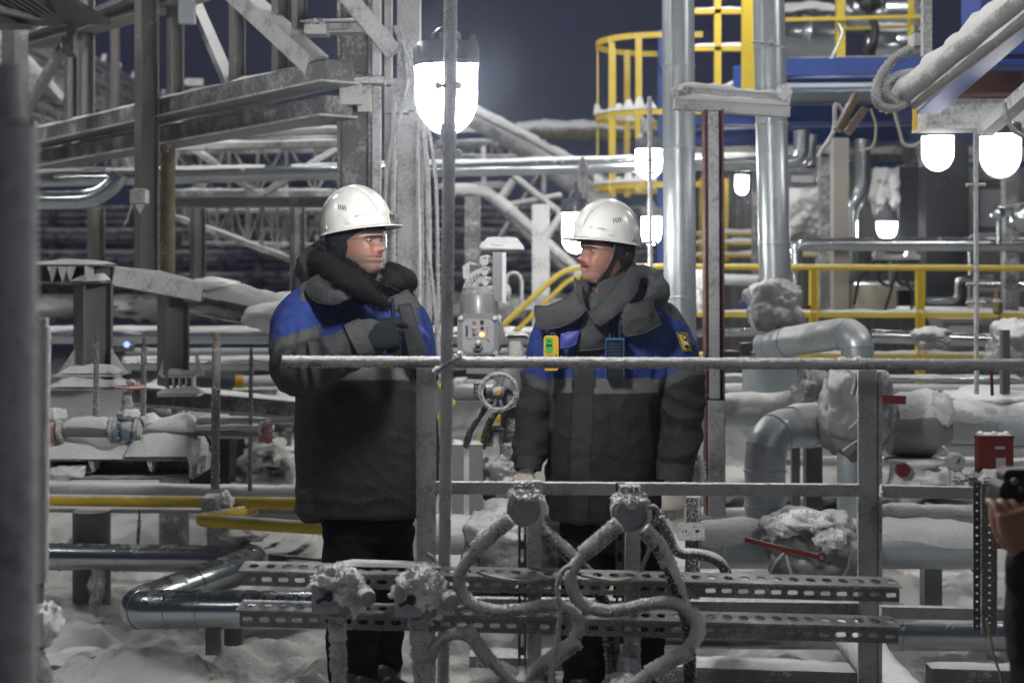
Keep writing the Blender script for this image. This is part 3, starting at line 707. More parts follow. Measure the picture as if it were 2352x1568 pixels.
# far rack of level trays behind everything
root = empty('tray_rack', 'far wide rack of level frosted trays across the background', 'pipe rack', P(700, 700, 24))
rn = random.Random(5)
for k, y in enumerate(range(482, 716, 17)):
    m = MB(); d = 24+(k % 3)*.7; A, B = P(-120, y, d), P(1620, y, d); m.bar(A, B, .25, px(6+(k % 2)*2, d))
    m.snowstrip(A+Vector((0, 0, px(4, d))), B+Vector((0, 0, px(4, d))), .25, px(4.0, d), m=1, seg=160, seed=k)
    for _ in range(30): lump(m, P(rn.uniform(-60, 1600), y-3, d-.1), px(rn.uniform(3, 14), 24), .15, px(rn.uniform(4, 8), 24), .5, rn.random()*50, n=6)
    m.build('tray', ['steel', 'snow'], root, smooth=0)
for x in range(-60, 1620, 95): m = MB(); m.bar(P(x+rn.uniform(-20, 20), 740, 24.5), P(x+rn.uniform(-20, 20), 470, 24.5), .12, .12); m.build('rack_upright', 'steel', root, smooth=0)
m = MB()
for i in range(24):
    x = 85+i*62+rn.uniform(-20, 20); lump(m, P(x, 705+rn.uniform(-8, 14), 19+rn.uniform(-2, 2)), px(60, 19), .9, px(20, 19), .5, i*1.7, n=14)
structure(m, 'snowbank', 'ground')

# lower left: rods, valve, shelf, piles, pipes
for lb, x, y0, y1, r, d in (('thin frosted rod in front of the thick left column', 222, 765, 968, 6, 6.3), ('thin frosted rod left of the blue valve', 331, 774, 952, 6.5, 6.4),
    ('thickest frosted rod, standing behind the valve pipe', 497, 764, 1122, 10, 5.7), ('thin frosted rod behind the left elbow', 577, 798, 1128, 5, 7.0), ('short rod standing under the yellow pipe', 320, 1170, 1250, 4, 6.9)):
    root = empty('threaded_rod', lb, 'rod', P(x, y1, d), 'frosted upright rods'); m = MB(); m.tube([P(x-3, y1, d), P(x, y0+22, d)], px(r, d), 14, jit=.03)
    m.frost_tube(P(x-3, y1, d), P(x, y0+22, d), px(r, d), 260, .008, up=0); m.build('sleeve', ['steel_b', 'frost'], root)
    m = MB(); m.tube([P(x, y0+22, d), P(x, y0, d)], px(r*.62, d), 12); m.build('tip', 'rustbrown', root)

root = empty('flanged_valve', 'frosted blue gate valve with red handwheel on the snowy shelf', 'valve', P(290, 1040, 5.95)); d = 5.95
m = MB(); m.tube(PP([(120, 986), (300, 988), (452, 990)], d), px(17, d), 16); m.tube(PP([(452, 990), (615, 992)], d), px(11, d), 16)
m.build('valve_pipe', ['steel_b', 'frost'], root)
def flange(x, y, r, w_, mat, name='flange'):
    m = MB(); m.lathe(P(x, y, d)-Vector((px(w_/2, d), 0, 0)), [(px(r*.8, d), -.004), (px(r, d), 0), (px(r, d), px(w_, d)), (px(r*.8, d), px(w_, d)+.004)], (1, 0, 0), 20)
    for k in range(8): a = k*math.pi/4; m.tube([P(x-w_*1.2, y, d)+Vector((0, math.cos(a), math.sin(a)))*px(r*.8, d), P(x+w_*1.2, y, d)+Vector((0, math.cos(a), math.sin(a)))*px(r*.8, d)], px(2.5, d), 6)
    m.build(name, mat, root)
for x, r, w_, mt in ((128, 30, 8, 'pink'), (140, 30, 7, 'steel_w'), (260, 31, 7, 'steel_w'), (270, 31, 8, 'valveblue'), (316, 28, 8, 'valveblue'), (325, 28, 7, 'steel_w')): flange(x, 987, r, w_, mt)
m = MB(); m.ball(P(292, 986, d), px(22, d), px(24, d), px(26, d)); m.lathe(P(292, 960, d), [(px(24, d), 0), (px(24, d), px(12, d)), (px(15, d), px(16, d)), (px(12, d), px(36, d)), (px(9, d), px(62, d)), (px(6, d), px(66, d))], (0, 0, 1), 16)
m.build('valve_body', 'valveblue', root)
m = MB(); r_ = px(32, d); m.tube([P(299, 889, d)+Vector((r_*math.cos(a*.3142), r_*math.sin(a*.3142), 0)) for a in range(21)], px(3.5, d), 8)
for a in (0.4, 1.97, 3.5, 5.1): m.bar(P(299, 889, d), P(299, 889, d)+Vector((r_*math.cos(a), r_*math.sin(a), 0)), px(5, d), px(3, d))
m.build('handwheel', 'pink', root)
m = MB(); m.tube([P(299, 900, d), P(300, 876, d)], px(6, d), 10); lump(m, P(301, 878, d), px(11, d), px(10, d), px(7, d), .4, 1, 60, .006); m.build('stem', ['pink', 'frost'], root)
m = MB(); m.snowcap(P(150, 986, d), P(258, 986, d), px(17, d), 1.3, px(13, d), seed=1); m.snowcap(P(335, 988, d), P(452, 990, d), px(17, d), 1.4, px(22, d), seed=2); m.snowcap(P(452, 990, d), P(600, 992, d), px(11, d), 1.1, px(6, d), seed=4)
lump(m, P(346, 965, d), px(24, d), .05, px(15, d), .4, 3); lump(m, P(130, 955, d), px(22, d), .05, px(18, d), .4, 6); lump(m, P(300, 950, d), px(22, d), .05, px(12, d), .4, 9)
m.build('snow_layer', 'snow', root)
for x, r, w_ in ((603, 24, 8), (616, 28, 9)): flange(x, 991, r, w_, 'pink', 'end_flange')
root = empty('snowy_shelf', 'thick snow on the ribbed steel shelf beneath the blue valve', 'shelf', P(280, 1088, 6.1))
m = MB(); m.hbeam(P(40, 1065, 6.1), P(464, 1065, 6.1), .34, px(46, 6.1), .008); m.build('shelf_beam', 'steel', root, smooth=0)
for x in (196, 330, 452):
    m = MB(); c = P(x, 1046, 5.94); q = px(38, 6)
    m.add([c, c+Vector((.04, 0, 0)), c+Vector((.03, 0, -q)), c+Vector((0, .12, 0)), c+Vector((.04, .12, 0)), c+Vector((.03, .12, -q))], [(0, 2, 1), (3, 4, 5), (0, 1, 4, 3), (1, 2, 5, 4), (2, 0, 3, 5)]); m.build('stiffener', 'steel_w', root, smooth=0)
m = MB(); m.box(P(458, 1065, 6.1), .012, .34, px(46, 6.1)); m.build('end_plate', 'steel_w', root, smooth=0)
m = MB(); m.snowstrip(P(40, 1042, 6.1), P(468, 1042, 6.1), .36, px(38, 6.1), seed=4); m.snowstrip(P(300, 1042, 6.0), P(468, 1042, 6.0), .2, px(52, 6.1), seed=9); lump(m, P(452, 1030, 6.0), px(22, 6), .12, px(36, 6), .3, 3); lump(m, P(150, 1082, 6.0), px(60, 6), .1, px(18, 6), .4, 7)
m.build('snow_layer', 'snow', root)
beam('steel_beam', 'grey beam joining the two column bases behind the rods', (285, 905, 7.6), (720, 945, 8.0), 42, .15, 'steel', snow=8)
column('green_cabinet', 'dark green cabinet behind the thickest frosted rod', 445, 548, 948, 1125, 8.4, 'green', depth=.4, kind='B', cat='cabinet')
beam('steel_beam', 'low beam with a snow ridge far behind the left elbow', (540, 905, 9.2), (720, 902, 9.2), 24, .2, 'steel', kind='B', snow=16)
for i, (lb, x, y, rx, rz, d) in enumerate((('snow heap behind the thin rod near his elbow', 620, 1080, 90, 48, 8.6), ('snow-buried pipework left of the left jacket', 640, 1030, 60, 30, 8.3), ('rounded snow drift behind the pile column', 330, 1265, 110, 40, 9.2), ('snow drift between the yellow pipes and galvanised pipe', 580, 1240, 120, 22, 8.2), ('snow drift left of the pile column', 120, 1240, 70, 40, 8.6), ('snowy rubble beneath the steel shelf', 560, 1150, 100, 26, 9.4))):
    m = MB(); lump(m, P(x, y, d), px(rx, d), .5, px(rz, d), .45, i*3+1, n=36); one(m, 'snow_heap', lb, 'snow heap', 'ground', 'snow heaps on the left', smooth=60)
m = MB(); m.tube(spline(PP([(560, 1060), (590, 1040), (640, 1050), (668, 1070), (664, 1110)], 8.0)), px(13, 8), 10, jit=.15)
one(m, 'buried_hose', 'snow-caked hose on the heap near his elbow', 'hose', 'steel_w')
column('pile', 'round grey pile standing in front of the far galvanised pipe', 168, 253, 1172, 1452, 6.9, 'steel_b', kind='round')
m = MB(); lump(m, P(224, 1340, 6.72), px(16, 6.7), .02, px(34, 6.7), .9, 2, 500, .014); lump(m, P(218, 1385, 6.72), px(11, 6.7), .02, px(22, 6.7), .9, 7, 300, .014); one(m, 'frost_patch', 'hanging patch of frozen snow on the round pile', 'snow', ['frost', 'frost'])
column('pile', 'round grey pile under the right end of the snowy shelf', 366, 434, 1088, 1420, 8.0, 'steel', kind='round')
pipe('insulated_pipe', 'grey pipe running just above the yellow pipe', [(50, 1123), (720, 1134)], 15, 7.4, 'galv_f', seams=(.17, .8), snow=3)
pipe('yellow_pipe', 'long straight yellow pipe at knee height on the left', [(50, 1147), (760, 1156)], 13.5, 6.9, 'yellow', cat='pipe', snow=0)
beam('pale_channel', 'pale thin channel just under the long yellow pipe', (50, 1168, 7.0), (520, 1172, 7.0), 9, .08, 'steel_w', kind='B')
pipe('yellow_pipe', 'hairpin yellow pipe ending at the left man', [(640, 1160, 7.6), (452, 1194, 6.1), (760, 1214, 6.05)], 15, 6.1, 'yellow', cat='pipe', bend=.10, frost=250)
pipe('insulated_pipe', 'short grey banded pipe end behind the yellow hairpin', [(597, 1178), (800, 1180)], 28, 7.0, 'galv_f', seams=(.18, .42))
root = empty('pipe_support', 'frosted support block clamping the yellow pipe', 'support', P(498, 1280, 6.8)); d = 6.8
m = MB(); m.box(P(492, 1166, d), px(46, d), .14, px(56, d)); m.box(P(498, 1230, d), px(34, d), .12, px(90, d)); m.box(P(540, 1245, d), px(60, d), .14, px(30, d)); m.build('block', 'steel_w', root, smooth=0)
m = MB(); lump(m, P(515, 1150, d-.05), px(20, d), .06, px(20, d), .5, 3, 150, .01); lump(m, P(560, 1228, d-.05), px(50, d), .1, px(16, d), .4, 5); m.build('snow_layer', 'snow', root)
pipe('insulated_pipe', 'far galvanised pipe with frost patches, meeting the slanting run', [(50, 1277), (572, 1284)], 31, 6.75, 'galv', seams=(.17, .42, .9), frost=60)
pipe('insulated_pipe', 'slanting galvanised run joining the far and near pipes', [(560, 1284, 6.7), (588, 1290, 6.6), (290, 1400, 5.75), (400, 1398, 5.7), (1290, 1402, 5.7)], 44, 5.7, 'galv', seams=(.06, .22, .38, .425, .47), bend=.17, n=28)
for lb, x0, x1, y0, y1, d in (('left snowy foot under the near galvanised pipe', 475, 505, 1430, 1500, 5.75), ('right rounded foot under the near galvanised pipe', 515, 558, 1430, 1478, 5.85)): column('pipe_support', lb, x0, x1, y0, y1, d, 'steel_b', kind='B' if x0 == 475 else 'round', cat='pipe support')
pipe('green_pipe', 'long thin green pipe lying on the snow beyond the pile', [(150, 1331), (560, 1338)], 4.5, 7.6, 'green', cat='pipe')
pipe('green_pipe', 'short green pipe with an open end near the left rod', [(124, 1346), (160, 1322)], 5, 7.5, 'green', cat='pipe')
pipe('green_pipe', 'thin green pipe lying behind his trousers', [(600, 1273), (790, 1290)], 4.5, 7.8, 'green', cat='pipe')
m = MB(); m.poly(P(100, 1540, 5.9), P(215, 1496, 6.4), [(-.10, -.02), (.10, -.02), (.10, .02), (-.10, .02)]); m.snowstrip(P(104, 1532, 5.9), P(205, 1492, 6.35), .18, .03, m=1, seed=3)
one(m, 'plank', 'snowy timber plank sticking out of the snow at lower left', 'plank', ['wood', 'snow'], smooth=0)
m = MB(); m.box(P(275, 799, 9.5), px(60, 9.5), .1, px(14, 9.5)); r0 = m; m.lathe(P(291, 791, 9.42), [(px(7, 9.5), 0), (px(5, 9.5), .01)], (0, -1, 0), 10, m=1)
one(m, 'indicator_box', 'small box with a lit blue indicator on the left', 'indicator', ['dark', 'bluelight'], smooth=0)

# centre background
pipe('frosted_pipe', 'thickest frost-covered pipe slanting down behind the high galvanised pipe', [(1060, 255), (1180, 320), (1430, 505)], 25, 12.5, 'steel_w', snow=5)
pipe('frosted_pipe', 'thinner frost-covered pipe parallel above the thickest slanting one', [(1085, 252), (1250, 335), (1420, 440)], 10, 12.2, 'steel_w', snow=4)
pipe('frosted_pipe', 'bent frost-covered pipe left of the actuator hood', [(1030, 440), (1118, 440), (1235, 556), (1330, 640)], 14, 11.0, 'steel_w', snow=5)
pipe('frosted_brace', 'frosted brace rising left of the lamp cable', [(1140, 470), (1190, 402)], 10, 11.2, 'steel_w', cat='brace')
pipe('frosted_brace', 'frosted brace running level from the bent pipe', [(1148, 474), (1290, 448)], 7, 11.4, 'steel_w', cat='brace')
pipe('frosted_brace', 'frosted brace descending to the lamp behind the right helmet', [(1178, 402), (1293, 495)], 8, 11.1, 'steel_w', cat='brace')
pipe('frosted_brace', 'thick frosted brace descending into the yellow stair rail', [(1170, 480), (1322, 618)], 13, 10.8, 'steel_w', cat='brace')
pipe('frosted_brace', 'short frosted brace meeting the thick one at mid height', [(1243, 562), (1292, 490)], 9, 10.9, 'steel_w', cat='brace')
pipe('frosted_brace', 'faint far brace crossing under the high galvanised pipe', [(1140, 560), (1240, 400)], 6, 13, 'steel', cat='brace')
pipe('lagged_pipe', 'far horizontal lagged pipe with snow, left of the yellow cage', [(1185, 304), (1600, 306)], 19, 15.5, 'lagging', snow=8)
for lb, x0, x1, y0, y1, d, mt in (('frosted column left of the actuator', 1068, 1104, 452, 760, 10.6, 'steel'), ('frosted column behind the yellow stair rails', 1222, 1262, 470, 760, 10.4, 'steel_w'), ('narrow frosted post above the bent pipe', 1106, 1116, 336, 440, 12, 'steel_w'), ('narrow frosted post under the far lagged pipe', 1244, 1254, 322, 470, 13.2, 'steel_w')): column('steel_column', lb, x0, x1, y0, y1, d, mt, kind='B')
m = MB(); m.tube(spline(PP([(1163, 700), (1162, 645), (1170, 630), (1182, 627), (1193, 634), (1198, 650), (1198, 700)], 9)), px(4, 9), 8); lump(m, P(1164, 672, 9), px(9, 9), .03, px(20, 9), .2, 2)
one(m, 'vent_pipe', 'small frosted swan-neck vent right of the actuator hood', 'vent pipe', 'steel_w')
m = MB()
for i in range(7): lump(m, P(1130+i*26, 712+R.uniform(-6, 6), 11.5), px(30, 11.5), .4, px(22, 11.5), .4, i*2.3, n=14)
one(m, 'snow_heap', 'lumpy snow heap behind the actuator and yellow stair rails', 'snow heap', 'ground', smooth=60)

for lb, a, b_, h, mt in (('frosted beam crossing level just above the high galvanised pipe', (380, 340, 10.6), (800, 330, 10.6), 13, 'steel_w'), ('upper frosted beam meeting the main column from the left', (540, 282, 10.2), (800, 272, 10.2), 16, 'steel'), ('lower frosted beam meeting the main column from the left', (520, 312, 10.4), (800, 300, 10.4), 12, 'steel_w'),
    ('slanting frosted brace right of the lagged pipe', (440, 340, 10.8), (600, 455, 10.8), 11, 'steel_w'), ('slanting frosted brace left of the main column', (600, 450, 10.9), (790, 335, 10.9), 10, 'steel_w'), ('steep frosted brace behind the tall grey column', (250, 300, 11.2), (340, 470, 11.2), 12, 'steel'),
    ('frosted beam low behind the first upright of the truss', (90, 300, 12.0), (330, 262, 13.5), 12, 'steel_w'), ('frosted beam beneath the far pipe rack', (90, 345, 11.6), (360, 318, 12.6), 10, 'steel_w'), ('short frosted brace below the corner platform', (60, 130, 11), (150, 230, 11), 9, 'steel_w'), ('pale frosted beam far right of the frosted pole', (1000, 300, 14.5), (1180, 298, 14.5), 12, 'steel_w'), ('second pale frosted beam far right of the frosted pole', (1000, 430, 14.8), (1170, 428, 14.8), 10, 'steel_w')):
    beam('frosted_beam', lb, a, b_, h, .12, mt, kind='B', snow=5)

for lb, x0, x1, y0, y1, d in (('small frosted motor block behind the thin frosted rod', 350, 420, 905, 985, 8.6), ('squat frosted box on the snow left of the left jacket', 585, 660, 985, 1050, 8.8), ('frosted valve block under the level snowy beam', 640, 690, 930, 985, 8.4)):
    root = empty('frosted_block', lb, 'equipment', P((x0+x1)/2, y1, d)); m = MB(); c = P((x0+x1)/2, (y0+y1)/2, d); w_, h_ = px(x1-x0, d), px(y1-y0, d)
    m.box(c, w_, .3, h_); m.box(c+Vector((0, 0, h_*.5)), w_*1.15, .36, .03); m.lathe(c+Vector((0, -.15, 0)), [(h_*.2, -.06), (h_*.3, -.05), (h_*.3, 0)], (0, 1, 0), 18); m.tube([c+Vector((-w_*.9, 0, -h_*.1)), c+Vector((w_*.9, 0, -h_*.1))], h_*.16, 12); m.build('block_body', 'steel', root, smooth=30)
    m = MB(); m.snowstrip(c+Vector((-w_*.55, 0, h_*.5+.015)), c+Vector((w_*.55, 0, h_*.5+.015)), .34, .07, seed=x0); m.build('snow_layer', 'snow', root)
for lb, x, y0, y1, d in (('slim pipe stand right of the thickest frosted rod', 535, 945, 1120, 8.2), ('slim pipe stand under the small frosted valve block', 662, 985, 1125, 8.2), ('slim pipe stand left of the green cabinet', 405, 960, 1040, 8.5)):
    column('pipe_stand', lb, x-7, x+7, y0, y1, d, 'steel', kind='B', cat='pipe support')
for lb, pts, r, d in (('thin frosted pipe jogging behind the frosted rods', [(290, 930), (430, 930), (430, 965), (700, 968)], 6, 8.0), ('thin frosted pipe low behind the snowy beam', [(480, 1000), (600, 1000), (600, 1040), (720, 1040)], 7, 8.1)):
    pipe('small_pipe', lb, pts, r, d, 'galv_f', snow=4, bend=.05)
# ------------------------------------------------------------------ right side: hall, platform, ladder
m = MB(); m.box(P(2060, 640, 16)+Vector((0, 1.5, 0)), px(760, 16), 3, px(560, 16))
for i in range(36): m.box(P(1690+i*21, 640, 16)+Vector((0, -.01, 0)), .03, .05, px(560, 16))
one(m, 'process_hall', 'grey corrugated wall of the process hall at the far right', 'building', 'steel_b', smooth=0)
root = empty('blue_platform', 'blue steel platform carrying tanks above the right side', 'platform', P(1950, 340, 10.5)); d = 10.5
def rb(name, x0, y0, x1, y1, h, wd, mat, kind='B', dd=d, snow=0, up=None): return bit(name, (x0, y0, dd), (x1, y1, dd), h, wd, mat, kind, snow, up, root)
rb('edge_beam', 1795, 157, 2115, 152, 40, .12, 'blue', 'B', snow=3)
rb('edge_beam', 1795, 195, 2105, 191, 26, .14, 'blue', 'H', snow=3)
rb('grating', 1720, 219, 2100, 216, 18, .9, 'galv_f', 'B', 10.9)
rb('lower_beam', 1590, 270, 2150, 262, 42, .2, 'blue', 'H', 11.2, snow=7)
rb('lower_beam', 1590, 318, 2150, 308, 34, .2, 'blue', 'H', 11.8, snow=7)
m = MB(); m.box(P(1900, 240, 12.6)+Vector((.6, .5, 0)), 3.4, 3.0, .05); m.build('deck', 'steel_b', root, smooth=0)
for k in range(5):
    m = MB(); m.hbeam(P(1640+k*115, 352+k, 12), P(1640+k*115, 330, 12)+Vector((0, 0, 0))+Vector((0, 2.5, .0)), .12, .18, .012); m.build('cross_beam', 'steel', root, smooth=0)
for lb, mt, y0, y1 in (('frosted', 'steel_w', 345, 352), ('blue', 'blue', 383, 378)):
    rb('lower_rail_beam', 1580, y0, 2420, y1, 14, .14, mt, 'B', 12.4, snow=5)

root = empty('yellow_railing', 'yellow guard rail on top of the blue platform', 'railing', P(1930, 140, 10.6))
for x0, y0, x1, y1, h, dd in ((1790, 46, 2130, 38, 8, 10.4), (1935, 66, 2112, 61, 7, 11.5)):
    m = MB(); m.bar(P(x0, y0, dd), P(x1, y1, dd), .03, px(h, dd)); m.build('rail', 'yellow', root, smooth=0)
for x, y0, y1, h in ((1930, -30, 140, 19), (2092, -30, 190, 9), (2132, -30, 145, 9)):
    m = MB(); m.bar(P(x, y1, 10.5), P(x, y0, 10.5), px(h, 10.5), .06); m.build('post', 'yellow', root, smooth=0)
beam('yellow_beam', 'thick yellow upright between the two tall insulated risers', (1719, 205, 9.0), (1719, -40, 9.0), 24, .08, 'yellow', kind='B')
root = empty('yellow_guard_post', 'snow-dusted yellow frame between the two tall risers', 'frame', P(1648, 205, 9.8)); d = 9.8
m = MB(); m.bar(P(1648, 215, d), P(1648, -30, d), px(15, d), .05); m.build('upright', 'yellow', root, smooth=0)
for y in (28, 113):
    m = MB(); m.bar(P(1585, y, d), P(1716, y, d), .05, px(10, d)); m.snowstrip(P(1585, y-5, d), P(1716, y-5, d), .05, px(6, d), m=1); m.build('rail', ['yellow', 'snow'], root, smooth=0)
m = MB(); m.tube(PP([(1660, 205), (1690, 190), (1716, 180)], d), px(8, d), 8); m.build('bracket_arm', 'steel_w', root)
m = MB(); m.box(P(1693, 180, 9.7), px(16, 9.7), .06, px(56, 9.7)); one(m, 'blue_cleat', 'small blue steel cleat beside the yellow upright', 'bracket', 'blue', smooth=0)

for i, (lb, x0, x1, y, r) in enumerate((('big silver tank lying on the blue platform, left of the yellow post', 1780, 1915, 80, 62), ('smaller silver tank on the blue platform, right of the yellow post', 1988, 2110, 108, 42), ('tall silver duct behind the platform tanks', 1940, 2105, 30, 44))):
    dd = 12.2+i*.8; root = empty('silver_tank', lb, 'tank', P((x0+x1)/2, y+r, dd)); m = MB(); rr = px(r, dd); A = P(x0, y, dd); L = px(x1-x0, dd)
    m.lathe(A, [(rr*.5, -rr*.25), (rr*.9, -rr*.1), (rr, 0), (rr*1.02, .01), (rr*1.02, .05), (rr, .06), (rr, L*.5), (rr*1.02, L*.5+.01), (rr, L*.5+.02), (rr, L), (rr*.9, L+rr*.1), (rr*.5, L+rr*.25)], (1, 0, 0), 32); m.build('shell', 'galv', root)
    m = MB(); m.snowcap(A, A+Vector((L, 0, 0)), rr*1.02, .7, .04, seed=i); m.build('snow_layer', 'snow', root)
m = MB(); m.tube(spline(PP([(1962, -20), (1990, 20), (2010, 60), (2008, 95), (1992, 125), (1980, 150)], 10.8)), px(9, 10.8), 10); m.tube(spline(PP([(1995, -20), (2004, 30), (2012, 80), (2004, 130)], 10.9)), px(6, 10.8), 10)
m.ball(P(2000, 8, 10.8), px(26, 10.8), px(20, 10.8), px(20, 10.8), jit=.4); one(m, 'black_hose', 'thick black hose bundle in front of the silver tanks', 'hose', 'black')
m = MB(); m.tube(PP([(1934, 78), (1908, 135)], 10.3), px(3, 10), 6); m.lathe(P(1932, 70, 10.3), [(px(6, 10), -.03), (px(6, 10), .05)], (-.4, 0, 1), 10); one(m, 'gauge_pipe', 'small bright fitting on the yellow post by the big tank', 'fitting', 'galv')
column('steel_column', 'slim grey column right of the silver tanks', 2097, 2110, -30, 145, 11, 'steel', kind='B')

# cage ladder
root = empty('cage_ladder', 'yellow cage ladder standing against the night sky', 'ladder', P(1520, 450, 11.5)); cx, cyy, rr = P(1520, 0, 11.5).x, 11.5, px(150, 11.5)
for y in (103, 272, 432):
    z = P(0, y, 11.5).z; m = MB(); pts = [Vector((cx-rr*math.sin(a)*1.0, cyy-rr*.95*math.cos(a), z)) for a in [k*math.pi/18 for k in range(0, 19)]]
    pts = [Vector((cx+rr*.5, cyy-rr*.95, z))]+pts+[Vector((cx+rr*.5, cyy+rr*.95, z))]
    for a, b_ in zip(pts[:-1], pts[1:]): m.bar(a, b_, .012, .045)
    m.build('cage_hoop', 'yellow', root, smooth=0)
    if y > 200:
        m = MB()
        for a, b_, w__ in zip(pts[2:-2], pts[3:-1], range(20)): m.snowstrip(a+Vector((0, 0, .022)), b_+Vector((0, 0, .022)), .05, .05*(1+.6*math.sin(w__)), seg=3)
        m.build('snow_layer', 'snow', root)
for a, ww in ((1.53, .012), (2.35, .05), (.95, .05), (2.65, .05), (.45, .05)):
    x, yy = cx-rr*math.sin(a)*.985, cyy-rr*.95*math.cos(a)*.985; m = MB(); m.box(Vector((x, yy, (P(0, 103, 11.5).z+P(0, 440, 11.5).z)/2)), ww, .012, P(0, 95, 11.5).z-P(0, 445, 11.5).z, rot=Matrix.Rotation(0, 3, 'Z')); m.build('cage_strap', 'yellow', root, smooth=0)
m = MB(); m.bar(P(1517, 620, 11.6), P(1519, 70, 11.6), .05, .05); m.build('blue_stringer', 'blue', root, smooth=0)
m = MB(); m.tube(spline(PP([(1480, 275), (1484, 320), (1478, 350), (1486, 385)], 11)), .03, 8, jit=.2); lump(m, P(1482, 330, 11), .05, .05, .12, .4, 3); one(m, 'cable_reel', 'frozen blue and grey cable bundle tied to the ladder cage', 'cable', 'valveblue')
for lb, x, y0, y1, dd in (('thin frosted tube crossing the uppermost lamp beside the left riser', 1492, 222, 640, 7.4), ('thin frosted tube standing left of the biggest right lamp', 2241, 305, 905, 6.0)):
    root = empty('thin_tube', lb, 'tube', P(x, y1, dd)); m = MB(); m.tube([P(x+2, y1, dd), P(x, y0, dd)], px(5.5, dd), 12); m.frost_tube(P(x+2, y1, dd), P(x, y0, dd), px(5.5, dd), 250, .008, up=0); m.build('tube', ['steel_w', 'frost'], root)
    m = MB()
    for q in (.35, .42, .8): p = P(x, y0+(y1-y0)*(1-q) if x > 2000 else y0+(y1-y0)*q, dd); m.tube([p-Vector((.04, 0, 0)), p+Vector((.04, 0, 0))], .008, 8)
    m.build('wire_clamp', 'steel_w', root)

# tall risers
pipe('insulated_riser', 'left tall insulated riser right behind the right man', [(1564, 1000), (1557, -60)], 37, 7.6, 'galv_m', seams=(.30, .62, .80), cat='pipe', n=28)
pipe('insulated_riser', 'right tall insulated riser ending in a wrapped valve', [(1784, 800), (1764, -60)], 36, 7.6, 'galv_m', seams=(.28, .60, .80), cat='pipe', n=28)
m = MB(); rr = px(38, 7.6); c = P(1766, 104, 7.6); m.tube([c+Vector((rr*math.cos(a*.3142), rr*math.sin(a*.3142), -.02*math.cos(a*.3142+.4))) for a in range(21)], .006, 6); m.ball(c+Vector((.0, -rr, .0)), .018)
one(m, 'wire_band', 'twisted wire band around the top of the right riser', 'wire', 'steel_w')
root = empty('pipe_clamp', 'snowy double channel clamp tying both tall risers together', 'clamp', P(1680, 270, 7.2))
for y0, y1, h, dd in ((212, 232, 22, 7.22), (240, 258, 24, 7.12)):
    m = MB(); m.bar(P(1548, y0, dd), P(1812, y1, dd), .07, px(h, dd)); m.build('channel', 'steel_w', root, smooth=0)
    m = MB(); m.snowstrip(P(1550, y0-h/2, dd), P(1812, y1-h/2, dd), .09, px(13, dd), seed=y0); m.build('snow_layer', 'snow', root)
m = MB(); lump(m, P(1562, 212, 7.15), px(20, 7), .05, px(12, 7), .5, 3, 300, .012, m=0, ms=1); m.build('ice_lump', ['steel_w', 'frost'], root)
m = MB(); lump(m, P(1800, 214, 7.2), px(18, 7), .05, px(20, 7), .4, 8, 100, .012, ms=1, m=1); m.build('ice_lump', ['steel_w', 'frost'], root)
root = empty('steel_post', 'red-primed steel post with frost between the tall risers', 'post', P(1640, 1170, 7.0)); d = 7.0
m = MB(); m.hbeam(P(1641, 1180, d), P(1637, 254, d), .10, px(44, d), .010, up=Vector((1, 0, 0))); m.build('shaft', 'rust', root, smooth=0)
m = MB(); m.bar(P(1641, 915, d-.052), P(1638, 256, d-.052), px(24, d), .006); m.build('web_frost', 'steel_w', root, smooth=0)
m = MB(); m.bar(P(1646, 1185, d-.07), P(1645, 920, d-.07), px(36, d), .02); m.build('lower_cover', 'steel_w', root, smooth=0)

def wrapped(name, label, c, d, rx, rz, dy, seed, extra=(), mat='tarp', straps=(), jit=.35):
    root = empty(name, label, 'wrapped valve', P(c[0], c[1]+rz, d)); bm_ = MB(); ctr = P(c[0], c[1], d); n = 72; k = 44; vs = []
    for i in range(k+1):
        ph = math.pi*i/k
        for j in range(n):
            t = 2*math.pi*j/n; v = Vector((math.sin(ph)*math.cos(t), math.sin(ph)*math.sin(t), math.cos(ph)))
            sq = (abs(v.x)**3.2+abs(v.y)**3.2+abs(v.z)**3.2)**(-1/3.2); q = sq*(1+jit*.55*noise.noise(v*1.6+Vector((seed, 0, 0)))+.07*(abs(noise.noise(v*3.4+Vector((seed, 9, 0))))*2-.3)+.025*(abs(noise.noise(v*8+Vector((seed, 9, 4))))*2-.3)-.10*max(0, 1-abs(noise.noise(v*2.0+Vector((seed*2, 3, 0))))*8))
            q += .02*noise.noise(v*13+Vector((seed, 2, 1)))
            vs.append(ctr+Vector((v.x*px(rx, d), v.y*dy, v.z*px(rz, d)))*q)
    bm_.add(vs, [(i*n+j, (i+1)*n+j, (i+1)*n+(j+1) % n, i*n+(j+1) % n) for i in range(k) for j in range(n)])
    bm_.build('tarpaulin', mat, root, smooth=180)
    if straps:
        for pts in straps: m = MB(); m.tube(spline(PP(pts, d-dy*1.02)), px(3.2, d), 6, jit=.2); m.build('strap', 'steel_w', root)
    for nm, mt, fn in extra: m = MB(); fn(m); m.build(nm, mt, root)
    return root
wrapped('wrapped_valve', 'tarpaulin-wrapped valve at the foot of the right riser', (1776, 702), 7.3, 62, 58, .14, 3, straps=([(1722, 720), (1735, 760), (1755, 765)],))
pipe('insulated_pipe', 'galvanised elbow pipe arching down into the big wrapped valve', [(1758, 795, 7.3), (1870, 775, 6.9), (1968, 762, 6.6), (1970, 850, 6.6)], 36, 6.8, 'galv_m', seams=(.08, .24, .78, .88), bend=.13, frost=200, n=28)
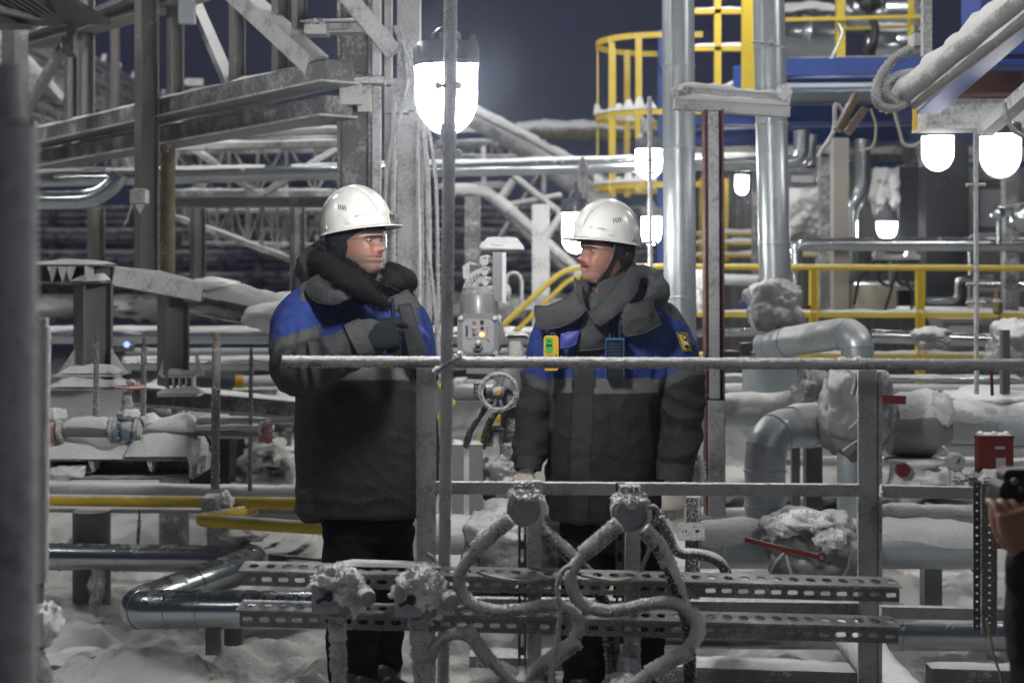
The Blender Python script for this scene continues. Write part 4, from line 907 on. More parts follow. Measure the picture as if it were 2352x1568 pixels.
wrapped('wrapped_valve', 'big tarpaulin-wrapped valve behind the right railing post', (1966, 935), 6.2, 74, 105, .15, 8, straps=([(1950, 850), (1962, 870), (1956, 905)], [(1975, 880), (1968, 920), (1985, 945), (1950, 985)], [(1935, 1035), (1975, 1010), (1995, 1030)], [(1920, 838), (1960, 830), (2005, 845)]))
pipe('insulated_pipe', 'pale blue pipe dropping below the big wrapped valve', [(1950, 1010), (1950, 1215)], 27, 6.2, 'galv_f', frost=300)
m = MB()
for q in range(26): 
    t = q/25; c = P(1990-18*math.sin(t*2.4), 1040+q*7.5, 6.0); r_ = .009
    m.tube([c+Vector((r_*math.cos(a*.785), (0 if q % 2 else r_*math.sin(a*.785)), r_*1.5*math.sin(a*.785))) for a in range(9)], .003, 5)
one(m, 'chain', 'frosted chain hanging below the big wrapped valve', 'chain', 'steel_w')
m = MB(); m.box(P(2048, 917, 5.9), px(64, 5.9), .012, px(19, 5.9), rot=Matrix.Rotation(.04, 3, 'Y')); one(m, 'red_lever', 'flat red lever poking out right of the railing post', 'lever', 'red', smooth=0)
m = MB(); m.bar(P(2279, 908, 6.2), P(2277, 852, 6.2), px(6, 6.2), .01); one(m, 'upright_lever', 'thin upright red handle just under the top rail at right', 'lever', 'red', smooth=0)
root = empty('grey_bonnet', 'big smooth grey bonnet dusted with snow, right of the railing post', 'valve', P(2110, 1045, 6.4)); d = 6.4
m = MB(); m.lathe(P(2030, 980, d), [(px(48, d), 0), (px(64, d), .02), (px(68, d), px(60, d)), (px(68, d), px(105, d)), (px(60, d), px(125, d)), (px(50, d), px(140, d)), (px(46, d), px(146, d))], (1, 0, 0), 30); m.build('bonnet_shell', 'act', root)
m = MB(); m.snowcap(P(2050, 980, d), P(2172, 980, d), px(66, d), 1.1, .03, seed=3); lump(m, P(2160, 950, d-.06), px(34, d), .07, px(46, d), .35, 4, 300, .012, ms=0); m.build('snow_layer', 'snow', root)
pipe('insulated_pipe', 'snow-topped pipe leaving the grey bonnet to the right edge', [(2172, 972), (2440, 980)], 44, 6.7, 'galv_f', snow=10, arc=1.25, seams=(.4,), frost=60, n=28)
m = MB(); lump(m, P(2275, 918, 6.9), px(95, 7), .25, px(26, 7), .4, 5, n=30); one(m, 'snow_heap', 'snow heap lying on the pipe beyond the red handle', 'snow heap', 'snow', smooth=60)
pipe('insulated_pipe', 'snow-topped pipe passing from the right man to the wrapped bundle', [(1590, 950), (1905, 945)], 34, 7.4, 'galv_f', snow=12, arc=1.2, seams=(.2, .5), frost=60)
pipe('insulated_pipe', 'pale stubby upright cylinder under the right riser', [(1768, 925), (1768, 838)], 62, 7.6, 'galv_f', n=32)
wrapped('wrapped_valve', 'dark folded tarpaulin bundle between the stubby cylinder and the post', (1862, 925), 7.2, 42, 70, .15, 12, jit=.6)
pipe('insulated_pipe', 'fat elbow pipe turning down in front of the snowy pipe', [(1935, 978, 6.5), (1757, 985, 6.2), (1757, 1250, 6.2)], 46, 6.3, 'galv_m', seams=(.1, .24, .46, .56, .66, .82), bend=.16, frost=350, n=30, snow=9, arc=1.2)
root = empty('snowy_flange', 'snow-packed flange with a red disc below the grey bonnet', 'flange', P(2110, 1125, 6.3)); d = 6.3
m = MB(); m.lathe(P(2100, 1118, d), [(px(66, d), 0), (px(58, d), .03), (px(54, d), px(50, d)), (px(68, d), px(56, d)), (px(68, d), px(64, d))], (0, 0, 1), 26); m.build('flange_body', 'snow', root)
m = MB(); m.lathe(P(2076, 1080, d-.13), [(px(15, d), 0), (px(17, d), .02)], (0, 1, 0), 20); m.build('red_disc', 'red', root)
m = MB(); lump(m, P(2130, 1100, d-.05), px(50, d), .1, px(26, d), .4, 3, 300, .01, m=0, ms=0); m.build('snow_layer', 'snow', root)
root = empty('red_box', 'red instrument box with two metal plates at the right', 'control box', P(2283, 1088, 5.9)); d = 5.9
m = MB(); m.box(P(2283, 1044, d), px(80, d), .05, px(88, d)); m.build('enclosure', 'red', root, smooth=0)
m = MB(); m.box(P(2283, 1001, d), px(83, d), .06, px(4, d)); m.build('lid_edge', 'red', root, smooth=0)
m = MB(); m.box(P(2299, 1067, d-.027), px(22, d), .004, px(32, d)); m.build('data_plate', 'act2', root, smooth=0)
m = MB(); m.box(P(2297, 1028, d-.027), px(20, d), .004, px(6, d)); m.build('name_plate', 'act2', root, smooth=0)
m = MB()
for x in (2252, 2283, 2312): lump(m, P(x, 995, d), px(7, d), .02, px(5, d), .3, x, 40, .008)
m.snowstrip(P(2246, 999, d), P(2320, 999, d), .05, .006, m=1, seed=3); m.build('snow_layer', ['snow', 'snow'], root)
m = MB(); m.lathe(P(2197, 1062, 5.8), [(px(13, 5.8), -.01), (px(19, 5.8), -.008), (px(21, 5.8), 0), (px(21, 5.8), .04)], (0, 1, 0), 26); g = empty('pressure_gauge', 'round frosted pressure gauge left of the red box', 'gauge', P(2197, 1090, 5.8)); m.build('gauge_case', 'act2', g)
m = MB(); m.bar(P(2197, 1063, 5.785), P(2205, 1052, 5.785), .002, .004); m.build('needle', 'blackink', g)
m = MB(); m.tube([P(2197, 1080, 5.82), P(2197, 1140, 5.82)], px(6, 5.8), 10); m.box(P(2200, 1104, 5.83), px(22, 5.8), .04, px(16, 5.8)); lump(m, P(2205, 1095, 5.8), px(20, 5.8), .04, px(12, 5.8), .4, 3); m.build('gauge_stem', 'steel_w', g)
m = MB(); r_ = px(11, 5.75); m.tube([P(2268, 1106, 5.75)+Vector((r_*math.cos(a*.3142), 0, r_*math.sin(a*.3142))) for a in range(21)], px(3.5, 5.75), 8)
one(m, 'lifting_ring', 'frosted lifting ring under the red box', 'ring', 'steel_w')
m = MB(); m.box(P(2290, 1112, 5.9), px(110, 5.9), .12, px(26, 5.9)); m.snowstrip(P(2235, 1098, 5.9), P(2345, 1098, 5.9), .14, .03, m=1, seed=8); one(m, 'box_bracket', 'snow-covered bracket under the red box', 'bracket', ['steel', 'snow'], smooth=0)
pipe('thin_tube', 'thin frosted tube bending down left of the pressure gauge', [(2165, 1025), (2182, 1040), (2178, 1130)], 4, 6.0, 'steel_w', cat='tube', bend=.02)
pipe('insulated_pipe', 'snowy pipe just below the middle rail at the right', [(2020, 1182), (2250, 1186)], 18, 6.6, 'galv_f', snow=8, arc=1.3, frost=60)
pipe('insulated_pipe', 'fat snow-covered pipe carrying the lever-operated wrapped valve', [(1596, 1255), (2238, 1256)], 50, 6.1, 'galv_f', snow=13, arc=1.25, seams=(.09, .62), frost=150, n=30)
m = MB(); m.lathe(P(2236, 1258, 6.1), [(px(46, 6), -.01), (px(58, 6), 0), (px(58, 6), .03), (px(30, 6), .04)], (1, 0, 0), 24); one(m, 'end_flange', 'dark blind flange closing the fat snow-covered pipe', 'flange', 'dark')
def lev(m): m.bar(P(1711, 1238, 5.55), P(1880, 1279, 5.55), .012, px(10, 5.6)); r_ = px(8, 5.6); m.tube([P(1887, 1279, 5.55)+Vector((r_*math.cos(a*.524), 0, r_*math.sin(a*.524))) for a in range(13)], px(3.5, 5.6), 8)
def snw(m):
    lump(m, P(1852, 1195, 5.7), px(62, 5.7), .10, px(22, 5.7), .5, 2, 500, .012, m=0, ms=0); lump(m, P(1905, 1235, 5.62), px(34, 5.7), .06, px(26, 5.7), .6, 12, 400, .012, m=0, ms=0); lump(m, P(1795, 1210, 5.7), px(34, 5.7), .06, px(22, 5.7), .6, 7, 200, .012, m=0, ms=0)
wrapped('wrapped_valve', 'wide snow-matted wrapped valve with a long red lever', (1860, 1248), 5.85, 102, 76, .17, 21, jit=.5, extra=(('lever', 'red', lev), ('snow_layer', 'snow', snw)), straps=([(1800, 1270), (1782, 1290), (1765, 1330), (1768, 1345)], [(1805, 1275), (1815, 1310), (1822, 1340)], [(1955, 1250), (1948, 1300), (1935, 1325)]))
pipe('insulated_pipe', 'pale pipe glimpsed beneath the fat snow-covered pipe', [(1596, 1345), (2440, 1350)], 26, 7.6, 'galv_f', snow=8, arc=1.3)
pipe('insulated_pipe', 'pale pipe seen between the upright risers above the fat pipe', [(1596, 1186), (1760, 1186)], 17, 7.6, 'galv_f', snow=4)
column('pipe_stand', 'grey square stand under the fat snow-covered pipe', 2118, 2158, 1302, 1392, 6.3, 'act', kind='B', cat='pipe support')
column('pipe_stand', 'dark square stand under the middle of the fat elbow', 1848, 1885, 1015, 1170, 6.9, 'dark', kind='B', cat='pipe support')
column('pipe_stand', 'slim dark stand left of the dark square stand', 1818, 1836, 1010, 1170, 7.3, 'steel_b', kind='B', cat='pipe support')
pipe('insulated_pipe', 'ringed galvanised pipe low at the right behind the lower strut', [(1240, 1446), (2440, 1458)], 38, 5.9, 'galv', seams=(.36, .64, .69, .845, .85), snow=5, arc=.7, n=28)
pipe('snowy_pipe', 'snow-covered pipe slanting toward the camera at the lower right', [(1945, 1450, 5.5), (2160, 1720, 4.6)], 44, 5.0, 'steel_w', snow=14, arc=1.4)
for lb, a, b_, h, sn in (('long holed channel with snow at the bottom right of the men', (1500, 1532, 5.4), (1990, 1548, 5.4), 46, 20), ('dark channel with a snow edge at the bottom right corner', (2120, 1540, 5.4), (2440, 1550, 5.4), 52, 10), ('frosted holed channel low between the two men', (1080, 1500, 5.7), (1560, 1520, 5.7), 26, 16)):
    root = empty('cable_channel', lb, 'channel', P(*b_)); m = MB(); A, B = P(*a), P(*b_); hh = px(h, 5.4)
    slot_plate(m, A-Vector((0, .12, hh/2)), (B-A), Vector((0, 0, 1)), (B-A).length, hh, int((b_[0]-a[0])/28), .22, .16); m.bar(A-Vector((0, .075, 0)), B-Vector((0, .075, 0)), .08, hh*.9); m.build('channel_body', 'dark', root, smooth=0)
    m = MB(); m.snowstrip(A+Vector((0, -.075, hh*.45)), B+Vector((0, -.075, hh*.45)), .09, px(sn*.8, 5.4), seed=h); m.build('snow_layer', 'snow', root)
m = MB()
m.box(P(1730, 1625, 5.2), px(640, 5.2), .3, .01); m.snowstrip(P(1480, 1620, 5.1), P(2000, 1620, 5.1), .12, .02, m=1, seed=5); one(m, 'grating_step', 'snowy grating step at the bottom edge right of the men', 'step', ['dark', 'snow'], smooth=0)
# behind the right man's hand
root = empty('frosted_stand', 'frost-bristling stand beside the right hand with a strap bracket', 'stand', P(1590, 1420, 5.15)); d = 5.15
m = MB(); m.bar(P(1590, 1440, d), P(1592, 1140, d), px(32, d), .04); 
for _ in range(900): m.spikes(P(1590+R.choice((-16, 16, R.uniform(-16, 16))), R.uniform(1140, 1430), d-.02), Vector((R.uniform(-.5, .5), -1, 0)), .008)
m.build('upright', ['dark', 'frost'], root, smooth=0)
m = MB(); slot_plate(m, P(1556, 1240, d-.06), Vector((1, 0, 0)), Vector((0, 0, 1)), px(62, d), px(40, d), 2, .4, .2); m.build('strap_bracket', 'steel_w', root, smooth=0)
m = MB(); lump(m, P(1600, 1095, 5.6), px(18, d), .05, px(52, d), .5, 4, 900, .02, m=0, ms=1); m.build('frost_plume', ['steel_w', 'frost'], root)
conduit('black ribbed hose curving away right of the right hand', [(1512, 1188), (1530, 1220), (1545, 1255), (1566, 1270), (1600, 1272), (1640, 1282), (1664, 1305), (1676, 1345)], 13, 5.05, 'hose', dens=700)

# right hand equipment behind the yellow rail
root = empty('yellow_railing', 'long yellow handrail running right behind both tall risers', 'railing', P(1900, 900, 9.0)); d = 9.0
m = MB(); m.tube(PP([(1480, 612), (2440, 616)], d), px(7, d), 12); m.frost_path(PP([(1480, 612), (2440, 616)], d), px(7, d), 40, .01); m.build('handrail', ['yellow', 'frost'], root)
for y, h in ((722, 11), (816, 9)):
    m = MB(); m.bar(P(1596, y, d), P(2440, y+3, d), .03, px(h, d)); m.snowstrip(P(1596, y-h/2, d), P(2440, y+3-h/2, d), .03, .02, m=1); m.build('knee_rail', ['yellow', 'snow'], root, smooth=0)
for x, y1 in ((1869, 820), (2113, 905), (2460, 905)):
    m = MB(); m.hbeam(P(x, y1, d), P(x, 618, d), .05, px(18, d), .006, up=Vector((1, 0, 0))); m.build('post', 'yellow', root, smooth=0)
root = empty('stair_rail', 'yellow stair rail descending left behind the right man', 'railing', P(1180, 760, 8.4)); d = 8.4
m = MB(); m.tube(rnd(PP([(1130, 770), (1300, 613), (1480, 612)], d), .12), px(6.5, d), 12); m.build('handrail', 'yellow', root)
m = MB(); m.tube(rnd(PP([(1170, 775), (1308, 640), (1345, 634), (1340, 612)], d), .06), px(6, d), 12); m.build('lower_rail', 'yellow', root)
for i, (lb, pts) in enumerate((('yellow stair stringer seen between the frosted pole and actuator', [(1003, 875), (1040, 925), (1000, 965)]), ('yellow stair stringer seen below the handwheel', [(1100, 1010), (1160, 945)]))):
    m = MB(); m.tube(PP(pts, 8.2), px(7, 8.2), 8); one(m, 'stair_stringer', lb, 'stair', 'yellow')
root = empty('yellow_ladder', 'small yellow ladder far behind the red-primed post', 'ladder', P(1638, 600, 13)); d = 13
for x in (1612, 1666): m = MB(); m.bar(P(x, 600, d), P(x, 410, d), .05, .05); m.build('stringer', 'yellow', root, smooth=0)
m = MB()
for y in range(415, 600, 24): m.bar(P(1612, y, d), P(1666, y, d), .03, .03)
m.build('rungs', 'yellow', root, smooth=0)
root = empty('yellow_railing', 'distant snow-laden yellow rails between the tall risers', 'railing', P(1700, 590, 12)); d = 12
for y in (538, 560, 588):
    m = MB(); m.bar(P(1585, y, d), P(1900, y-2, d), .03, px(6, d)); m.snowstrip(P(1585, y-3, d), P(1900, y-5, d), .08, px(7, d), m=1, seed=y); m.build('rail', ['yellow', 'snow'], root, smooth=0)
for lb, x0, x1, y0, y1, d, mt in (('tallest beige column under the blue platform', 1911, 1946, 318, 720, 9.4, 'beige'), ('pale column just left of the tallest beige column', 1882, 1910, 362, 720, 9.9, 'steel'), ('grey post left of the right riser below the small lamp', 1727, 1741, 440, 640, 11, 'steel'),
    ('slim grey post right of the small far lamp', 1765, 1774, 440, 640, 11.3, 'steel_b'), ('grey column at the right behind the thin tube', 2304, 2335, 400, 800, 9.8, 'steel')): column('steel_column', lb, x0, x1, y0, y1, d, mt, kind='B')
for lb, x0, x1, y0, y1, d in (('wide black cladding panel behind the yellow handrail', 2118, 2216, 330, 752, 10.7), ('narrow black cladding panel beside the small lamp', 2058, 2116, 385, 700, 11.2)):
    m = MB(); m.box(P((x0+x1)/2, (y0+y1)/2, d), px(x1-x0, d), .2, px(y1-y0, d)); m.lathe(P((x0+x1)/2, 420, d-.1), [(.04, -.004), (.05, 0)], (0, 1, 0), 16); one(m, 'cladding_panel', lb, 'panel', 'panel', smooth=0)
pipe('insulated_pipe', 'galvanised pipe behind the yellow handrail with a down-turned elbow', [(1828, 720), (1828, 561), (2440, 561)], 16, 9.3, 'galv', seams=(.1, .3, .5, .75), bend=.06)
pipe('insulated_pipe', 'short galvanised duct dropping behind the tallest beige column', [(1981, 320), (1981, 445), (1952, 478), (1952, 640)], 18, 10.4, 'galv', seams=(.3, .45))
pipe('insulated_pipe', 'upper short galvanised elbow left of the beige columns', [(1750, 378), (1856, 374), (1866, 310)], 13, 10, 'galv', seams=(.5,), bend=.08)
pipe('insulated_pipe', 'galvanised pipe under the knee rail with a tarpaulin wrap', [(2000, 772), (2310, 782)], 15, 8.6, 'galv', seams=(.3,))
wrapped('wrapped_valve', 'small rumpled tarpaulin wrap on the pipe under the knee rail', (2138, 776), 8.5, 38, 22, .12, 31, jit=.6)
wrapped('wrapped_valve', 'large draped tarpaulin at the right edge above the top rail', (2345, 800), 7.6, 62, 62, .2, 44, jit=.4)
m = MB(); slot_h = 0; m.bar(P(2308, 905, 6.6), P(2308, 757, 6.6), px(17, 6.6), .04); one(m, 'dark_post', 'short dark square post just above the top rail at right', 'post', 'dark', smooth=0)
wrapped('wrapped_tank', 'big pale covered vessel behind the right riser', (1850, 490), 10.6, 62, 66, .3, 52, mat='steel_w', jit=.2)
wrapped('wrapped_valve', 'crumpled pale cover hanging near the small lamp by the black panels', (2030, 440), 11, 26, 50, .15, 57, mat='steel_w', jit=.7)
wrapped('wrapped_tank', 'crumpled pale sack between the red-primed post and the handrail', (1625, 665), 9.6, 30, 48, .2, 63, mat='steel_w', jit=.6)
root = empty('instrument_rack', 'instrument rack with two white boxes and looping black cables', 'instrument', P(2010, 745, 9.8)); d = 9.8
m = MB(); m.box(P(2060, 590, d), px(105, d), .03, px(12, d)); m.build('rack_bar', 'steel_w', root, smooth=0)
for x in (2017, 2090):
    m = MB(); m.box(P(x, 584, d-.08), px(20, d), .08, px(18, d), rot=Matrix.Rotation(.4, 3, 'Y')); m.build('junction_box', 'helmet', root, smooth=0)
for pts in ([(2010, 600), (1975, 640), (1962, 700)], [(2030, 600), (2018, 640), (2045, 655), (2062, 620), (2050, 600)], [(2066, 600), (2060, 640), (2080, 652), (2098, 620)], [(2085, 598), (2080, 640), (2098, 680), (2090, 722)], [(2020, 575), (2030, 555), (2048, 570)], [(2082, 575), (2096, 552), (2108, 566)], [(2050, 655), (2040, 690), (2030, 720)]):
    m = MB(); m.tube(spline(PP(pts, d-.1)), px(3.5, d), 8); m.build('cable', 'black', root)
m = MB(); m.box(P(2005, 690, d+.3), px(86, d), .3, px(76, d)); m.build('cover', 'cream', root, smooth=0)
m = MB(); m.box(P(1900, 655, 10.2), px(36, 10), .3, px(130, 10)); m.ball(P(1900, 640, 10.0), px(16, 10), .1, px(20, 10)); one(m, 'grey_cabinet', 'grey cabinet half hidden by the yellow rail post', 'cabinet', 'act', smooth=0)
root = empty('silver_valve', 'bright silver valve assembly at the right behind the thin tube', 'valve', P(2320, 560, 9.0)); d = 9.2
m = MB(); m.ball(P(2292, 490, d), px(16, d), .06, px(18, d), jit=.2); m.ball(P(2350, 500, d), px(30, d), .1, px(34, d), jit=.2); m.build('valve_body', 'galv', root)
m = MB(); m.tube(PP([(2294, 505), (2294, 560)], d), px(7, d), 10); m.tube(PP([(2306, 480), (2350, 470), (2380, 480)], d), px(5, d), 8); m.build('valve_stem', 'galv', root)
m = MB(); m.lathe(P(2290, 745, 9.0), [(.03, 0), (.03, .05), (.02, .06), (.035, .08), (.035, .14), (.018, .16), (.018, .22)], (0, 0, 1), 12); one(m, 'brass_valve', 'small brass valve behind the yellow handrail at right', 'valve', 'brass')
m = MB(); m.box(P(1852, 706, 8.7), px(20, 8.7), .03, px(9, 8.7)); one(m, 'red_tag', 'small red tag left of the first yellow rail post', 'tag', 'red', smooth=0)
m = MB(); m.bar(P(1700, 700, 8.8), P(1745, 678, 8.8), .03, .035); m.bar(P(1745, 678, 8.8), P(1745, 640, 8.8), .02, .02); one(m, 'blue_lever', 'small blue lever right of the red-primed post', 'lever', 'blue', smooth=0)
m = MB(); m.box(P(1712, 802, 8.6), px(28, 8.6), .1, px(30, 8.6)); m.box(P(1678, 812, 8.5), px(36, 8.6), .1, px(14, 8.6)); m.box(P(1745, 812, 8.5), px(36, 8.6), .1, px(8, 8.6), m=1); one(m, 'equipment_box', 'dark equipment boxes below the rail right of the red-primed post', 'equipment', ['panel', 'blue'], smooth=0)
for i, (lb, a, b_, r, d) in enumerate((('thin galvanised pipe low behind the yellow handrail posts', (1600, 765), (1760, 762), 9, 9.6), ('galvanised pipe behind the crumpled pale sack', (1600, 640), (1760, 645), 13, 10.8), ('shiny pipe behind the instrument rack', (1960, 655), (2440, 660), 11, 11.0), ('shiny lower pipe behind the brass valve', (1960, 712), (2440, 715), 9, 10.6), ('long snow-edged pipe just beneath the top rail', (1600, 868), (2440, 872), 7, 8.4), ('dark pipe beneath the snow-edged pipe', (1600, 895), (2440, 898), 12, 8.9),
    ('pale pipe seen above the pressure gauge', (2140, 1022), (2440, 1026), 7, 7.0), ('second pale pipe seen left of the pressure gauge', (1790, 1060), (2440, 1064), 9, 7.6), ('thin vertical pipe right of the beige column', (1962, 480), (1962, 560), 6, 10))):
    pipe('small_pipe', lb, [a, b_], r, d, 'galv' if i % 2 == 0 else 'galv_f', snow=3 if i > 3 else 0, seams=(.4,))
m = MB()
for i in range(16): lump(m, P(1600+i*56, 1110+R.uniform(-12, 12), 9.6), px(60, 9.6), .5, px(34, 9.6), .4, i*2.9, n=16)
one(m, 'snow_heap', 'snow ridge behind the pipes at the right', 'snow heap', 'ground', smooth=60)

# right top: box beam, blue diagonal, trays, loops
root = empty('box_beam', 'grey box beam over the two glowing lamps at the right', 'beam', P(2240, 295, 6.9)); d = 6.9
m = MB(); m.bar(P(2116, 262, d), P(2460, 262, d), .16, px(62, d)); m.build('beam_body', 'steel_w', root, smooth=0)
m = MB(); m.bar(P(2110, 297, d), P(2460, 294, d), .24, px(8, d)); m.build('bottom_flange', 'steel_w', root, smooth=0)
m = MB(); m.bar(P(2116, 226, d), P(2460, 222, d), .20, px(10, d)); m.build('top_flange', 'rust', root, smooth=0)
m = MB(); m.bar(P(2190, 200, 7.3), P(2460, 196, 7.3), .10, px(60, 7.3)); one(m, 'rusty_panel', 'dull reddish panel above the grey box beam', 'panel', 'rust', smooth=0)
m = MB(); m.hbeam(P(2130, 235, 6.6), P(2440, -50, 4.8), .10, px(62, 5.8), .01); one(m, 'blue_beam', 'frosted blue beam slanting up to the top right corner', 'beam', 'blue', smooth=0)
m = MB(); m.box(P(2330, 60, 7.0), px(200, 7), .3, px(150, 7)); m.box(P(2340, 150, 6.9), px(180, 7), .2, px(10, 7)); one(m, 'blue_steelwork', 'dark blue steel frame behind the slanting beam', 'frame', 'blue', smooth=0)
pipe('snowy_tray', 'upper snow-caked cable tube slanting to the top right corner', [(2066, 228, 6.4), (2400, -45, 4.7)], 23, 5.6, 'steel_w', snow=15, arc=1.4, cat='cable duct', frost=200)
pipe('snowy_tray', 'lower snow-caked cable tube slanting to the top right corner', [(2102, 240, 6.3), (2420, -10, 4.7)], 13, 5.6, 'steel', snow=9, arc=1.4, cat='cable duct', frost=200)
for lb, pts, r in (('outer frozen conduit loop below the slanting tubes', [(2092, 112), (2050, 140), (2018, 185), (2012, 225), (2030, 248), (2062, 244), (2096, 222), (2112, 205)], 11), ('inner frozen conduit loop below the slanting tubes', [(2098, 168), (2060, 178), (2038, 196), (2040, 222), (2060, 236)], 12)):
    m = MB(); w_ = spline(PP(pts, 6.3), 6); m.tube(w_, px(r, 6.3), 12, jit=.05); m.frost_path(w_, px(r, 6.3), 900, .010); one(m, 'frozen_conduit', lb, 'conduit', ['conduit', 'frost'])
m = MB(); m.box(P(2108, 95, 6.4), px(30, 6.4), .1, px(30, 6.4)); m.box(P(2112, 120, 6.4), px(44, 6.4), .1, px(14, 6.4)); m.bar(P(2128, 130, 6.2), P(2128, -30, 6.2), px(20, 6.2), .04); one(m, 'conduit_bracket', 'frosted bracket and post holding the conduit loops', 'bracket', 'steel_w', smooth=0)
m = MB(); m.poly(P(1968, 218, 7.8), P(1925, 300, 7.8), [(-.05, -.02), (.05, -.02), (.05, .02), (-.05, .02)]); m.poly(P(1985, 250, 7.75), P(1945, 305, 7.75), [(-.04, -.02), (.04, -.02), (.04, .02), (-.04, .02)])
one(m, 'brown_bracket', 'brown angled bracket hanging under the blue platform', 'bracket', 'rustbrown', smooth=0)
for i, (lb, pts, r, mt) in enumerate((('pale cable from the brown bracket to the beige column', [(1950, 280), (1920, 240), (1915, 300), (1888, 345), (1880, 362)], 5, 'steel_w'), ('yellowish cable loop right of the brown bracket', [(2000, 250), (2012, 290), (2005, 335), (1980, 345)], 3, 'beigecable'), ('yellowish cable loop left of the lamp pair', [(2054, 255), (2066, 300), (2076, 330), (2100, 335), (2120, 322)], 4, 'beigecable'))):
    m = MB(); m.tube(spline(PP(pts, 8)), px(r, 8), 8); one(m, 'loose_cable', lb, 'cable', mt)
m = MB(); m.bar(P(2102, 300, 6.8), P(2102, 240, 6.8), px(9, 6.8), .03); one(m, 'yellow_strip', 'short yellow strip at the left end of the grey box beam', 'strip', 'yellow', smooth=0)
m = MB(); m.bar(P(2262, 300, 6.0), P(2400, 180, 5.2), .06, px(30, 5.6)); m.tube(spline(PP([(2306, 236), (2312, 270), (2330, 300), (2360, 318)], 5.4)), px(6, 5.4), 10); one(m, 'wall_bracket', 'frosted arm and dark cable at the right edge above the biggest lamp', 'bracket', 'steel_w', smooth=40)

# ------------------------------------------------------------------ electric actuator between the men
root = empty('electric_actuator', 'grey electric valve actuator with lit amber lamp between the two men', 'actuator', P(1150, 1100, 5.9)); d = 5.9; u = px(1, d)
m = MB(); c = P(1100, 760, d)
m.lathe(c+Vector((0, 0, -u*12)), [(u*45, 0), (u*46, u*20), (u*44, u*95), (u*42, u*98), (u*36, u*112), (u*20, u*114)], (0, 0, 1), 28)
m.lathe(P(1105, 765, d+.0), [(u*40, -u*40), (u*52, -u*36), (u*53, u*20), (u*45, u*40)], (0, 1, 0), 28)
m.lathe(P(1140, 765, d), [(u*40, -u*10), (u*44, 0), (u*40, u*12), (u*20, u*14)], (1, 0, 0), 24)
m.build('control_housing', 'act', root)
def rrect(w_, h, r, n=6):
    q = []
    for sx, sy, a0 in ((1, -1, -90), (1, 1, 0), (-1, 1, 90), (-1, -1, 180)):
        for k in range(n+1): a = math.radians(a0+90*k/n); q.append((sx*(w_-r)+r*math.cos(a), sy*(h-r)+r*math.sin(a)))
    return q
yv = Vector((0, 1, 0)); zv = Vector((0, 0, 1)); fc = P(1098, 767, d-.085)
m = MB(); m.poly(fc, fc+yv*.05, rrect(u*47, u*47, u*18), up=zv); m.build('panel_frame', 'act', root, smooth=30)
fc = P(1098, 771, d-.088); m = MB(); m.poly(fc, fc+yv*.02, rrect(u*36, u*38, u*15), up=zv); m.build('operator_panel', 'act2', root, smooth=30)
for dx, dz in ((-40, -36), (38, -36), (-40, 44), (40, 44)):
    m = MB(); m.lathe(P(1098+dx, 767-dz*-1, d-.10), [(u*4, 0), (u*5.5, .003), (u*5.5, .02)], (0, 1, 0), 12); m.build('corner_bolt', 'steel_w', root)
fy = d-.0905
for nm, x, y, r, mt in (('push_button', 1089, 741, 4.2, 'galv'), ('push_button', 1089, 754, 4.6, 'pink'), ('push_button', 1089, 767, 4.2, 'galv'), ('indicator_lamp', 1107, 740, 4.6, 'panel'), ('indicator_lamp', 1107, 754, 4.2, 'panel'), ('lit_indicator', 1107, 768, 4.6, 'amber')):
    m = MB(); m.lathe(P(x, y, fy), [(u*r*.7, -.008), (u*r, -.004), (u*r, .003)], (0, 1, 0), 14); m.build(nm, mt, root)
m = MB(); m.box(P(1098, 796, d-.10), u*10, .02, u*14); m.lathe(P(1098, 789, d-.105), [(u*3, -.01), (u*8, 0), (u*8, .012)], (0, 1, 0), 14); m.bar(P(1086, 800, d-.105), P(1108, 794, d-.105), .01, u*6); m.build('selector_switch', 'steel', root)
m = MB(); m.box(P(1095, 777, fy), u*46, .001, u*.8); m.box(P(1120, 760, fy), u*.8, .001, u*22); m.box(P(1098, 768, fy), u*5, .001, u*1); m.box(P(1098, 766, fy), u*1, .001, u*4); m.build('printed_lines', 'blackink', root, smooth=0)
m = MB(); m.bar(P(1117, 776, fy), P(1123, 781, fy), .001, u*1.2); m.bar(P(1123, 781, fy), P(1119, 781, fy), .001, u*1.2); m.bar(P(1119, 781, fy), P(1126, 787, fy), .001, u*1.2); m.build('lightning_mark', 'red', root, smooth=0)
def text(s, name, loc, size, mat, parent, rot=(math.pi/2, 0, 0), ext=.0006):
    cu = bpy.data.curves.new(name, 'FONT'); cu.body = s; cu.size = size; cu.extrude = ext; cu.align_x = 'CENTER'; cu.align_y = 'CENTER'
    t_ = bpy.data.objects.new(name, cu); COL.objects.link(t_); dg = bpy.context.evaluated_depsgraph_get()
    me = bpy.data.meshes.new_from_object(t_.evaluated_get(dg)); bpy.data.objects.remove(t_); me.materials.clear(); me.materials.append(M[mat])
    o = bpy.data.objects.new(name, me); COL.objects.link(o); base = Vector((0, 0, 0)); q = parent
    while q is not None: base += q.location; q = q.parent
    o.parent = parent; o.location = Vector(loc)-base; o.rotation_euler = rot; return o
text('auma', 'lettering', P(1073, 760, fy-.001), u*12, 'blackink', root, rot=(math.pi/2, math.pi/2, 0))
m = MB(); m.box(P(1146, 632, d), u*28, .09, u*118); m.build('sunshade_post', 'act', root, smooth=0)
m = MB(); m.box(P(1158, 638, d-.02), u*9, .06, u*114); m.build('frosted_edge', 'frost', root, smooth=0)
m = MB(); m.tube(PP([(1103, 568), (1125, 562), (1165, 564), (1203, 577)], d), [u*5, u*7, u*7, u*3], 10, flat=1); m.box(P(1150, 572, d), u*90, .14, u*5); m.build('hood', 'act', root)
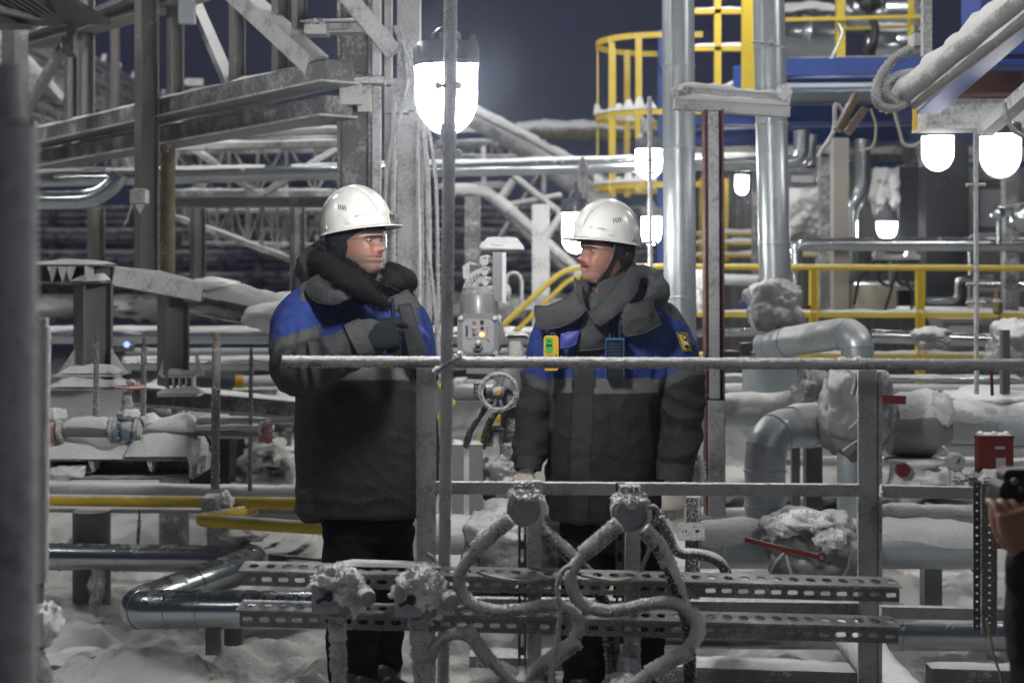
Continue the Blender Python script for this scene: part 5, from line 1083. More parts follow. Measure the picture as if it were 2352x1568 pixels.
m = MB(); m.snowstrip(P(1102, 570, d), P(1204, 574, d), .15, u*24, seed=6); lump(m, P(1146, 562, d), u*44, .07, u*12, .2, 3, 400, .008, m=0, ms=0); m.build('snow_layer', 'snow', root)
for pts in ([(1070, 690), (1072, 660), (1085, 635), (1108, 622)], [(1082, 690), (1088, 665), (1105, 645), (1120, 640)], [(1098, 690), (1105, 672), (1122, 662)]):
    m = MB(); w_ = spline(PP(pts, d)); m.tube(w_, u*7, 10, jit=.05); m.frost_path(w_, u*7, 2200, .009); m.build('cable', ['conduit', 'frost'], root)
m = MB()
for x, y, r in ((1117, 599, 12), (1118, 623, 10), (1120, 646, 10), (1122, 668, 11)): m.lathe(P(x, y, d-.02), [(u*r*.4, -.04), (u*r*.45, -.03), (u*r, -.028), (u*r, .02)], (-.5, -1, 0), 14); lump(m, P(x, y-r*.6, d-.02), u*r, .03, u*r*.5, .4, x+y, 80, .007, m=1)
m.build('cable_plug', ['steel_w', 'frost'], root)
m = MB(); m.add([P(1062, 612, d), P(1078, 600, d), P(1102, 608, d), P(1078, 608, d), P(1078, 640, d), P(1064, 640, d)]+[p+yv*.05 for p in [P(1062, 612, d), P(1078, 600, d), P(1102, 608, d), P(1078, 608, d), P(1078, 640, d), P(1064, 640, d)]], [(0, 1, 2, 3, 4, 5), (11, 10, 9, 8, 7, 6)]+[(i, (i+6), (i+1) % 6+6, (i+1) % 6) for i in range(6)]); m.build('mounting_plate', 'steel_w', root, smooth=0)
m = MB(); m.box(P(1105, 832, d), u*64, .14, u*46); m.lathe(P(1045, 893, d), [(u*22, -.01), (u*27, 0), (u*29, u*30), (u*29, u*100), (u*24, u*104)], (1, 0, 0), 24); m.lathe(P(1165, 880, d), [(u*34, -u*52), (u*32, -u*45), (u*30, u*30), (u*24, u*48)], (0, 0, 1), 22); m.build('gearbox', 'act', root)
m = MB(); m.box(P(1107, 830, d-.075), u*34, .004, u*20); m.build('cover_plate', 'act2', root, smooth=0)
m = MB(); m.box(P(1102, 895, d-.087), u*28, .004, u*28); m.build('rating_plate', 'blackink', root, smooth=0)
m = MB()
for k in range(5): m.box(P(1098, 887+k*5, d-.0895), u*(14-k % 2*5), .001, u*1.2)
m.box(P(1107, 884, d-.0895), u*6, .001, u*4); m.build('rating_print', 'white', root, smooth=0)
hw = P(1145, 900, d-.16); r_ = u*40
m = MB(); w_ = [hw+Vector((r_*math.cos(a*.2244), 0, r_*math.sin(a*.2244))) for a in range(29)]; m.tube(w_, u*5, 10, jit=.04); m.frost_path(w_, u*5, 2000, .007, up=.2)
for a in (1.2, 1.75, -1.9, -1.35): m.bar(hw, hw+Vector((r_*math.cos(a), 0, r_*math.sin(a))), .012, u*6)
m.lathe(hw, [(u*4, -.03), (u*12, -.02), (u*14, 0), (u*16, .08)], (0, 1, 0), 18); m.build('handwheel', ['steel', 'frost'], root)
m = MB(); m.lathe(hw-yv*.032, [(u*5, -.004), (u*6, .01)], (0, 1, 0), 12); m.build('hub_nut', 'strap', root)
m = MB(); m.lathe(P(1172, 1050, d+.05), [(u*24, 0), (u*24, u*30), (u*18, u*36), (u*18, u*60), (u*22, u*62), (u*22, u*100), (u*30, u*104), (u*30, u*122), (u*26, u*126), (u*26, u*150)], (0, 0, 1), 22); m.frost_tube(P(1172, 1050, d+.05), P(1172, 930, d+.05), u*24, 400, .007, up=0); m.build('valve_yoke', ['steel', 'frost'], root)
m = MB(); m.tube(PP([(1165, 773), (1195, 768), (1214, 776)], d+.1), [u*5, u*7, u*3], 10); m.lathe(P(1184, 830, d+.1), [(u*18, 0), (u*19, u*30), (u*14, u*48)], (0, 0, 1), 16); m.snowstrip(P(1150, 768, d+.1), P(1212, 770, d+.1), .12, u*8, m=1); m.build('rear_cap', ['steel_w', 'snow'], root)
conduit('left ribbed hose under the actuator gearbox', [(1128, 918), (1108, 945), (1082, 985), (1068, 1030)], 8.5, 5.85, 'hose', dens=500)
conduit('right ribbed hose under the actuator gearbox', [(1152, 925), (1136, 950), (1118, 985), (1108, 1030)], 8.5, 5.85, 'hose', dens=500)
for lb, x0, x1 in (('left grey square duct under the actuator hoses', 1038, 1065), ('right grey square duct under the actuator hoses', 1078, 1109)):
    root = empty('square_duct', lb, 'duct', P((x0+x1)/2, 1195, 5.85)); m = MB(); m.bar(P((x0+x1)/2, 1195, 5.85), P((x0+x1)/2, 1020, 5.85), px(x1-x0, 5.85), .05); m.build('duct_body', 'act', root, smooth=0)
    m = MB(); m.snowstrip(P(x0, 1020, 5.85), P(x1, 1020, 5.85), .06, .015, seg=6); m.build('snow_layer', 'snow', root)
m = MB(); m.box(P(1135, 1003, 5.95), px(44, 5.9), .06, px(40, 5.9)); m.snowstrip(P(1113, 984, 5.95), P(1157, 984, 5.95), .08, .02, m=1, seg=6); m.box(P(1140, 1010, 5.9), px(14, 5.9), .03, px(34, 5.9), m=0); one(m, 'snowy_lug', 'snow-capped lug block left of the actuator stem', 'bracket', ['steel', 'snow'], smooth=0)
wrapped('wrapped_valve', 'slumped tarpaulin bundle under the actuator stem', (1152, 1095), 5.95, 42, 52, .12, 71, jit=.6)
wrapped('wrapped_valve', 'broad tarpaulin-wrapped valve between the men behind the left junction box', (1190, 1250), 5.7, 112, 92, .18, 75, jit=.5)
pipe('insulated_pipe', 'frosted pipe entering the broad wrapped valve from the left', [(975, 1230), (1130, 1232)], 42, 5.8, 'galv_f', snow=6, arc=1.2, frost=300, n=28)
pipe('insulated_pipe', 'snowy pipe glimpsed at the left of the right man\'s trousers', [(1150, 1395), (1420, 1400)], 22, 6.4, 'galv_f', snow=6)

for i, (lb, x0, x1, y0, y1, d, mt) in enumerate((('dark cabinet right of the wide black cladding panel', 2225, 2290, 420, 540, 11.2, 'dark'), ('grey duct box below the blue platform left of the columns', 1800, 1868, 395, 470, 11.4, 'steel'), ('low grey pump box behind the knee rail', 2150, 2230, 735, 800, 9.4, 'act'), ('small pale box beside the brass valve', 2240, 2275, 690, 745, 9.6, 'beige'))):
    root = empty('equipment_box', lb, 'equipment', P((x0+x1)/2, y1, d)); c = P((x0+x1)/2, (y0+y1)/2, d); w_, h_ = px(x1-x0, d), px(y1-y0, d)
    m = MB(); m.box(c, w_, .3, h_); m.box(c+Vector((0, 0, h_*.5)), w_*1.06, .34, .03); m.build('housing', mt, root, smooth=0)
    m = MB(); m.box(c-Vector((0, .16, 0)), w_*.7, .02, h_*.7); m.build('cover', 'act2', root, smooth=0)
for lb, pts, r, d in (('thin bright pipe climbing beside the wide black panel', [(2228, 770), (2228, 540), (2300, 540)], 6, 9.9), ('thin bright pipe jogging under the blue platform', [(1800, 425), (1880, 425), (1880, 355)], 7, 10.2), ('slim vertical pipe between the beige column and black panels', [(2048, 700), (2048, 600)], 6, 10.0), ('curving galvanised line behind the right yellow rail post', [(2130, 690), (2200, 690), (2200, 640), (2280, 640)], 8, 9.8)):
    pipe('small_pipe', lb, pts, r, d, 'galv', bend=.05, seams=(.4,))
# ------------------------------------------------------------------ front railing
rl = empty('guard_rail', 'frost-crusted steel guard rail running across the front', 'railing', P(1600, 1568, 4.15))
def railbar(name, a, b_, h, wd, mat='pole', cr=900, round_=False, size=.006):
    m = MB(); A, B = P(*a), P(*b_); hh = px(h, a[2])
    if round_: m.tube([A, B], hh/2, 18); m.frost_tube(A, B, hh/2, cr, size, up=.55)
    else: m.bar(A, B, wd, hh); m.frost_bar(A, B, wd, hh, cr, size)
    return m.build(name, [mat, 'frost'], rl)
railbar('top_rail', (649, 830, 4.15), (2420, 838, 4.12), 26, 0, cr=9000, round_=True, size=.0055)
railbar('middle_rail', (1000, 1119, 4.15), (1972, 1125, 4.14), 27, .03, cr=1500, size=.005)
railbar('middle_rail', (2022, 1127, 4.14), (2234, 1131, 4.14), 27, .03, cr=350, size=.005)
railbar('lower_rail', (1030, 1384, 4.15), (1972, 1396, 4.14), 27, .03, cr=1300, size=.006)
railbar('lower_rail', (2022, 1404, 4.14), (2400, 1411, 4.14), 27, .03, cr=350, size=.005)
def angle_post(x0, x1, y0, y1, d, flip, mat):
    m = MB(); w_ = px(x1-x0, d); A, B = P((x0+x1)/2, y1, d), P((x0+x1)/2, y0, d)
    t = .006; dp = .045
    s = -1 if flip else 1
    prof = [(-w_/2, 0), (w_/2, 0), (w_/2, t), (-w_/2+t, t), (-w_/2+t, dp), (-w_/2, dp)]
    prof = [(-s*a, b_) for a, b_ in prof]
    if s > 0: prof = prof[::-1]
    m.poly(A, B, prof, up=Vector((0, 1, 0)))
    for xx in (x0, x1):
        for _ in range(260):
            m.spikes(P(xx+R.uniform(-1.5, 1.5), R.uniform(y0, y1), d-.002), Vector((0, -1, .2)), .006*R.uniform(.5, 1.2))
    for _ in range(500):
        m.spikes(P(R.uniform(x0, x1), R.uniform(y0, y1), d-.001), Vector((0, -1, 0)), .003*R.uniform(.5, 1.2))
    return m.build('rail_post', [mat, 'frost'], rl, smooth=0)
angle_post(957, 1001, 842, 1640, 4.19, False, 'steel_w')
angle_post(1971, 2014, 850, 1640, 4.19, True, 'pole')
m = MB(); m.bar(P(2019, 1640, 4.21), P(2019, 852, 4.21), px(9, 4.2), .03); 
for _ in range(300): m.spikes(P(2019+R.uniform(-5, 6), R.uniform(855, 1600), 4.19), Vector((.3, -1, 0)), .006*R.uniform(.5, 1.2))
m.build('post_flange', ['steel_w', 'frost'], rl, smooth=0)
# clamp wire and ice where pole crosses rail
m = MB(); m.tube(spline(PP([(1056, 820), (1040, 828), (1022, 838), (1005, 850), (1003, 856)], 4.07)), px(5, 4.1), 8)
lump(m, P(1052, 820, 4.08), .011, .011, .014, .5, 3, 120, .005, m=1); lump(m, P(1003, 851, 4.08), .011, .010, .011, .5, 5, 90, .005, m=1)
m.build('clamp_wire', ['pole', 'frost'], rl)

pl = empty('frosted_pole', 'tall frost-crusted tube standing in front of the big lamp', 'pole', P(1018, 1568, 4.1))
m = MB(); a, b_ = P(1036, -60, 4.1), P(1017, 1640, 4.1); m.tube([a, b_], [px(15, 4.1), px(12.5, 4.1)], 18)
m.frost_tube(a, b_, px(14, 4.1), 9000, .0052, up=0, patch=4); m.build('tube', ['pole', 'frost'], pl)
m = MB(); m.tube([P(1030, 285, 4.1), P(1029, 325, 4.1)], px(17.5, 4.1), 16, jit=.06); m.frost_tube(P(1030, 283, 4.1), P(1029, 328, 4.1), px(17.5, 4.1), 300, .007)
m.build('coupling', ['pole', 'frost'], pl)
for y_, q in ((197, 24), (352, 23)):
    m = MB(); m.tube([P(1030-q, y_, 4.09), P(1031+q, y_, 4.09)], px(5, 4.1), 10)
    for s_ in (-1, 1): lump(m, P(1030+s_*q, y_, 4.09), .010, .010, .011, .5, y_, 80, .005, m=1)
    m.build('wire_clamp', ['pole', 'frost'], pl)

# ------------------------------------------------------------------ perforated trays
def tray(label, xl, yl, xr, yr, d, hw, flange):
    root = empty('perforated_strut', label, 'strut', P(xl, yl+hw, d), 'perforated struts fixed across the railing')
    A, B = P(xl, yl, d), P(xr, yr, d); L = (B-A).length; dx = (B-A).normalized(); H = px(hw, d)
    m = MB(); slot_plate(m, A-Vector((0, 0, H)), dx, Vector((0, 0, 1)), L, H, 40, .64, .34)
    for _ in range(1500): m.spikes(A.lerp(B, R.random())-Vector((0, .001, R.choice((0, 0, R.random()*H)))), Vector((0, -.7, .7)), .004*R.uniform(.5, 1.3))
    for _ in range(500): m.spikes(A.lerp(B, R.random())-Vector((0, 0, H)), Vector((0, -.5, -.7)), .0035*R.uniform(.5, 1.3))
    m.build('face_web', ['strut', 'frost'], root, smooth=0)
    m = MB(); o = A+Vector((-.012, 0, .004)); slot_plate(m, o, dx, Vector((0, 1, 0.02)), L+.02, flange, 40, .64, .40, .25)
    e2 = Vector((0, flange, .002))
    for _ in range(1300): m.spikes(A.lerp(B, R.random())+e2*R.choice((1, 1, R.random())), Vector((0, -.2, 1)), .006*R.uniform(.5, 1.3))
    m.build('top_flange', ['strut', 'frost'], root, smooth=0)
    return root
tray('upper frosted slotted strut crossing in front of both men', 556, 1313, 2066, 1351, 3.95, 31, .12)
tray('lower frosted slotted strut crossing in front of both men', 550, 1404, 2064, 1443, 3.95, 34, .12)
m = MB(); m.snowstrip(P(770, 1296, 4.03), P(1010, 1302, 4.03), .05, .014); 
for _ in range(500): m.spikes(P(R.uniform(770, 1010), R.uniform(1290, 1300), 4.02), Vector((0, -.3, 1)), .009*R.uniform(.5, 1.3), 0)
one(m, 'snow_ridge', 'snow ridge lying on the upper slotted strut between the switches', 'snow', ['frost'])

def vstrut(label, x0, x1, y0, y1, d, n=11):
    root = empty('vertical_strut', label, 'strut', P(x0, y1, d), 'vertical slotted struts')
    w_ = px(x1-x0, d); H = px(y1-y0, d); m = MB()
    slot_plate(m, P(x0, y1, d), Vector((0, 0, 1)), Vector((1, 0, 0)), H, w_*.36, n, .62, .42)
    m.build('slotted_web', ['dark', 'frost'], root, smooth=0)
    m = MB(); m.bar(P(x0+(x1-x0)*.69, y1, d+.012), P(x0+(x1-x0)*.69, y0, d+.012), w_*.60, .03)
    for _ in range(900): m.spikes(P(R.uniform(x0+(x1-x0)*.38, x1), R.uniform(y0, y1), d-.004), Vector((0, -1, 0)), .005*R.uniform(.4, 1.3))
    for _ in range(300): m.spikes(P(x1, R.uniform(y0, y1), d+.0), Vector((1, -.5, 0)), .006*R.uniform(.4, 1.3))
    m.build('channel', ['steel_w', 'frost'], root, smooth=0)
vstrut('frosted vertical strut carrying the left round junction box', 1190, 1243, 1104, 1640, 4.09)
vstrut('frosted vertical strut carrying the right round junction box', 1414, 1470, 1108, 1640, 4.09)
# perforated upright at the right end of the railing
root = empty('perforated_upright', 'perforated steel upright closing the right end of the railing', 'upright', P(2232, 1452, 4.05))
m = MB(); slot_plate(m, P(2235, 1446, 4.06), Vector((0, 0, 1)), Vector((1, 0, 0)), px(340, 4.06), px(17, 4.06), 18, .28, .40); 
for _ in range(300): m.spikes(P(2235+R.choice((0, 17)), R.uniform(1106, 1446), 4.055), Vector((0, -1, 0)), .004)
m.build('perforated_flange', ['dark', 'frost'], root, smooth=0)
m = MB(); slot_plate(m, P(2254, 1455, 4.03), Vector((0, 0, 1)), Vector((1, 0, 0)), px(345, 4.03), px(36, 4.03), 20, .22, .2); 
for _ in range(500): m.spikes(P(2254+R.choice((0, 36, R.random()*36)), R.uniform(1108, 1455), 4.025), Vector((0, -1, 0)), .004)
m.build('web', ['steel_b', 'frost'], root, smooth=0)
m = MB(); m.box(P(2288, 1180, 4.06), .012, .06, px(150, 4.06)); m.build('side_plate', ['dark'], root, smooth=0)

# ------------------------------------------------------------------ switches, junction boxes, conduits
def switch(label, x, y, group='frozen rotary switches'):
    d = 3.80; root = empty('rotary_switch', label, 'switch', P(x, y+72, d), group)
    m = MB(); u = px(1, d)
    m.lathe(P(x, y+4, d+.015), [(u*52, 0), (u*58, .02), (u*60, .10), (u*50, .125)], (0, 1, 0), 10)
    lump(m, P(x-4, y-20, d+.045), u*60, .06, u*46, .4, x, 1500, .010, m=1, upper=-.3)
    lump(m, P(x+34, y-2, d+.05), u*30, .05, u*44, .5, x+3, 700, .009, m=1)
    m.build('housing', ['box', 'frost'], root)
    m = MB(); fx = x-28; s = u*31
    prof = [(-s, -s), (s, -s), (s, s), (-s, s)]; q = []
    for cx_, cz_ in ((1, -1), (1, 1), (-1, 1), (-1, -1)):
        for k in range(5):
            a = (k/4)*math.pi/2+{(1, -1): -math.pi/2, (1, 1): 0, (-1, 1): math.pi/2, (-1, -1): math.pi}[(cx_, cz_)]
            q.append((cx_*(s-u*6)+u*6*math.cos(a), cz_*(s*1.08-u*6)+u*6*math.sin(a)))
    m.poly(P(fx, y+8, d-.005), P(fx, y+8, d+.035), q, up=Vector((0, 0, 1))); m.build('faceplate', 'face', root, smooth=0)
    m = MB(); m.lathe(P(fx+8, y+4, d-.024), [(u*11, 0), (u*13, .006), (u*13, .020)], (0, 1, 0), 16)
    m.bar(P(fx-20, y+16, d-.024), P(fx+16, y-2, d-.024), .014, u*8); m.build('rotary_handle', 'black', root)
    m = MB(); m.lathe(P(x+58, y+2, d+.03), [(u*8, 0), (u*22, .003), (u*24, .02), (u*18, .04)], (.55, -1, 0), 14)
    for _ in range(250): m.spikes(P(x+58+R.uniform(-16, 16), y+2+R.uniform(-24, 24), d+.012), Vector((.5, -1, 0)), .007)
    m.build('cable_plug', ['box', 'frost'], root)
    return root
switch('left frozen rotary switch with square faceplate on the struts', 775, 1366)
switch('right frozen rotary switch with square faceplate on the struts', 965, 1374)

def junction(label, x, y, r, d=3.93):
    root = empty('junction_box', label, 'junction box', P(x, y+r, d), 'round junction boxes on the struts'); u = px(1, d)
    m = MB(); m.lathe(P(x, y, d), [(u*r*.78, -.004), (u*r*.84, 0), (u*r, .004), (u*r*1.02, .045), (u*r*.98, .10)], (0, 1, 0), 30)
    for _ in range(240):
        a = R.uniform(0, 6.28); m.spikes(P(x+math.cos(a)*r, y+math.sin(a)*r, d+.004), Vector((math.cos(a), -.5, -math.sin(a))), .006)
    m.build('round_lid', ['box', 'frost'], root)
    m = MB(); lump(m, P(x+2, y-r*.80, d+.04), u*r*1.0, .055, u*r*.42, .4, x, 1800, .008, m=1, upper=-.2)
    lump(m, P(x+r*.8, y+4, d+.06), u*r*.4, .04, u*r*.9, .4, x+1, 500, .009, m=1); m.build('frost_cap', ['frost', 'frost'], root)
    m = MB(); m.box(P(x, y-r*1.15, d+.06), u*46, .05, u*40); m.frost_bar(P(x-23, y-r*1.4, d+.05), P(x+23, y-r*1.4, d+.05), .04, .02, 160, .009)
    m.build('mounting_block', ['box', 'frost'], root, smooth=0)
    return root
junction('left round junction box with a frost cap', 1203, 1170, 39)
junction('right round junction box with a frost cap', 1446, 1181, 41)
m = MB(); c = P(1215, 1580, 3.9); u = px(1, 3.9)
lump(m, c, u*66, .06, u*44, .3, 4, 1500, .008, m=1)
for a, b_ in (((1215, 1560), (1145, 1530)), ((1215, 1565), (1270, 1535))): m.tube(PP([a, b_], 3.9), u*17, 12)
one(m, 'frozen_gland_box', 'frost-covered cable gland box at the bottom edge below the left strut', 'junction box', ['conduit', 'frost'])
m = MB(); c = P(1445, 1590, 3.9)
lump(m, c, u*60, .06, u*46, .3, 14, 1300, .008, m=1); m.box(P(1446, 1512, 3.97), u*42, .05, u*60); lump(m, P(1446, 1530, 3.95), u*26, .04, u*38, .4, 9, 500, .008, m=1)
one(m, 'frozen_gland_box', 'frost-covered cable gland box at the bottom edge below the right strut', 'junction box', ['conduit', 'frost'])

conduit('frosted conduit looping from the left junction box and back beneath the lower strut', [(1172, 1192), (1115, 1241), (1080, 1279), (1057, 1318), (1060, 1358), (1086, 1387), (1140, 1402), (1203, 1398), (1264, 1389), (1308, 1398), (1329, 1428), (1317, 1469), (1287, 1499), (1235, 1531), (1216, 1560)], 14.5, 3.86, coll=((.08, .13, 1.25), (.87, .12, 1.25)))
conduit('frosted conduit making a wide S from the right junction box', [(1416, 1208), (1366, 1250), (1331, 1285), (1312, 1318), (1315, 1356), (1339, 1387), (1385, 1402), (1430, 1400), (1484, 1388), (1540, 1384), (1577, 1401), (1599, 1431), (1595, 1466), (1566, 1502), (1528, 1525), (1484, 1551), (1450, 1580)], 15, 3.84, coll=((.07, .13, 1.25), (.86, .13, 1.22)), snow=(.62, .82, (.75, -.2, .3)))
conduit('black hose running from the left junction box down behind the right strut', [(1230, 1205), (1268, 1240), (1317, 1285), (1352, 1318), (1375, 1358), (1393, 1402), (1399, 1461), (1405, 1520), (1412, 1600)], 15, 4.12, 'hose', coll=((.1, .07, 1.1),), snow=(.1, .32, (.5, -.4, .6)))
conduit('black hose with snow along its back from the right junction box', [(1478, 1216), (1500, 1240), (1524, 1275), (1542, 1318), (1560, 1368), (1578, 1430), (1584, 1500), (1584, 1600)], 15, 3.90, 'hose', coll=((.06, .06, 1.2), (.2, .05, 1.15)), snow=(.08, .68, (.7, -.35, .35)))
conduit('frosted conduit rising and arching to the bottom gland box', [(982, 1620), (984, 1540), (992, 1500), (1012, 1470), (1045, 1455), (1082, 1464), (1110, 1497), (1145, 1535), (1180, 1565)], 14, 3.84, coll=((.7, .12, 1.2),))
conduit('straight frosted conduit under the left switch', [(775, 1424), (776, 1470), (777, 1520), (783, 1600)], 17, 3.83, coll=((.12, .07, 1.15), (.42, .03, 1.12), (.62, .03, 1.12)), dens=2200)
conduit('straight frosted conduit under the right switch', [(962, 1428), (962, 1470), (966, 1520), (970, 1600)], 18, 3.83, coll=((.12, .07, 1.15), (.42, .03, 1.12), (.62, .03, 1.12)), dens=2200)
conduit('thin grey cable hanging between the two junction boxes', [(1311, 1300), (1296, 1306), (1284, 1330), (1279, 1358), (1287, 1390), (1284, 1431), (1278, 1480), (1268, 1530), (1262, 1600)], 5.5, 3.8, 'conduit', ridg=False, dens=900, size=.005, name='thin_cable')
conduit('pale cables lying in the upper strut left of the thin grey cable', [(1095, 1312), (1120, 1322), (1160, 1330), (1210, 1334), (1255, 1325)], 4, 3.90, 'beigecable', ridg=False, dens=300, size=.003, name='thin_cable')
conduit('pale cables lying in the upper strut below the right junction box', [(1335, 1320), (1370, 1328), (1410, 1334), (1450, 1328)], 4, 3.90, 'beigecable', ridg=False, dens=300, size=.003, name='thin_cable')
conduit('pale lead dropping behind the right junction box', [(1495, 1225), (1490, 1262), (1480, 1290), (1472, 1312)], 5, 3.96, 'beigecable', ridg=False, dens=500, size=.003, name='thin_cable')
conduit('short tan cable tuft at the foot of the left post', [(1000, 1300), (998, 1288), (992, 1278), (980, 1272)], 5, 4.1, 'beigecable', ridg=False, dens=300, size=.003, name='thin_cable')
m = MB(); m.tube(spline(PP([(1488, 1168), (1500, 1162), (1510, 1172), (1508, 1195), (1498, 1210)], 3.95)), u*5, 8)
m.frost_path(spline(PP([(1488, 1168), (1500, 1162), (1510, 1172), (1508, 1195), (1498, 1210)], 3.95)), u*5, 1500, .005)
one(m, 'shackle', 'frosted shackle on the right side of the right junction box', 'shackle', ['box', 'frost'])

# foreground left: blurred column and valve stem cover
m = MB(); m.tube([P(8, 1700, 1.75), P(8, 290, 1.75)], px(76, 1.75), 24, jit=.03); m.tube([P(8, 290, 1.75), P(6, 275, 1.75), P(4, 150, 1.75)], [px(70, 1.75), px(52, 1.75), px(46, 1.75)], 24, jit=.03)
one(m, 'frosted_post', 'thick blurred frosty post filling the left edge', 'post', ['steel_w'])
root = empty('stem_cover', 'narrow frost-crusted stem cover beside the blurred left post', 'valve', P(88, 1600, 3.4))
m = MB(); a, b_ = P(98, 750, 3.4), P(92, 1336, 3.4); m.tube([a, b_], px(18, 3.4), 20); m.frost_tube(a, b_, px(18, 3.4), 3600, .005, up=0); m.build('sleeve', ['pole', 'frost'], root)
m = MB(); m.tube([P(101, 730, 3.4), P(100, 752, 3.4)], px(10, 3.4), 14); m.build('top_plug', 'steel_w', root)
m = MB(); m.tube([P(90, 1336, 3.4), P(88, 1640, 3.4)], px(11, 3.4), 14); m.build('stem', 'rustbrown', root)
m = MB(); lump(m, P(100, 1432, 3.4), px(40, 3.4), .05, px(48, 3.4), .35, 4, 500, .006, m=1); m.tube([P(78, 1500, 3.38), P(118, 1600, 3.38)], px(22, 3.4), 8, jit=.2); m.build('frozen_bonnet', ['valveblue', 'frost'], root)
# ------------------------------------------------------------------ people
def remesh(mb, voxel, smooth=3, sf=.5):
    me = bpy.data.meshes.new('t'); me.from_pydata(mb.v, [], mb.f); me.update()
    o = bpy.data.objects.new('t', me); COL.objects.link(o)
    r = o.modifiers.new('r', 'REMESH'); r.mode = 'VOXEL'; r.voxel_size = voxel
    if smooth: s = o.modifiers.new('s', 'SMOOTH'); s.factor = sf; s.iterations = smooth
    dg = bpy.context.evaluated_depsgraph_get(); ev = o.evaluated_get(dg); nm = bpy.data.meshes.new_from_object(ev)
    bpy.data.objects.remove(o); bpy.data.meshes.remove(me)
    return nm
def coords(me): a = np.empty(len(me.vertices)*3, np.float32); me.vertices.foreach_get('co', a); return a.reshape(-1, 3)
def normals(me): a = np.empty(len(me.vertices)*3, np.float32); me.vertices.foreach_get('normal', a); return a.reshape(-1, 3)
def to_px(co): return CX+co[:, 0]*F/co[:, 1], HY-(co[:, 2]-CZ)*F/co[:, 1]
def setcol(me, col):
    a = me.color_attributes.new('col', 'FLOAT_COLOR', 'POINT'); c = np.ones((len(me.vertices), 4), np.float32); c[:, :3] = col
    a.data.foreach_set('color', c.ravel())
def finish(me, name, mat, root, co=None):
    if co is None: co = coords(me)
    base = Vector((0, 0, 0)); q = root
    while q is not None: base += q.location; q = q.parent
    co = co-np.array(base, np.float32); me.vertices.foreach_set('co', co.astype(np.float32).ravel()); me.name = name
    me.materials.clear(); me.materials.append(M[mat]); me.update(); me.shade_smooth()
    o = bpy.data.objects.new(name, me); COL.objects.link(o); o.parent = root; return o
def loft(mb, rings, n=40, p=2.3):
    """rings: (cx, y, half width px, depth centre, half depth m)"""
    vs = []
    for cx_, y, hw, d, hd in rings:
        c = P(cx_, y, d); w_ = px(hw, d)
        for j in range(n):
            t = 2*math.pi*j/n; a, b_ = math.cos(t), math.sin(t)
            vs.append(c+Vector((w_*math.copysign(abs(a)**(2/p), a), hd*math.copysign(abs(b_)**(2/p), b_), 0)))
    k = len(rings)
    mb.add(vs, [(i*n+j, (i+1)*n+j, (i+1)*n+(j+1) % n, i*n+(j+1) % n) for i in range(k-1) for j in range(n)]+[tuple(range(n)), tuple(range((k-1)*n, k*n))[::-1]])
def interp(tab, z):
    for (a, va), (b_, vb) in zip(tab[:-1], tab[1:]):
        if b_ <= z <= a: t = (a-z)/(a-b_); t = t*t*(3-2*t)*.35+t*.65; return va+(vb-va)*t
    return tab[-1][1] if z < tab[-1][0] else tab[0][1]
FRONT = [(.135, 0), (.128, .035), (.10, .068), (.07, .084), (.03, .092), (.012, .090), (0, .083), (-.02, .084), (-.035, .084), (-.048, .088), (-.056, .091), (-.062, .086), (-.070, .090), (-.080, .082), (-.092, .084), (-.104, .084), (-.116, .070), (-.124, .045), (-.14, .030), (-.24, .035)]
BACK = [(.135, 0), (.125, -.05), (.10, -.078), (.05, -.098), (0, -.100), (-.05, -.088), (-.09, -.068), (-.13, -.064), (-.24, -.075)]
WIDE = [(.135, 0), (.125, .035), (.10, .058), (.05, .074), (0, .075), (-.03, .071), (-.06, .066), (-.09, .056), (-.11, .046), (-.13, .052), (-.24, .066)]
def head_point(z, t, grow=0.0, face=True, mouth=0.0):
    f, b_, w_ = interp(FRONT, z)+grow, interp(BACK, z)-grow, interp(WIDE, z)+grow
    c, s = math.cos(t), math.sin(t); pw = 2/2.25
    x = (f if c > 0 else -b_)*math.copysign(abs(c)**pw, c); y = w_*math.copysign(abs(s)**pw, s)
    if face and c > 0:
        for zz, am, sy, sz in ((-.034, .023, .0155, .010), (-.022, .017, .0105, .012), (-.006, .011, .008, .012), (-.040, .006, .018, .006)):
            x += am*math.exp(-(y/sy)**2-((z-zz)/sz)**2)
        for sg in (-1, 1):
            x -= .009*math.exp(-((y-sg*.031)/.015)**2-((z-.001)/.012)**2)
            x += .005*math.exp(-((y-sg*.032)/.022)**2-((z-.021)/.008)**2)
            x += .006*math.exp(-((y-sg*.044)/.016)**2-((z+.030)/.016)**2); y += sg*.003*math.exp(-((abs(y)-.055)/.02)**2-((z+.03)/.02)**2)
        x -= .005*math.exp(-(y/.024)**2-((z+.0625)/.0035)**2)+mouth*.018*math.exp(-(y/.023)**2-((z+.064)/.008)**2)
        x -= .004*math.exp(-((abs(y)-.030)/.005)**2-((z+.055)/.014)**2)
    return Vector((x, y, z))
class Head:
    def __init__(s, x, y, d, yaw, pitch=0, scale=1.0, roll=0):
        s.o = P(x, y, d); a = math.radians(yaw)           # yaw 0 faces the camera, + turns to picture right
        f = Vector((math.sin(a), -math.cos(a), 0)); up = Vector((0, 0, 1)); l = up.cross(f)
        m3 = Matrix((f, l, up)).transposed()
        s.m = m3 @ Matrix.Rotation(-math.radians(pitch), 3, 'Y') @ Matrix.Rotation(math.radians(roll), 3, 'X') * scale
        s.inv = s.m.inverted()
    def __call__(s, v): return s.o+s.m @ Vector(v)
    def local(s, co):
        A = np.array(s.inv); return (co-np.array(s.o)) @ A.T
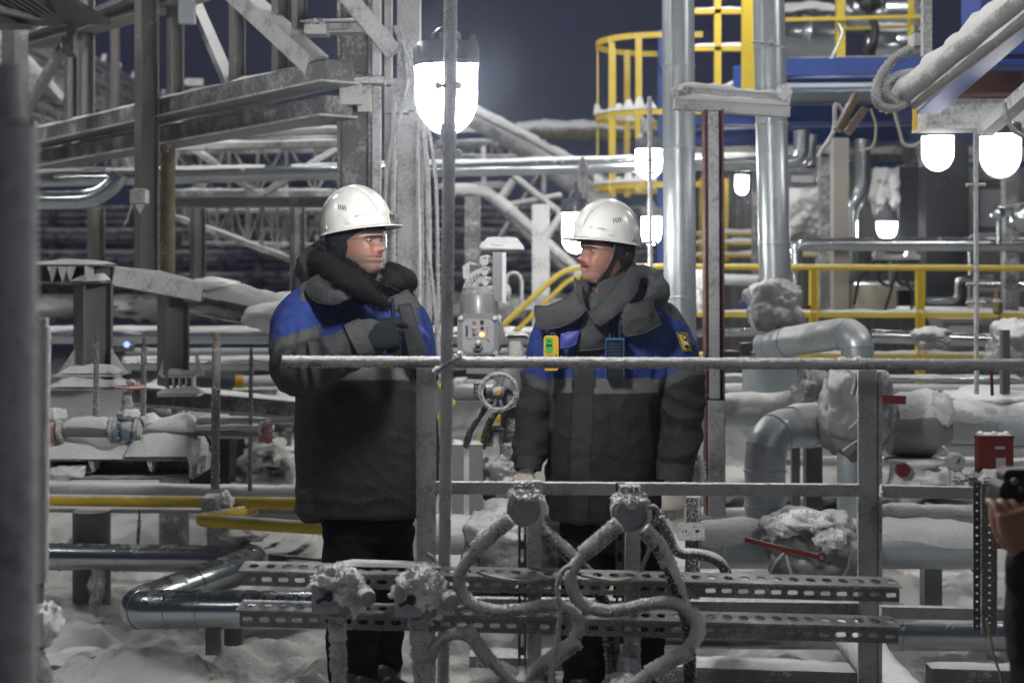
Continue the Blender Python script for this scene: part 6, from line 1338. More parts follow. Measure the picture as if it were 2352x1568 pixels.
def add_head(mb, H, mouth=0.0, n=72, ears=False):
    zs = [.134, .131, .125, .115, .10, .085, .07, .055, .042]+[.034-.0035*i for i in range(48)]+[-.145, -.16, -.20, -.24]
    vs = [H(head_point(z, 2*math.pi*j/n, mouth=mouth)) for z in zs for j in range(n)]; k = len(zs)
    mb.add(vs, [(i*n+j, (i+1)*n+j, (i+1)*n+(j+1) % n, i*n+(j+1) % n) for i in range(k-1) for j in range(n)]+[tuple(range(n)), tuple(range((k-1)*n, k*n))[::-1]])
    for sg in ((-1, 1) if ears else ()):
        for t in range(7):                                  # ears
            a = -1.2+t*.55; mb.ball(H((-.008-.008*math.cos(a), sg*.078, -.012+.024*math.sin(a))), .008)
        mb.ball(H((-.004, sg*.077, -.032)), .010)
def skin_colours(me, H, stubble, red=1.0):
    co = coords(me); L = H.local(co); x, y, z = L[:, 0], L[:, 1], L[:, 2]
    c = np.tile(np.array([.20, .100, .072], np.float32), (len(co), 1))
    def blend(w_, col): nonlocal c; w_ = np.clip(w_, 0, 1)[:, None]; c = c*(1-w_)+np.array(col, np.float32)*w_
    g = lambda v, m_, s_: np.exp(-((v-m_)/s_)**2)
    blend(.6*red*g(z, -.032, .016)*g(y, 0, .02)*(x > .06), (.27, .065, .05))
    blend(.40*red*g(z, -.03, .022)*g(np.abs(y), .045, .02)*(x > .02), (.26, .085, .06))
    if stubble: blend(stubble*(x > .0)*(np.clip((-z-.043)/.012, 0, 1))*(1-g(z, -.0635, .008)*g(y, 0, .026)), (.11, .08, .062))
    blend(.85*(x > .075)*g(y, 0, .024)*(g(z, -.0555, .0045)+g(z, -.070, .0045)), (.34, .10, .085))
    blend(.95*(x > .06)*g(y, 0, .020)*g(z, -.0628, .0025), (.05, .015, .015))
    for sg in (-1, 1):
        blend(.6*(x > .05)*g(y, sg*.033, .013)*g(z, .0195, .0035), (.09, .06, .045))
        blend(.15*(x > .05)*g(y, sg*.032, .018)*g(z, .0, .010), (.20, .09, .075))
    setcol(me, c)
def eyes(H, root):
    for sg in (-1, 1):
        m = MB(); m.ball(H((.0690, sg*.031, -.001)), .0105, .0115, .0052, n=14, rot=H.m.normalized()); m.build('eyeball', 'eye', root)
        m = MB(); m.ball(H((.0765, sg*.031, -.001)), .0044, n=10); m.build('iris', 'blackink', root)

def helmet(H, root, side):
    hm = MB(); hc = .039; n = 72; AX, AY, HT = .132, .108, .150
    def dome(t, ph, off=0.0):
        c, s = math.cos(t), math.sin(t); sp, cp = math.sin(ph)**.92 if ph > 0 else 0, math.cos(ph)
        x, y, z = AX*c*sp-.004, AY*s*sp, hc+HT*max(0, cp)**.96
        r = 0.0
        v = Vector((x, y, z-hc)); nn = v.normalized()
        return Vector((x, y, z))+nn*(r+off)
    def rim(t, u, off=0.0):
        c, s = math.cos(t), math.sin(t); f = max(0, c)**2.2
        e = .0035+.046*f+.006*max(0, -c); v = Vector((AX*c-.004, AY*s, hc))+Vector((c, s*.9, 0)).normalized()*e*u
        v.z += -.006*u-.006*f*u*u+off; return v
    for off, flip in ((0, False), (-.003, True)):
        vs = [H(dome(2*math.pi*j/n, math.pi/2*i/22, off)) for i in range(23) for j in range(n)]+[H(rim(2*math.pi*j/n, u, off)) for u in (.33, .66, 1) for j in range(n)]
        k = 26; fs = [(i*n+j, (i+1)*n+j, (i+1)*n+(j+1) % n, i*n+(j+1) % n) for i in range(k-1) for j in range(n)]
        hm.add(vs, [f[::-1] for f in fs] if flip else fs)
    o1, o2 = 25*n, 26*n+25*n
    hm.f += [(o1+j, o1+(j+1) % n, o2+(j+1) % n, o2+j) for j in range(n)]; hm.m += [0]*n
    hel = hm.build('helmet', 'helmet', root, smooth=30)
    m = MB(); vs = []; K = 44; prof = ((-.045, .000), (-.040, .0105), (-.030, .0115), (0, .0120), (.030, .0115), (.040, .0105), (.045, .000))
    for i in range(K+1):
        al = math.radians(8+158*i/K)                       # over the crown from front to back
        for yy, h_ in prof:
            wd = yy*(1.0-.25*abs(math.cos(al))**2); sx, sz = math.cos(al), math.sin(al); k_ = math.sqrt(max(0, 1-(wd/AY)**2))
            m_ = Vector((AX*sx*k_-.004, wd, hc+HT*sz*k_)); nn = Vector((sx/AX, wd/AY/AY, sz/HT)).normalized(); e_ = min(1, i/3, (K-i)/3)
            vs.append(H(m_+nn*(h_*e_-(1-e_)*.003)))
    m.add(vs, [(i*7+k, (i+1)*7+k, (i+1)*7+k+1, i*7+k+1) for i in range(K) for k in range(6)]); m.build('crown_ridge', 'helmet', hel, smooth=38)
    def surf(t, ph, off=.001):
        p = dome(t, ph, off); a = dome(t+.02, ph, off)-dome(t-.02, ph, off); b_ = dome(t, ph-.02, off)-dome(t, ph+.02, off); return p, a.normalized(), b_.normalized()
    for sg in (-1, 1):
        m = MB()
        for k in range(4):
            t = sg*(1.50-.075*k); p, a, b_ = surf(t, 1.05+.02*k, .0008); nn = a.cross(b_).normalized()*(1)
            m.bar(H(p-b_*.009+a*.002), H(p+b_*.009-a*.002), .0032, .0012, up=H.m @ nn)
        m.build('vent_slot', 'blackink', hel, smooth=0)
        m = MB(); p, a, b_ = surf(sg*1.22, 1.42, .002); m.bar(H(p-b_*.012), H(p+b_*.012), .017, .004, up=H.m @ a.cross(b_)); p, a, b_ = surf(sg*2.05, 1.47, .001); m.bar(H(p-b_*.006), H(p+b_*.006), .024, .003, up=H.m @ a.cross(b_)); m.build('side_socket', 'helmet', hel, smooth=0)
    t = side*.80; p, a, b_ = surf(t, 1.36, .0014); nn = b_.cross(a) if b_.cross(a).dot(p-Vector((0, 0, hc))) > 0 else a.cross(b_)
    xx = b_.cross(nn); 
    if (H.m @ xx).x < 0: xx = -xx
    zz = nn; yy = zz.cross(xx); mm = Matrix((H.m @ xx, H.m @ yy, H.m @ zz)).transposed().normalized()
    tx = text('РЕТСОВАНК', 'lettering', H(p), .0095, 'ink', hel, rot=mm.to_euler(), ext=.0003)
    m = MB(); m.tube([H((-.105*math.cos(a)-.002, .09*math.sin(a), -.002-.012*math.cos(a))) for a in [k*.2-1.2 for k in range(13)]], .009, 8); m.build('headband', 'blackink', hel)
    m = MB(); m.box(H((-.112, 0, -.016)), .012, .03, .028); m.box(H((-.108, side*.02, -.022)), .01, .01, .04); m.build('band_ratchet', 'strap', hel)
    return hel
def glasses(H, root):
    m = MB(); n = 40; vs = []
    for i in range(n+1):
        t = -1.25+2.5*i/n; x, y = .030+.078*math.cos(t), .071*math.sin(t)
        lo = -.026+.020*math.exp(-(y/.011)**2)+.012*(abs(t)/1.25)**3; hi = .017-.006*(abs(t)/1.25)**4
        for k in range(7): z = lo+(hi-lo)*k/6; vs.append(H((x-.04*(z-.005)**2*20, y, z)))
    m.add(vs, [(i*7+k, (i+1)*7+k, (i+1)*7+k+1, i*7+k+1) for i in range(n) for k in range(6)]); m.build('lens', 'lens', g := empty_child('safety_glasses', root))
    m = MB()
    for sg in (-1, 1): m.bar(H((.052, sg*.0695, .006)), H((-.005, sg*.078, .004)), .0025, .006)
    m.bar(H((.108, -.004, .0175)), H((.108, .004, .0175)), .002, .003); m.build('temple_arm', 'lens', g, smooth=0)
    m = MB(); m.tube([H((.030+.079*math.cos(t), .0718*math.sin(t), .017-.006*(abs(t)/1.25)**4)) for t in [-1.25+2.5*i/30 for i in range(31)]], .0011, 6); m.build('brow_edge', 'white', g)
def empty_child(name, root):
    o = bpy.data.objects.new(name, None); COL.objects.link(o); o.parent = root; o.empty_display_size = .05; return o
def hood_cap(H, root, keep, grow=.009, name='balaclava', zmin=-.19):
    n = 150; zs = [.10-.0026*i for i in range(int((.10-zmin)/.0026))]; m = MB(); vs = []
    for g in (grow, grow-.005):
        for z in zs:
            for j in range(n):
                p = head_point(z, 2*math.pi*j/n, g, face=False); bk = max(0, min(1, (.03-p.x)/.05)); p = Vector((p.x-.012*bk, p.y*(1+.10*bk), p.z))
                if z < -.06: p = Vector((p.x, p.y*1.06, p.z))
                vs.append(p+p.normalized()*.0015*noise.noise(p*60))
    k = len(zs); fs = []; N = k*n
    ok = lambda i, j: keep(vs[i*n+j % n])
    for i in range(k-1):
        for j in range(n):
            if ok(i, j) and ok(i+1, j) and ok(i, j+1) and ok(i+1, j+1):
                q = (i*n+j, (i+1)*n+j, (i+1)*n+(j+1) % n, i*n+(j+1) % n); fs += [q, tuple(N+a for a in q[::-1])]
                for (ii, jj), e_ in (((i-1, j), (0, 3)), ((i+1, j), (1, 2)), ((i, j-1), (0, 1)), ((i, j+1), (2, 3))):
                    if 0 <= ii < k-1 and not (ok(ii, jj) and ok(ii+1, jj) and ok(ii, jj+1) and ok(ii+1, jj+1)): a, b_ = q[e_[0]], q[e_[1]]; fs.append((a, b_, N+b_, N+a))
    m.add([H(v) for v in vs], fs); o = m.build(name, 'knit', root, smooth=180); s = o.modifiers.new('smooth', 'SMOOTH'); s.factor = .5; s.iterations = 8; return o

def limb(mb, pts, rs, n=18, flat=1.0):
    w_ = [P(*p) for p in pts]; q = spline(w_, 5); rr = []
    for i in range(len(rs)-1): rr += [rs[i]+(rs[i+1]-rs[i])*k/5 for k in range(5)]
    rr.append(rs[-1]); mb.tube(q, rr, n, flat=flat); mb.ball(q[0], rr[0]*.98, n=14); mb.ball(q[-1], rr[-1]*.9, n=12)
def folds(me, dirs, amp=.007, seed=0, sc=9.0):
    """cloth folds: ridged noise squeezed across given axes, pushed along the normal"""
    co, nr = coords(me), normals(me); d = np.zeros(len(co), np.float32)
    for i, c in enumerate(co):
        v = Vector(c); q = Vector((v.x*sc*dirs[0], v.y*sc*.7, v.z*sc*dirs[1]))+Vector((seed, 0, seed*.3)); wv = noise.noise(q*.6)*1.2
        a = 1-abs(noise.noise(q+Vector((wv, wv, wv))))*2.4; b_ = 1-abs(noise.noise(q*2.3+Vector((5, wv, 2))))*2.4
        d[i] = amp*(.75*a+.35*b_-.45+.8*noise.noise(v*4+Vector((seed, 1, 1))))
    return co+nr*d[:, None]
class Hand:
    """x toward the thumb side, y along the fingers, z out of the back of the hand"""
    def __init__(s, wrist, fdir, back, thumb_sign=1, scale=1.0):
        y = Vector(fdir).normalized(); z = Vector(back); z = (z-y*z.dot(y)).normalized(); x = y.cross(z)*thumb_sign
        s.m = Matrix((x, y, z)).transposed()*scale; s.o = Vector(wrist)
    def __call__(s, x, y, z): return s.o+s.m @ Vector((x, y, z))
def hand_mesh(Hd, curls, thumb=(.7, .6, -.35), rad=.0105, spread=.0):
    m = MB(); vs = []; n = 16
    for y, hw, ht, zc in ((-.03, .028, .022, 0), (0, .029, .020, 0), (.02, .036, .018, 0), (.05, .043, .017, 0), (.078, .043, .015, 0), (.095, .040, .012, -.001)):
        for j in range(n): t = 2*math.pi*j/n; vs.append(Hd(hw*math.copysign(abs(math.cos(t))**.8, math.cos(t)), y, zc+ht*math.sin(t)))
    m.add(vs, [(i*n+j, (i+1)*n+j, (i+1)*n+(j+1) % n, i*n+(j+1) % n) for i in range(5) for j in range(n)]+[tuple(range(n)), tuple(range(5*n, 6*n))[::-1]])
    for k, (x, ln) in enumerate(((-.031, .062), (-.0105, .076), (.0105, .080), (.031, .072))):
        c = curls[k]; a = 0; p = Vector((x, .082-.006*abs(k-1.7), 0)); pts = [Hd(*p)]; rs = [rad*1.05]
        for seg, fr in ((.45, 1.0), (.30, 1.15), (.25, .8)):
            a += c*fr; p = p+Vector((spread*(k-1.5)*.3, math.cos(a), -math.sin(a))).normalized()*ln*seg; pts.append(Hd(*p)); rs.append(rs[-1]*.93)
        q = spline(pts, 3); m.tube(q, [rs[0]*(1-.22*i/(len(q)-1)) for i in range(len(q))], 10); m.ball(q[-1], rs[0]*.78, n=8)
    p = Vector((.030, .022, -.004)); d = Vector(thumb).normalized(); pts = [p, p+d*.032, p+d*.032+(d+Vector((-.25, .35, -.15))).normalized()*.028, p+d*.032+(d+Vector((-.25, .35, -.15))).normalized()*.028+(d+Vector((-.55, .5, -.3))).normalized()*.022]
    q = spline([Hd(*v) for v in pts], 3); m.tube(q, [rad*(1.35-.45*i/(len(q)-1)) for i in range(len(q))], 10); m.ball(q[-1], rad*.88, n=8)
    return m
def glove(name, mb, mat, root, vox=.0028):
    me = remesh(mb, vox, 3, .4); return finish(me, name, mat, root)
def slab(mb, pts, th, n=10, bulge=.01, wr=.004, seed=0, m=0, mids=None):
    """a cloth panel spanned by 4 world corners (optional points its 4 edges pass through), with thickness and a hem"""
    a, b_, c, d = [Vector(p) for p in pts]; nn = (b_-a).cross(d-a).normalized()
    if nn.y > 0: nn = -nn
    M_ = [(a+b_)/2, (b_+c)/2, (d+c)/2, (a+d)/2]
    if mids: M_ = [Vector(q) if q is not None else w for q, w in zip(mids, M_)]
    def q2(p, mm, q, t): k = mm*2-(p+q)*.5; return p*(1-t)**2+k*2*t*(1-t)+q*t*t
    vs = []
    for s in (1, -1):
        for i in range(n+1):
            for j in range(n+1):
                u, v = i/n, j/n
                p = q2(a, M_[0], b_, u)*(1-v)+q2(d, M_[2], c, u)*v+q2(a, M_[3], d, v)*(1-u)+q2(b_, M_[1], c, v)*u-((a*(1-u)+b_*u)*(1-v)+(d*(1-u)+c*u)*v)
                k = math.sin(math.pi*u)*math.sin(math.pi*v)
                vs.append(p+nn*(bulge*k+wr*(noise.noise(p*14+Vector((seed, 0, 0)))*1.6+noise.noise(p*34+Vector((seed, 0, 5)))*.8)+s*th/2*(1 if 0 < i < n and 0 < j < n else .5)))
    N = (n+1)**2; w_ = n+1; fs = []
    for i in range(n):
        for j in range(n):
            q = (i*w_+j, (i+1)*w_+j, (i+1)*w_+j+1, i*w_+j+1); fs += [q, tuple(N+k for k in q[::-1])]
    for i in range(n):
        for q in ((i*w_, (i+1)*w_), (i*w_+n, (i+1)*w_+n), (i, i+1), (n*w_+i, n*w_+i+1)): fs.append((q[0], q[1], N+q[1], N+q[0]))
    mb.add(vs, fs, m)
    edge = [vs[i*w_] for i in range(n+1)]+[vs[n*w_+j] for j in range(1, n+1)]+[vs[(n-i)*w_+n] for i in range(1, n+1)]+[vs[n-j] for j in range(1, n+1)]
    mb.tube(edge, .0035, 6, m)
def fuzz(mb, w_, r, count, size, m=0, seed=0):
    rn = random.Random(seed); L = len(w_)-1
    for _ in range(count):
        i = rn.randrange(L); p = Vector(w_[i]).lerp(Vector(w_[i+1]), rn.random()); v = Vector((rn.gauss(0, 1), rn.gauss(0, 1), rn.gauss(0, 1))).normalized()
        cl = noise.noise_vector((p+v*r)*26)*.9; d = (v+cl+Vector((0, 0, -.25))).normalized(); a = d.cross(v+Vector((.01, .02, .03))).normalized()*.0011; q = p+v*r*.93; ln_ = size*rn.uniform(.7, 1.7)
        mb.add([q-a, q+a, q+d*ln_+v*ln_*.4], [(0, 1, 2)], m)
BLUE = (.016, .036, .175); DARK = (.0185, .0197, .021); GREY = (.060, .062, .065); BAND = (.135, .13, .125)
def stack(cs):
    c = np.tile(np.array(DARK, np.float32), (len(cs[0][0]), 1))
    for mask, col in cs: w_ = np.clip(mask.astype(np.float32), 0, 1)[:, None]; c = c*(1-w_)+np.array(col, np.float32)*w_
    return c
def ln(X, pts): return np.interp(X, [p[0] for p in pts], [p[1] for p in pts])

# ---------------- left man
pm = empty('person', 'man in white helmet and fur-collared blue-grey jacket, pointing and turned right', 'person', P(835, 1590, 5.35))
H = Head(823, 554, 5.32, 60, 3, 1.05)
b = MB(); add_head(b, H)
loft(b, [(815, 625, 40, 5.38, .06), (812, 665, 70, 5.38, .09), (812, 700, 120, 5.38, .12), (825, 850, 125, 5.38, .13), (838, 1050, 125, 5.38, .13), (842, 1170, 120, 5.38, .13)], 28)
limb(b, [(748, 718, 5.34), (690, 800, 5.14), (690, 845, 5.04), (770, 812, 4.98), (846, 782, 4.98)], [.045, .042, .04, .036, .028])
limb(b, [(935, 715, 5.5), (955, 860, 5.52), (940, 1000, 5.42)], [.055, .045, .035])
for x, dd in ((800, 5.32), (890, 5.45)): limb(b, [(x, 1160, dd), (x, 1380, dd), (x+2, 1570, dd)], [.085, .06, .045])
me = remesh(b, .0042, 1, .3); skin_colours(me, H, .75); finish(me, 'body', 'skin', pm)
eyes(H, pm); glasses(H, pm)
hood_cap(H, pm, lambda v: (v.z > .032-.55*max(0, .072-v.x) or v.x < .018-.35*max(0, -v.z-.02) or v.z < -.118) and not (v.z < -.118 and v.x > .07))
helmet(Head(823, 553, 5.32, 60, 9, 1.05), pm, -1)
b = MB()
loft(b, [(812, 628, 52, 5.40, .08), (810, 650, 88, 5.39, .10), (806, 668, 122, 5.38, .125), (808, 695, 146, 5.38, .15), (815, 745, 158, 5.37, .165), (826, 820, 160, 5.36, .175), (834, 900, 161, 5.36, .185), (842, 1000, 163, 5.36, .19), (845, 1100, 163, 5.36, .19), (842, 1168, 160, 5.36, .18), (841, 1178, 154, 5.36, .17)], 44)
limb(b, [(712, 700, 5.30), (680, 752, 5.20), (676, 820, 5.08), (690, 852, 5.00), (750, 826, 4.96), (815, 793, 4.955), (842, 781, 4.96)], [.088, .092, .087, .088, .085, .078, .082], flat=1)
limb(b, [(915, 700, 5.48), (948, 760, 5.52), (962, 860, 5.52), (950, 1000, 5.45)], [.075, .08, .075, .07])
loft(b, [(716, 1120, 30, 5.32, .10), (716, 1168, 32, 5.32, .10), (722, 1192, 26, 5.32, .07)], 20)
me = remesh(b, .0068, 3, .5); co = folds(me, (.8, .8), .010, 3, 7); c2 = folds(me, (1.5, .6), .016, 6, 6); c_ = coords(me); wt = np.clip((5.16-c_[:, 1])/.03, 0, 1)[:, None]; co = co*(1-wt)+c2*wt
X, Y = to_px(co); D = co[:, 1]
arm = (Y > ln(X, [(600, 812), (640, 792), (700, 772), (760, 752), (860, 714), (905, 714)])) & (X < 905) & (Y < 905) & (D < 5.16+0*X)
sh = (Y > ln(X, [(600, 800), (640, 790), (680, 780), (720, 768)])) & (X < 720) & (D > 5.0)
pl0, pl1 = ln(Y, [(680, 905), (750, 925), (850, 944), (1170, 950)]), ln(Y, [(680, 950), (750, 966), (850, 984), (1170, 990)])
c = stack([(Y < 846, BLUE), ((Y < 692) & (X > 690), GREY), ((X > pl0) & (X < pl1) & (Y < 850) & (D < 5.36), GREY), ((Y > 843) & (Y < 873) & (X < 950), BAND), (arm | sh, tuple(v*1.5 for v in DARK)), (((np.abs(Y-ln(X, [(600, 800), (640, 788), (720, 762), (740, 756)])) < 12) & (X < 738) & (D > 4.9)), GREY),
           ((np.abs(X-pl0) < 1.6) & (D < 5.36) & (Y > 850), (.01, .01, .01)), ((np.abs(Y-1075+.25*(X-900)) < 2) & (X > 860) & (X < 985), (.012, .012, .012)), ((np.abs(Y-1152) < 1.5), (.015, .015, .015)), ((Y > 1050) & (np.abs(X-905) < 1.2), (.015, .015, .015))])
setcol(me, c); jk = finish(me, 'jacket', 'cloth', pm, co)
b = MB(); b.tube([P(815, 795, 4.955), P(848, 778, 4.96)], [.084, .080], 26, cap=False); b.tube([P(848, 778, 4.96), P(815, 795, 4.955)], [.073, .077], 26, cap=False); b.build('cuff', 'dcloth', jk)
b = MB(); slab(b, (P(722, 574, 5.38), P(872, 664, 5.08), P(889, 704, 5.05), P(724, 648, 5.34)), .040, 18, .030, .010, 3, mids=(P(800, 602, 5.16), P(884, 684, 5.05), P(800, 680, 5.13), P(716, 610, 5.36)))
slab(b, (P(886, 606, 5.22), P(950, 640, 5.36), P(946, 668, 5.34), P(880, 660, 5.10)), .034, 14, .016, .008, 7, mids=(P(922, 616, 5.28), P(953, 654, 5.34), P(915, 670, 5.20), P(882, 634, 5.14)))
for k, (q0, q1, q2_) in enumerate((((735, 590), (800, 618), (870, 672)), ((735, 612), (800, 640), (876, 684)), ((738, 636), (800, 664), (882, 698)))):
    fuzz(b, spline([P(*q0, 5.36), P(*q1, 5.16), P(*q2_, 5.07)], 6), .030, 6000, .008, seed=k)
for k, (q0, q1) in enumerate((((890, 618), (945, 644)), ((888, 636), (945, 656)), ((886, 652), (940, 664)))): fuzz(b, [P(*q0, 5.18), P(*q1, 5.34)], .020, 3500, .009, seed=k+5)
w3 = spline([P(738, 612, 5.42), P(730, 590, 5.52), P(780, 600, 5.60), P(860, 640, 5.55), P(930, 655, 5.42)], 6); b.tube(w3, .05, 16, jit=.03); fuzz(b, w3, .05, 5000, .007, seed=5); b.build('fur_collar', 'fur', jk)
b = MB(); lump(b, P(728, 628, 5.42), px(46, 5.4), .10, px(62, 5.4), .25, 3, n=26); w_ = spline([P(700, 690, 5.40), P(698, 640, 5.42), P(716, 596, 5.46), P(744, 574, 5.50)], 6); b.tube(w_, .045, 14, jit=.04); b.build('hood', 'dcloth', jk, smooth=180)
b = MB(); slab(b, (P(703, 663, 5.22), P(732, 632, 5.24), P(818, 672, 5.09), P(757, 700, 5.12)), .008, 14, .010, .006, 2, mids=(P(714, 644, 5.24), P(775, 652, 5.14), P(790, 692, 5.09), P(722, 690, 5.16))); b.build('collar_flap', 'dcloth', jk, smooth=50)
b = MB(); slab(b, (P(884, 690, 5.06), P(935, 668, 5.14), P(968, 706, 5.14), P(915, 716, 5.08)), .006, 10, .004, .003, 6); slab(b, (P(915, 700, 5.06), P(942, 696, 5.10), P(982, 826, 5.17), P(944, 828, 5.15)), .006, 14, .006, .003, 8); b.build('storm_flap', 'dcloth', jk, smooth=50)
b = MB(); slab(b, (P(958, 742, 5.28), P(985, 770, 5.34), P(984, 790, 5.34), P(958, 768, 5.27)), .01, 8, .01); b.build('pocket_flap', 'ink', jk, smooth=50)
Hd = Hand(P(836, 782, 4.92), (.93, .12, .22), (.05, -.85, .42), -1, 1.22)
b = hand_mesh(Hd, (1.0, .95, .8, .38), thumb=(.55, .75, -.3), rad=.0125); glove('glove', b, 'knit', pm, .003)
b = MB(); loft(b, [(842, 1150, 112, 5.37, .15), (842, 1190, 108, 5.37, .15), (842, 1235, 103, 5.37, .14)], 32)
limb(b, [(802, 1215, 5.33), (806, 1330, 5.30), (808, 1420, 5.32), (812, 1560, 5.34)], [.105, .10, .095, .092]); limb(b, [(890, 1215, 5.40), (886, 1330, 5.42), (878, 1430, 5.44), (872, 1555, 5.46)], [.105, .10, .085, .080])
me = remesh(b, .009, 3); co = folds(me, (.6, 1.2), .009, 12, 8); finish(me, 'trousers', 'bcloth', pm, co)
for x, dd in ((820, 5.30), (885, 5.42)):
    b = MB(); limb(b, [(x-14, 1540, dd), (x-8, 1575, dd)], [.065, .06]); limb(b, [(x-16, 1586, dd), (x+20, 1584, dd-.06), (x+44, 1588, dd-.12)], [.048, .046, .036]); me = remesh(b, .008, 2); finish(me, 'boot', 'black', pm)
root = empty('two_way_radio', 'radio clipped to the left man\'s chest under his glove', 'radio', P(905, 820, 5.0)); d = 5.035; u = px(1, d)
m = MB(); m.poly(P(906, 778, d), P(906, 778, d)+yv*.035, rrect(u*13, u*44, u*4), up=zv); m.build('radio_body', 'radio', root, smooth=30)
m = MB(); m.tube([P(903, 738, d+.015), P(902, 684, d+.015)], [u*5, u*3.6], 12); m.build('antenna', 'radio', root)
m = MB(); m.box(P(907, 760, d-.001), u*20, .004, u*2.5); m.box(P(916, 744, d), u*6, .01, u*8); m.build('blue_trim', 'radioblue', root, smooth=0)
m = MB(); m.box(P(907, 777, d-.001), u*17, .003, u*11); m.build('screen', 'act', root, smooth=0)
m = MB()
for i in range(4):
    for j in range(3): m.box(P(900+j*7, 792+i*7, d-.001), u*4.5, .003, u*4)
m.build('keypad', 'steel_b', root, smooth=0)

# ---------------- right man
pm = empty('person', 'smiling man in white helmet and open grey hood, arms hanging, facing left', 'person', P(1400, 1600, 5.45))
H = Head(1387, 579, 5.38, -60, 4, 1.0)
b = MB(); add_head(b, H, mouth=1.0)
loft(b, [(1408, 640, 42, 5.44, .06), (1406, 680, 70, 5.44, .09), (1402, 712, 125, 5.44, .12), (1395, 850, 110, 5.44, .13), (1388, 1050, 108, 5.44, .13), (1392, 1185, 110, 5.44, .12)], 28)
limb(b, [(1285, 735, 5.42), (1240, 900, 5.40), (1207, 1090, 5.30)], [.05, .042, .028]); limb(b, [(1525, 735, 5.42), (1560, 900, 5.40), (1548, 1100, 5.30)], [.05, .042, .028])
for x, dd in ((1345, 5.42), (1470, 5.46)): limb(b, [(x, 1180, dd), (x, 1400, dd), (x-4, 1580, dd)], [.085, .06, .045])
me = remesh(b, .0042, 1, .3); skin_colours(me, H, .0, 1.5); finish(me, 'body', 'skin', pm)
eyes(H, pm); glasses(H, pm)
hood_cap(H, pm, lambda v: (v.z > .036-.45*max(0, .072-v.x) or (v.x < .014 if v.z > -.01 else v.x < .012+.85*(v.z+.01))) and v.z > -.15)
helmet(Head(1388, 577, 5.38, -62, 7, 1.0), pm, 1)
m = MB()
for sg in (-1, 1): m.tube(spline([H((.010, sg*.086, .028)), H((.012, sg*.082, -.01)), H((.022, sg*.076, -.045)), H((.038, sg*.062, -.085)), H((.045, sg*.035, -.118)), H((.047, 0, -.124))], 5), .0058, 8, flat=.7)
m.build('chin_strap', 'black', pm)
b = MB()
loft(b, [(1412, 652, 50, 5.46, .08), (1408, 672, 88, 5.45, .11), (1402, 692, 128, 5.44, .135), (1400, 722, 156, 5.44, .15), (1400, 775, 150, 5.43, .165), (1396, 850, 136, 5.42, .175), (1390, 930, 130, 5.42, .18), (1386, 1020, 128, 5.42, .18), (1388, 1110, 132, 5.42, .18), (1396, 1180, 134, 5.42, .175), (1397, 1192, 128, 5.42, .165)], 44)
limb(b, [(1278, 742, 5.42), (1252, 800, 5.41), (1238, 900, 5.40), (1224, 1000, 5.35), (1214, 1060, 5.30)], [.080, .074, .068, .062, .052]); limb(b, [(1522, 742, 5.43), (1550, 800, 5.42), (1566, 900, 5.38), (1562, 1000, 5.34), (1550, 1082, 5.30)], [.083, .083, .077, .072, .065])
me = remesh(b, .0068, 3, .5); co = folds(me, (.8, .85), .011, 8, 7); c2 = folds(me, (.6, 1.4), .019, 4, 6); X, Y = to_px(coords(me)); wt = np.clip(np.maximum(1268-X, X-1508)/14, 0, 1)[:, None]*np.clip((Y-800)/60, .3, 1)[:, None]; co = co*(1-wt)+c2*wt
X, Y = to_px(co); D = co[:, 1]; tors = (X > 1268) & (X < 1512)
p0, p1 = ln(Y, [(700, 1335), (770, 1331), (820, 1322), (850, 1317), (1105, 1305), (1190, 1300)]), ln(Y, [(700, 1392), (770, 1388), (820, 1378), (850, 1366), (1105, 1356), (1190, 1352)])
slv = ln(X, [(1190, 846), (1264, 878), (1265, 878), (1500, 868), (1501, 880), (1580, 838), (1620, 832)])
FD = D < 5.42
c = stack([(Y < np.where(tors, 869, slv), BLUE), ((Y < ln(X, [(1240, 722), (1300, 690), (1500, 690), (1550, 735)])), GREY), (tors & (Y > 869) & (Y < 902) & FD, BAND), ((~tors) & (Y > slv) & (Y < slv+26), GREY), ((X > p0) & (X < p1) & FD & tors, (.027, .029, .031)), ((X > p0) & (X < p1) & FD & tors & (Y < 812), (.045, .047, .05)),
           ((np.abs(X-p0) < 2) & FD & tors, (.01, .01, .01)), ((np.abs(X-p1) < 2) & FD & tors, (.01, .01, .01)), ((np.abs(X-1396) < 1.3) & (Y > 902) & FD, (.012, .012, .012)), ((np.abs(Y-1064) < 1.6) & (~tors), (.012, .012, .012)), ((np.abs(Y-1052-(X-1410)*.12) < 1.8) & (X > 1408) & (X < 1500) & FD, (.01, .01, .01)), ((np.abs(X-1578+.06*(Y-900)) < 1.2) & (Y > 870) & (Y < 1050), (.012, .012, .012))])
setcol(me, c); jk = finish(me, 'jacket', 'cloth', pm, co)
b = MB(); b.tube([P(1551, 1066, 5.31), P(1549, 1104, 5.30)], [.070, .067], 26, cap=False); b.tube([P(1549, 1104, 5.30), P(1551, 1066, 5.31)], [.062, .065], 26, cap=False); b.build('cuff', 'dcloth', jk)
b = MB(); b.tube([P(1215, 1050, 5.30), P(1212, 1078, 5.29)], [.055, .050], 24, cap=False); b.build('cuff', 'dcloth', jk)
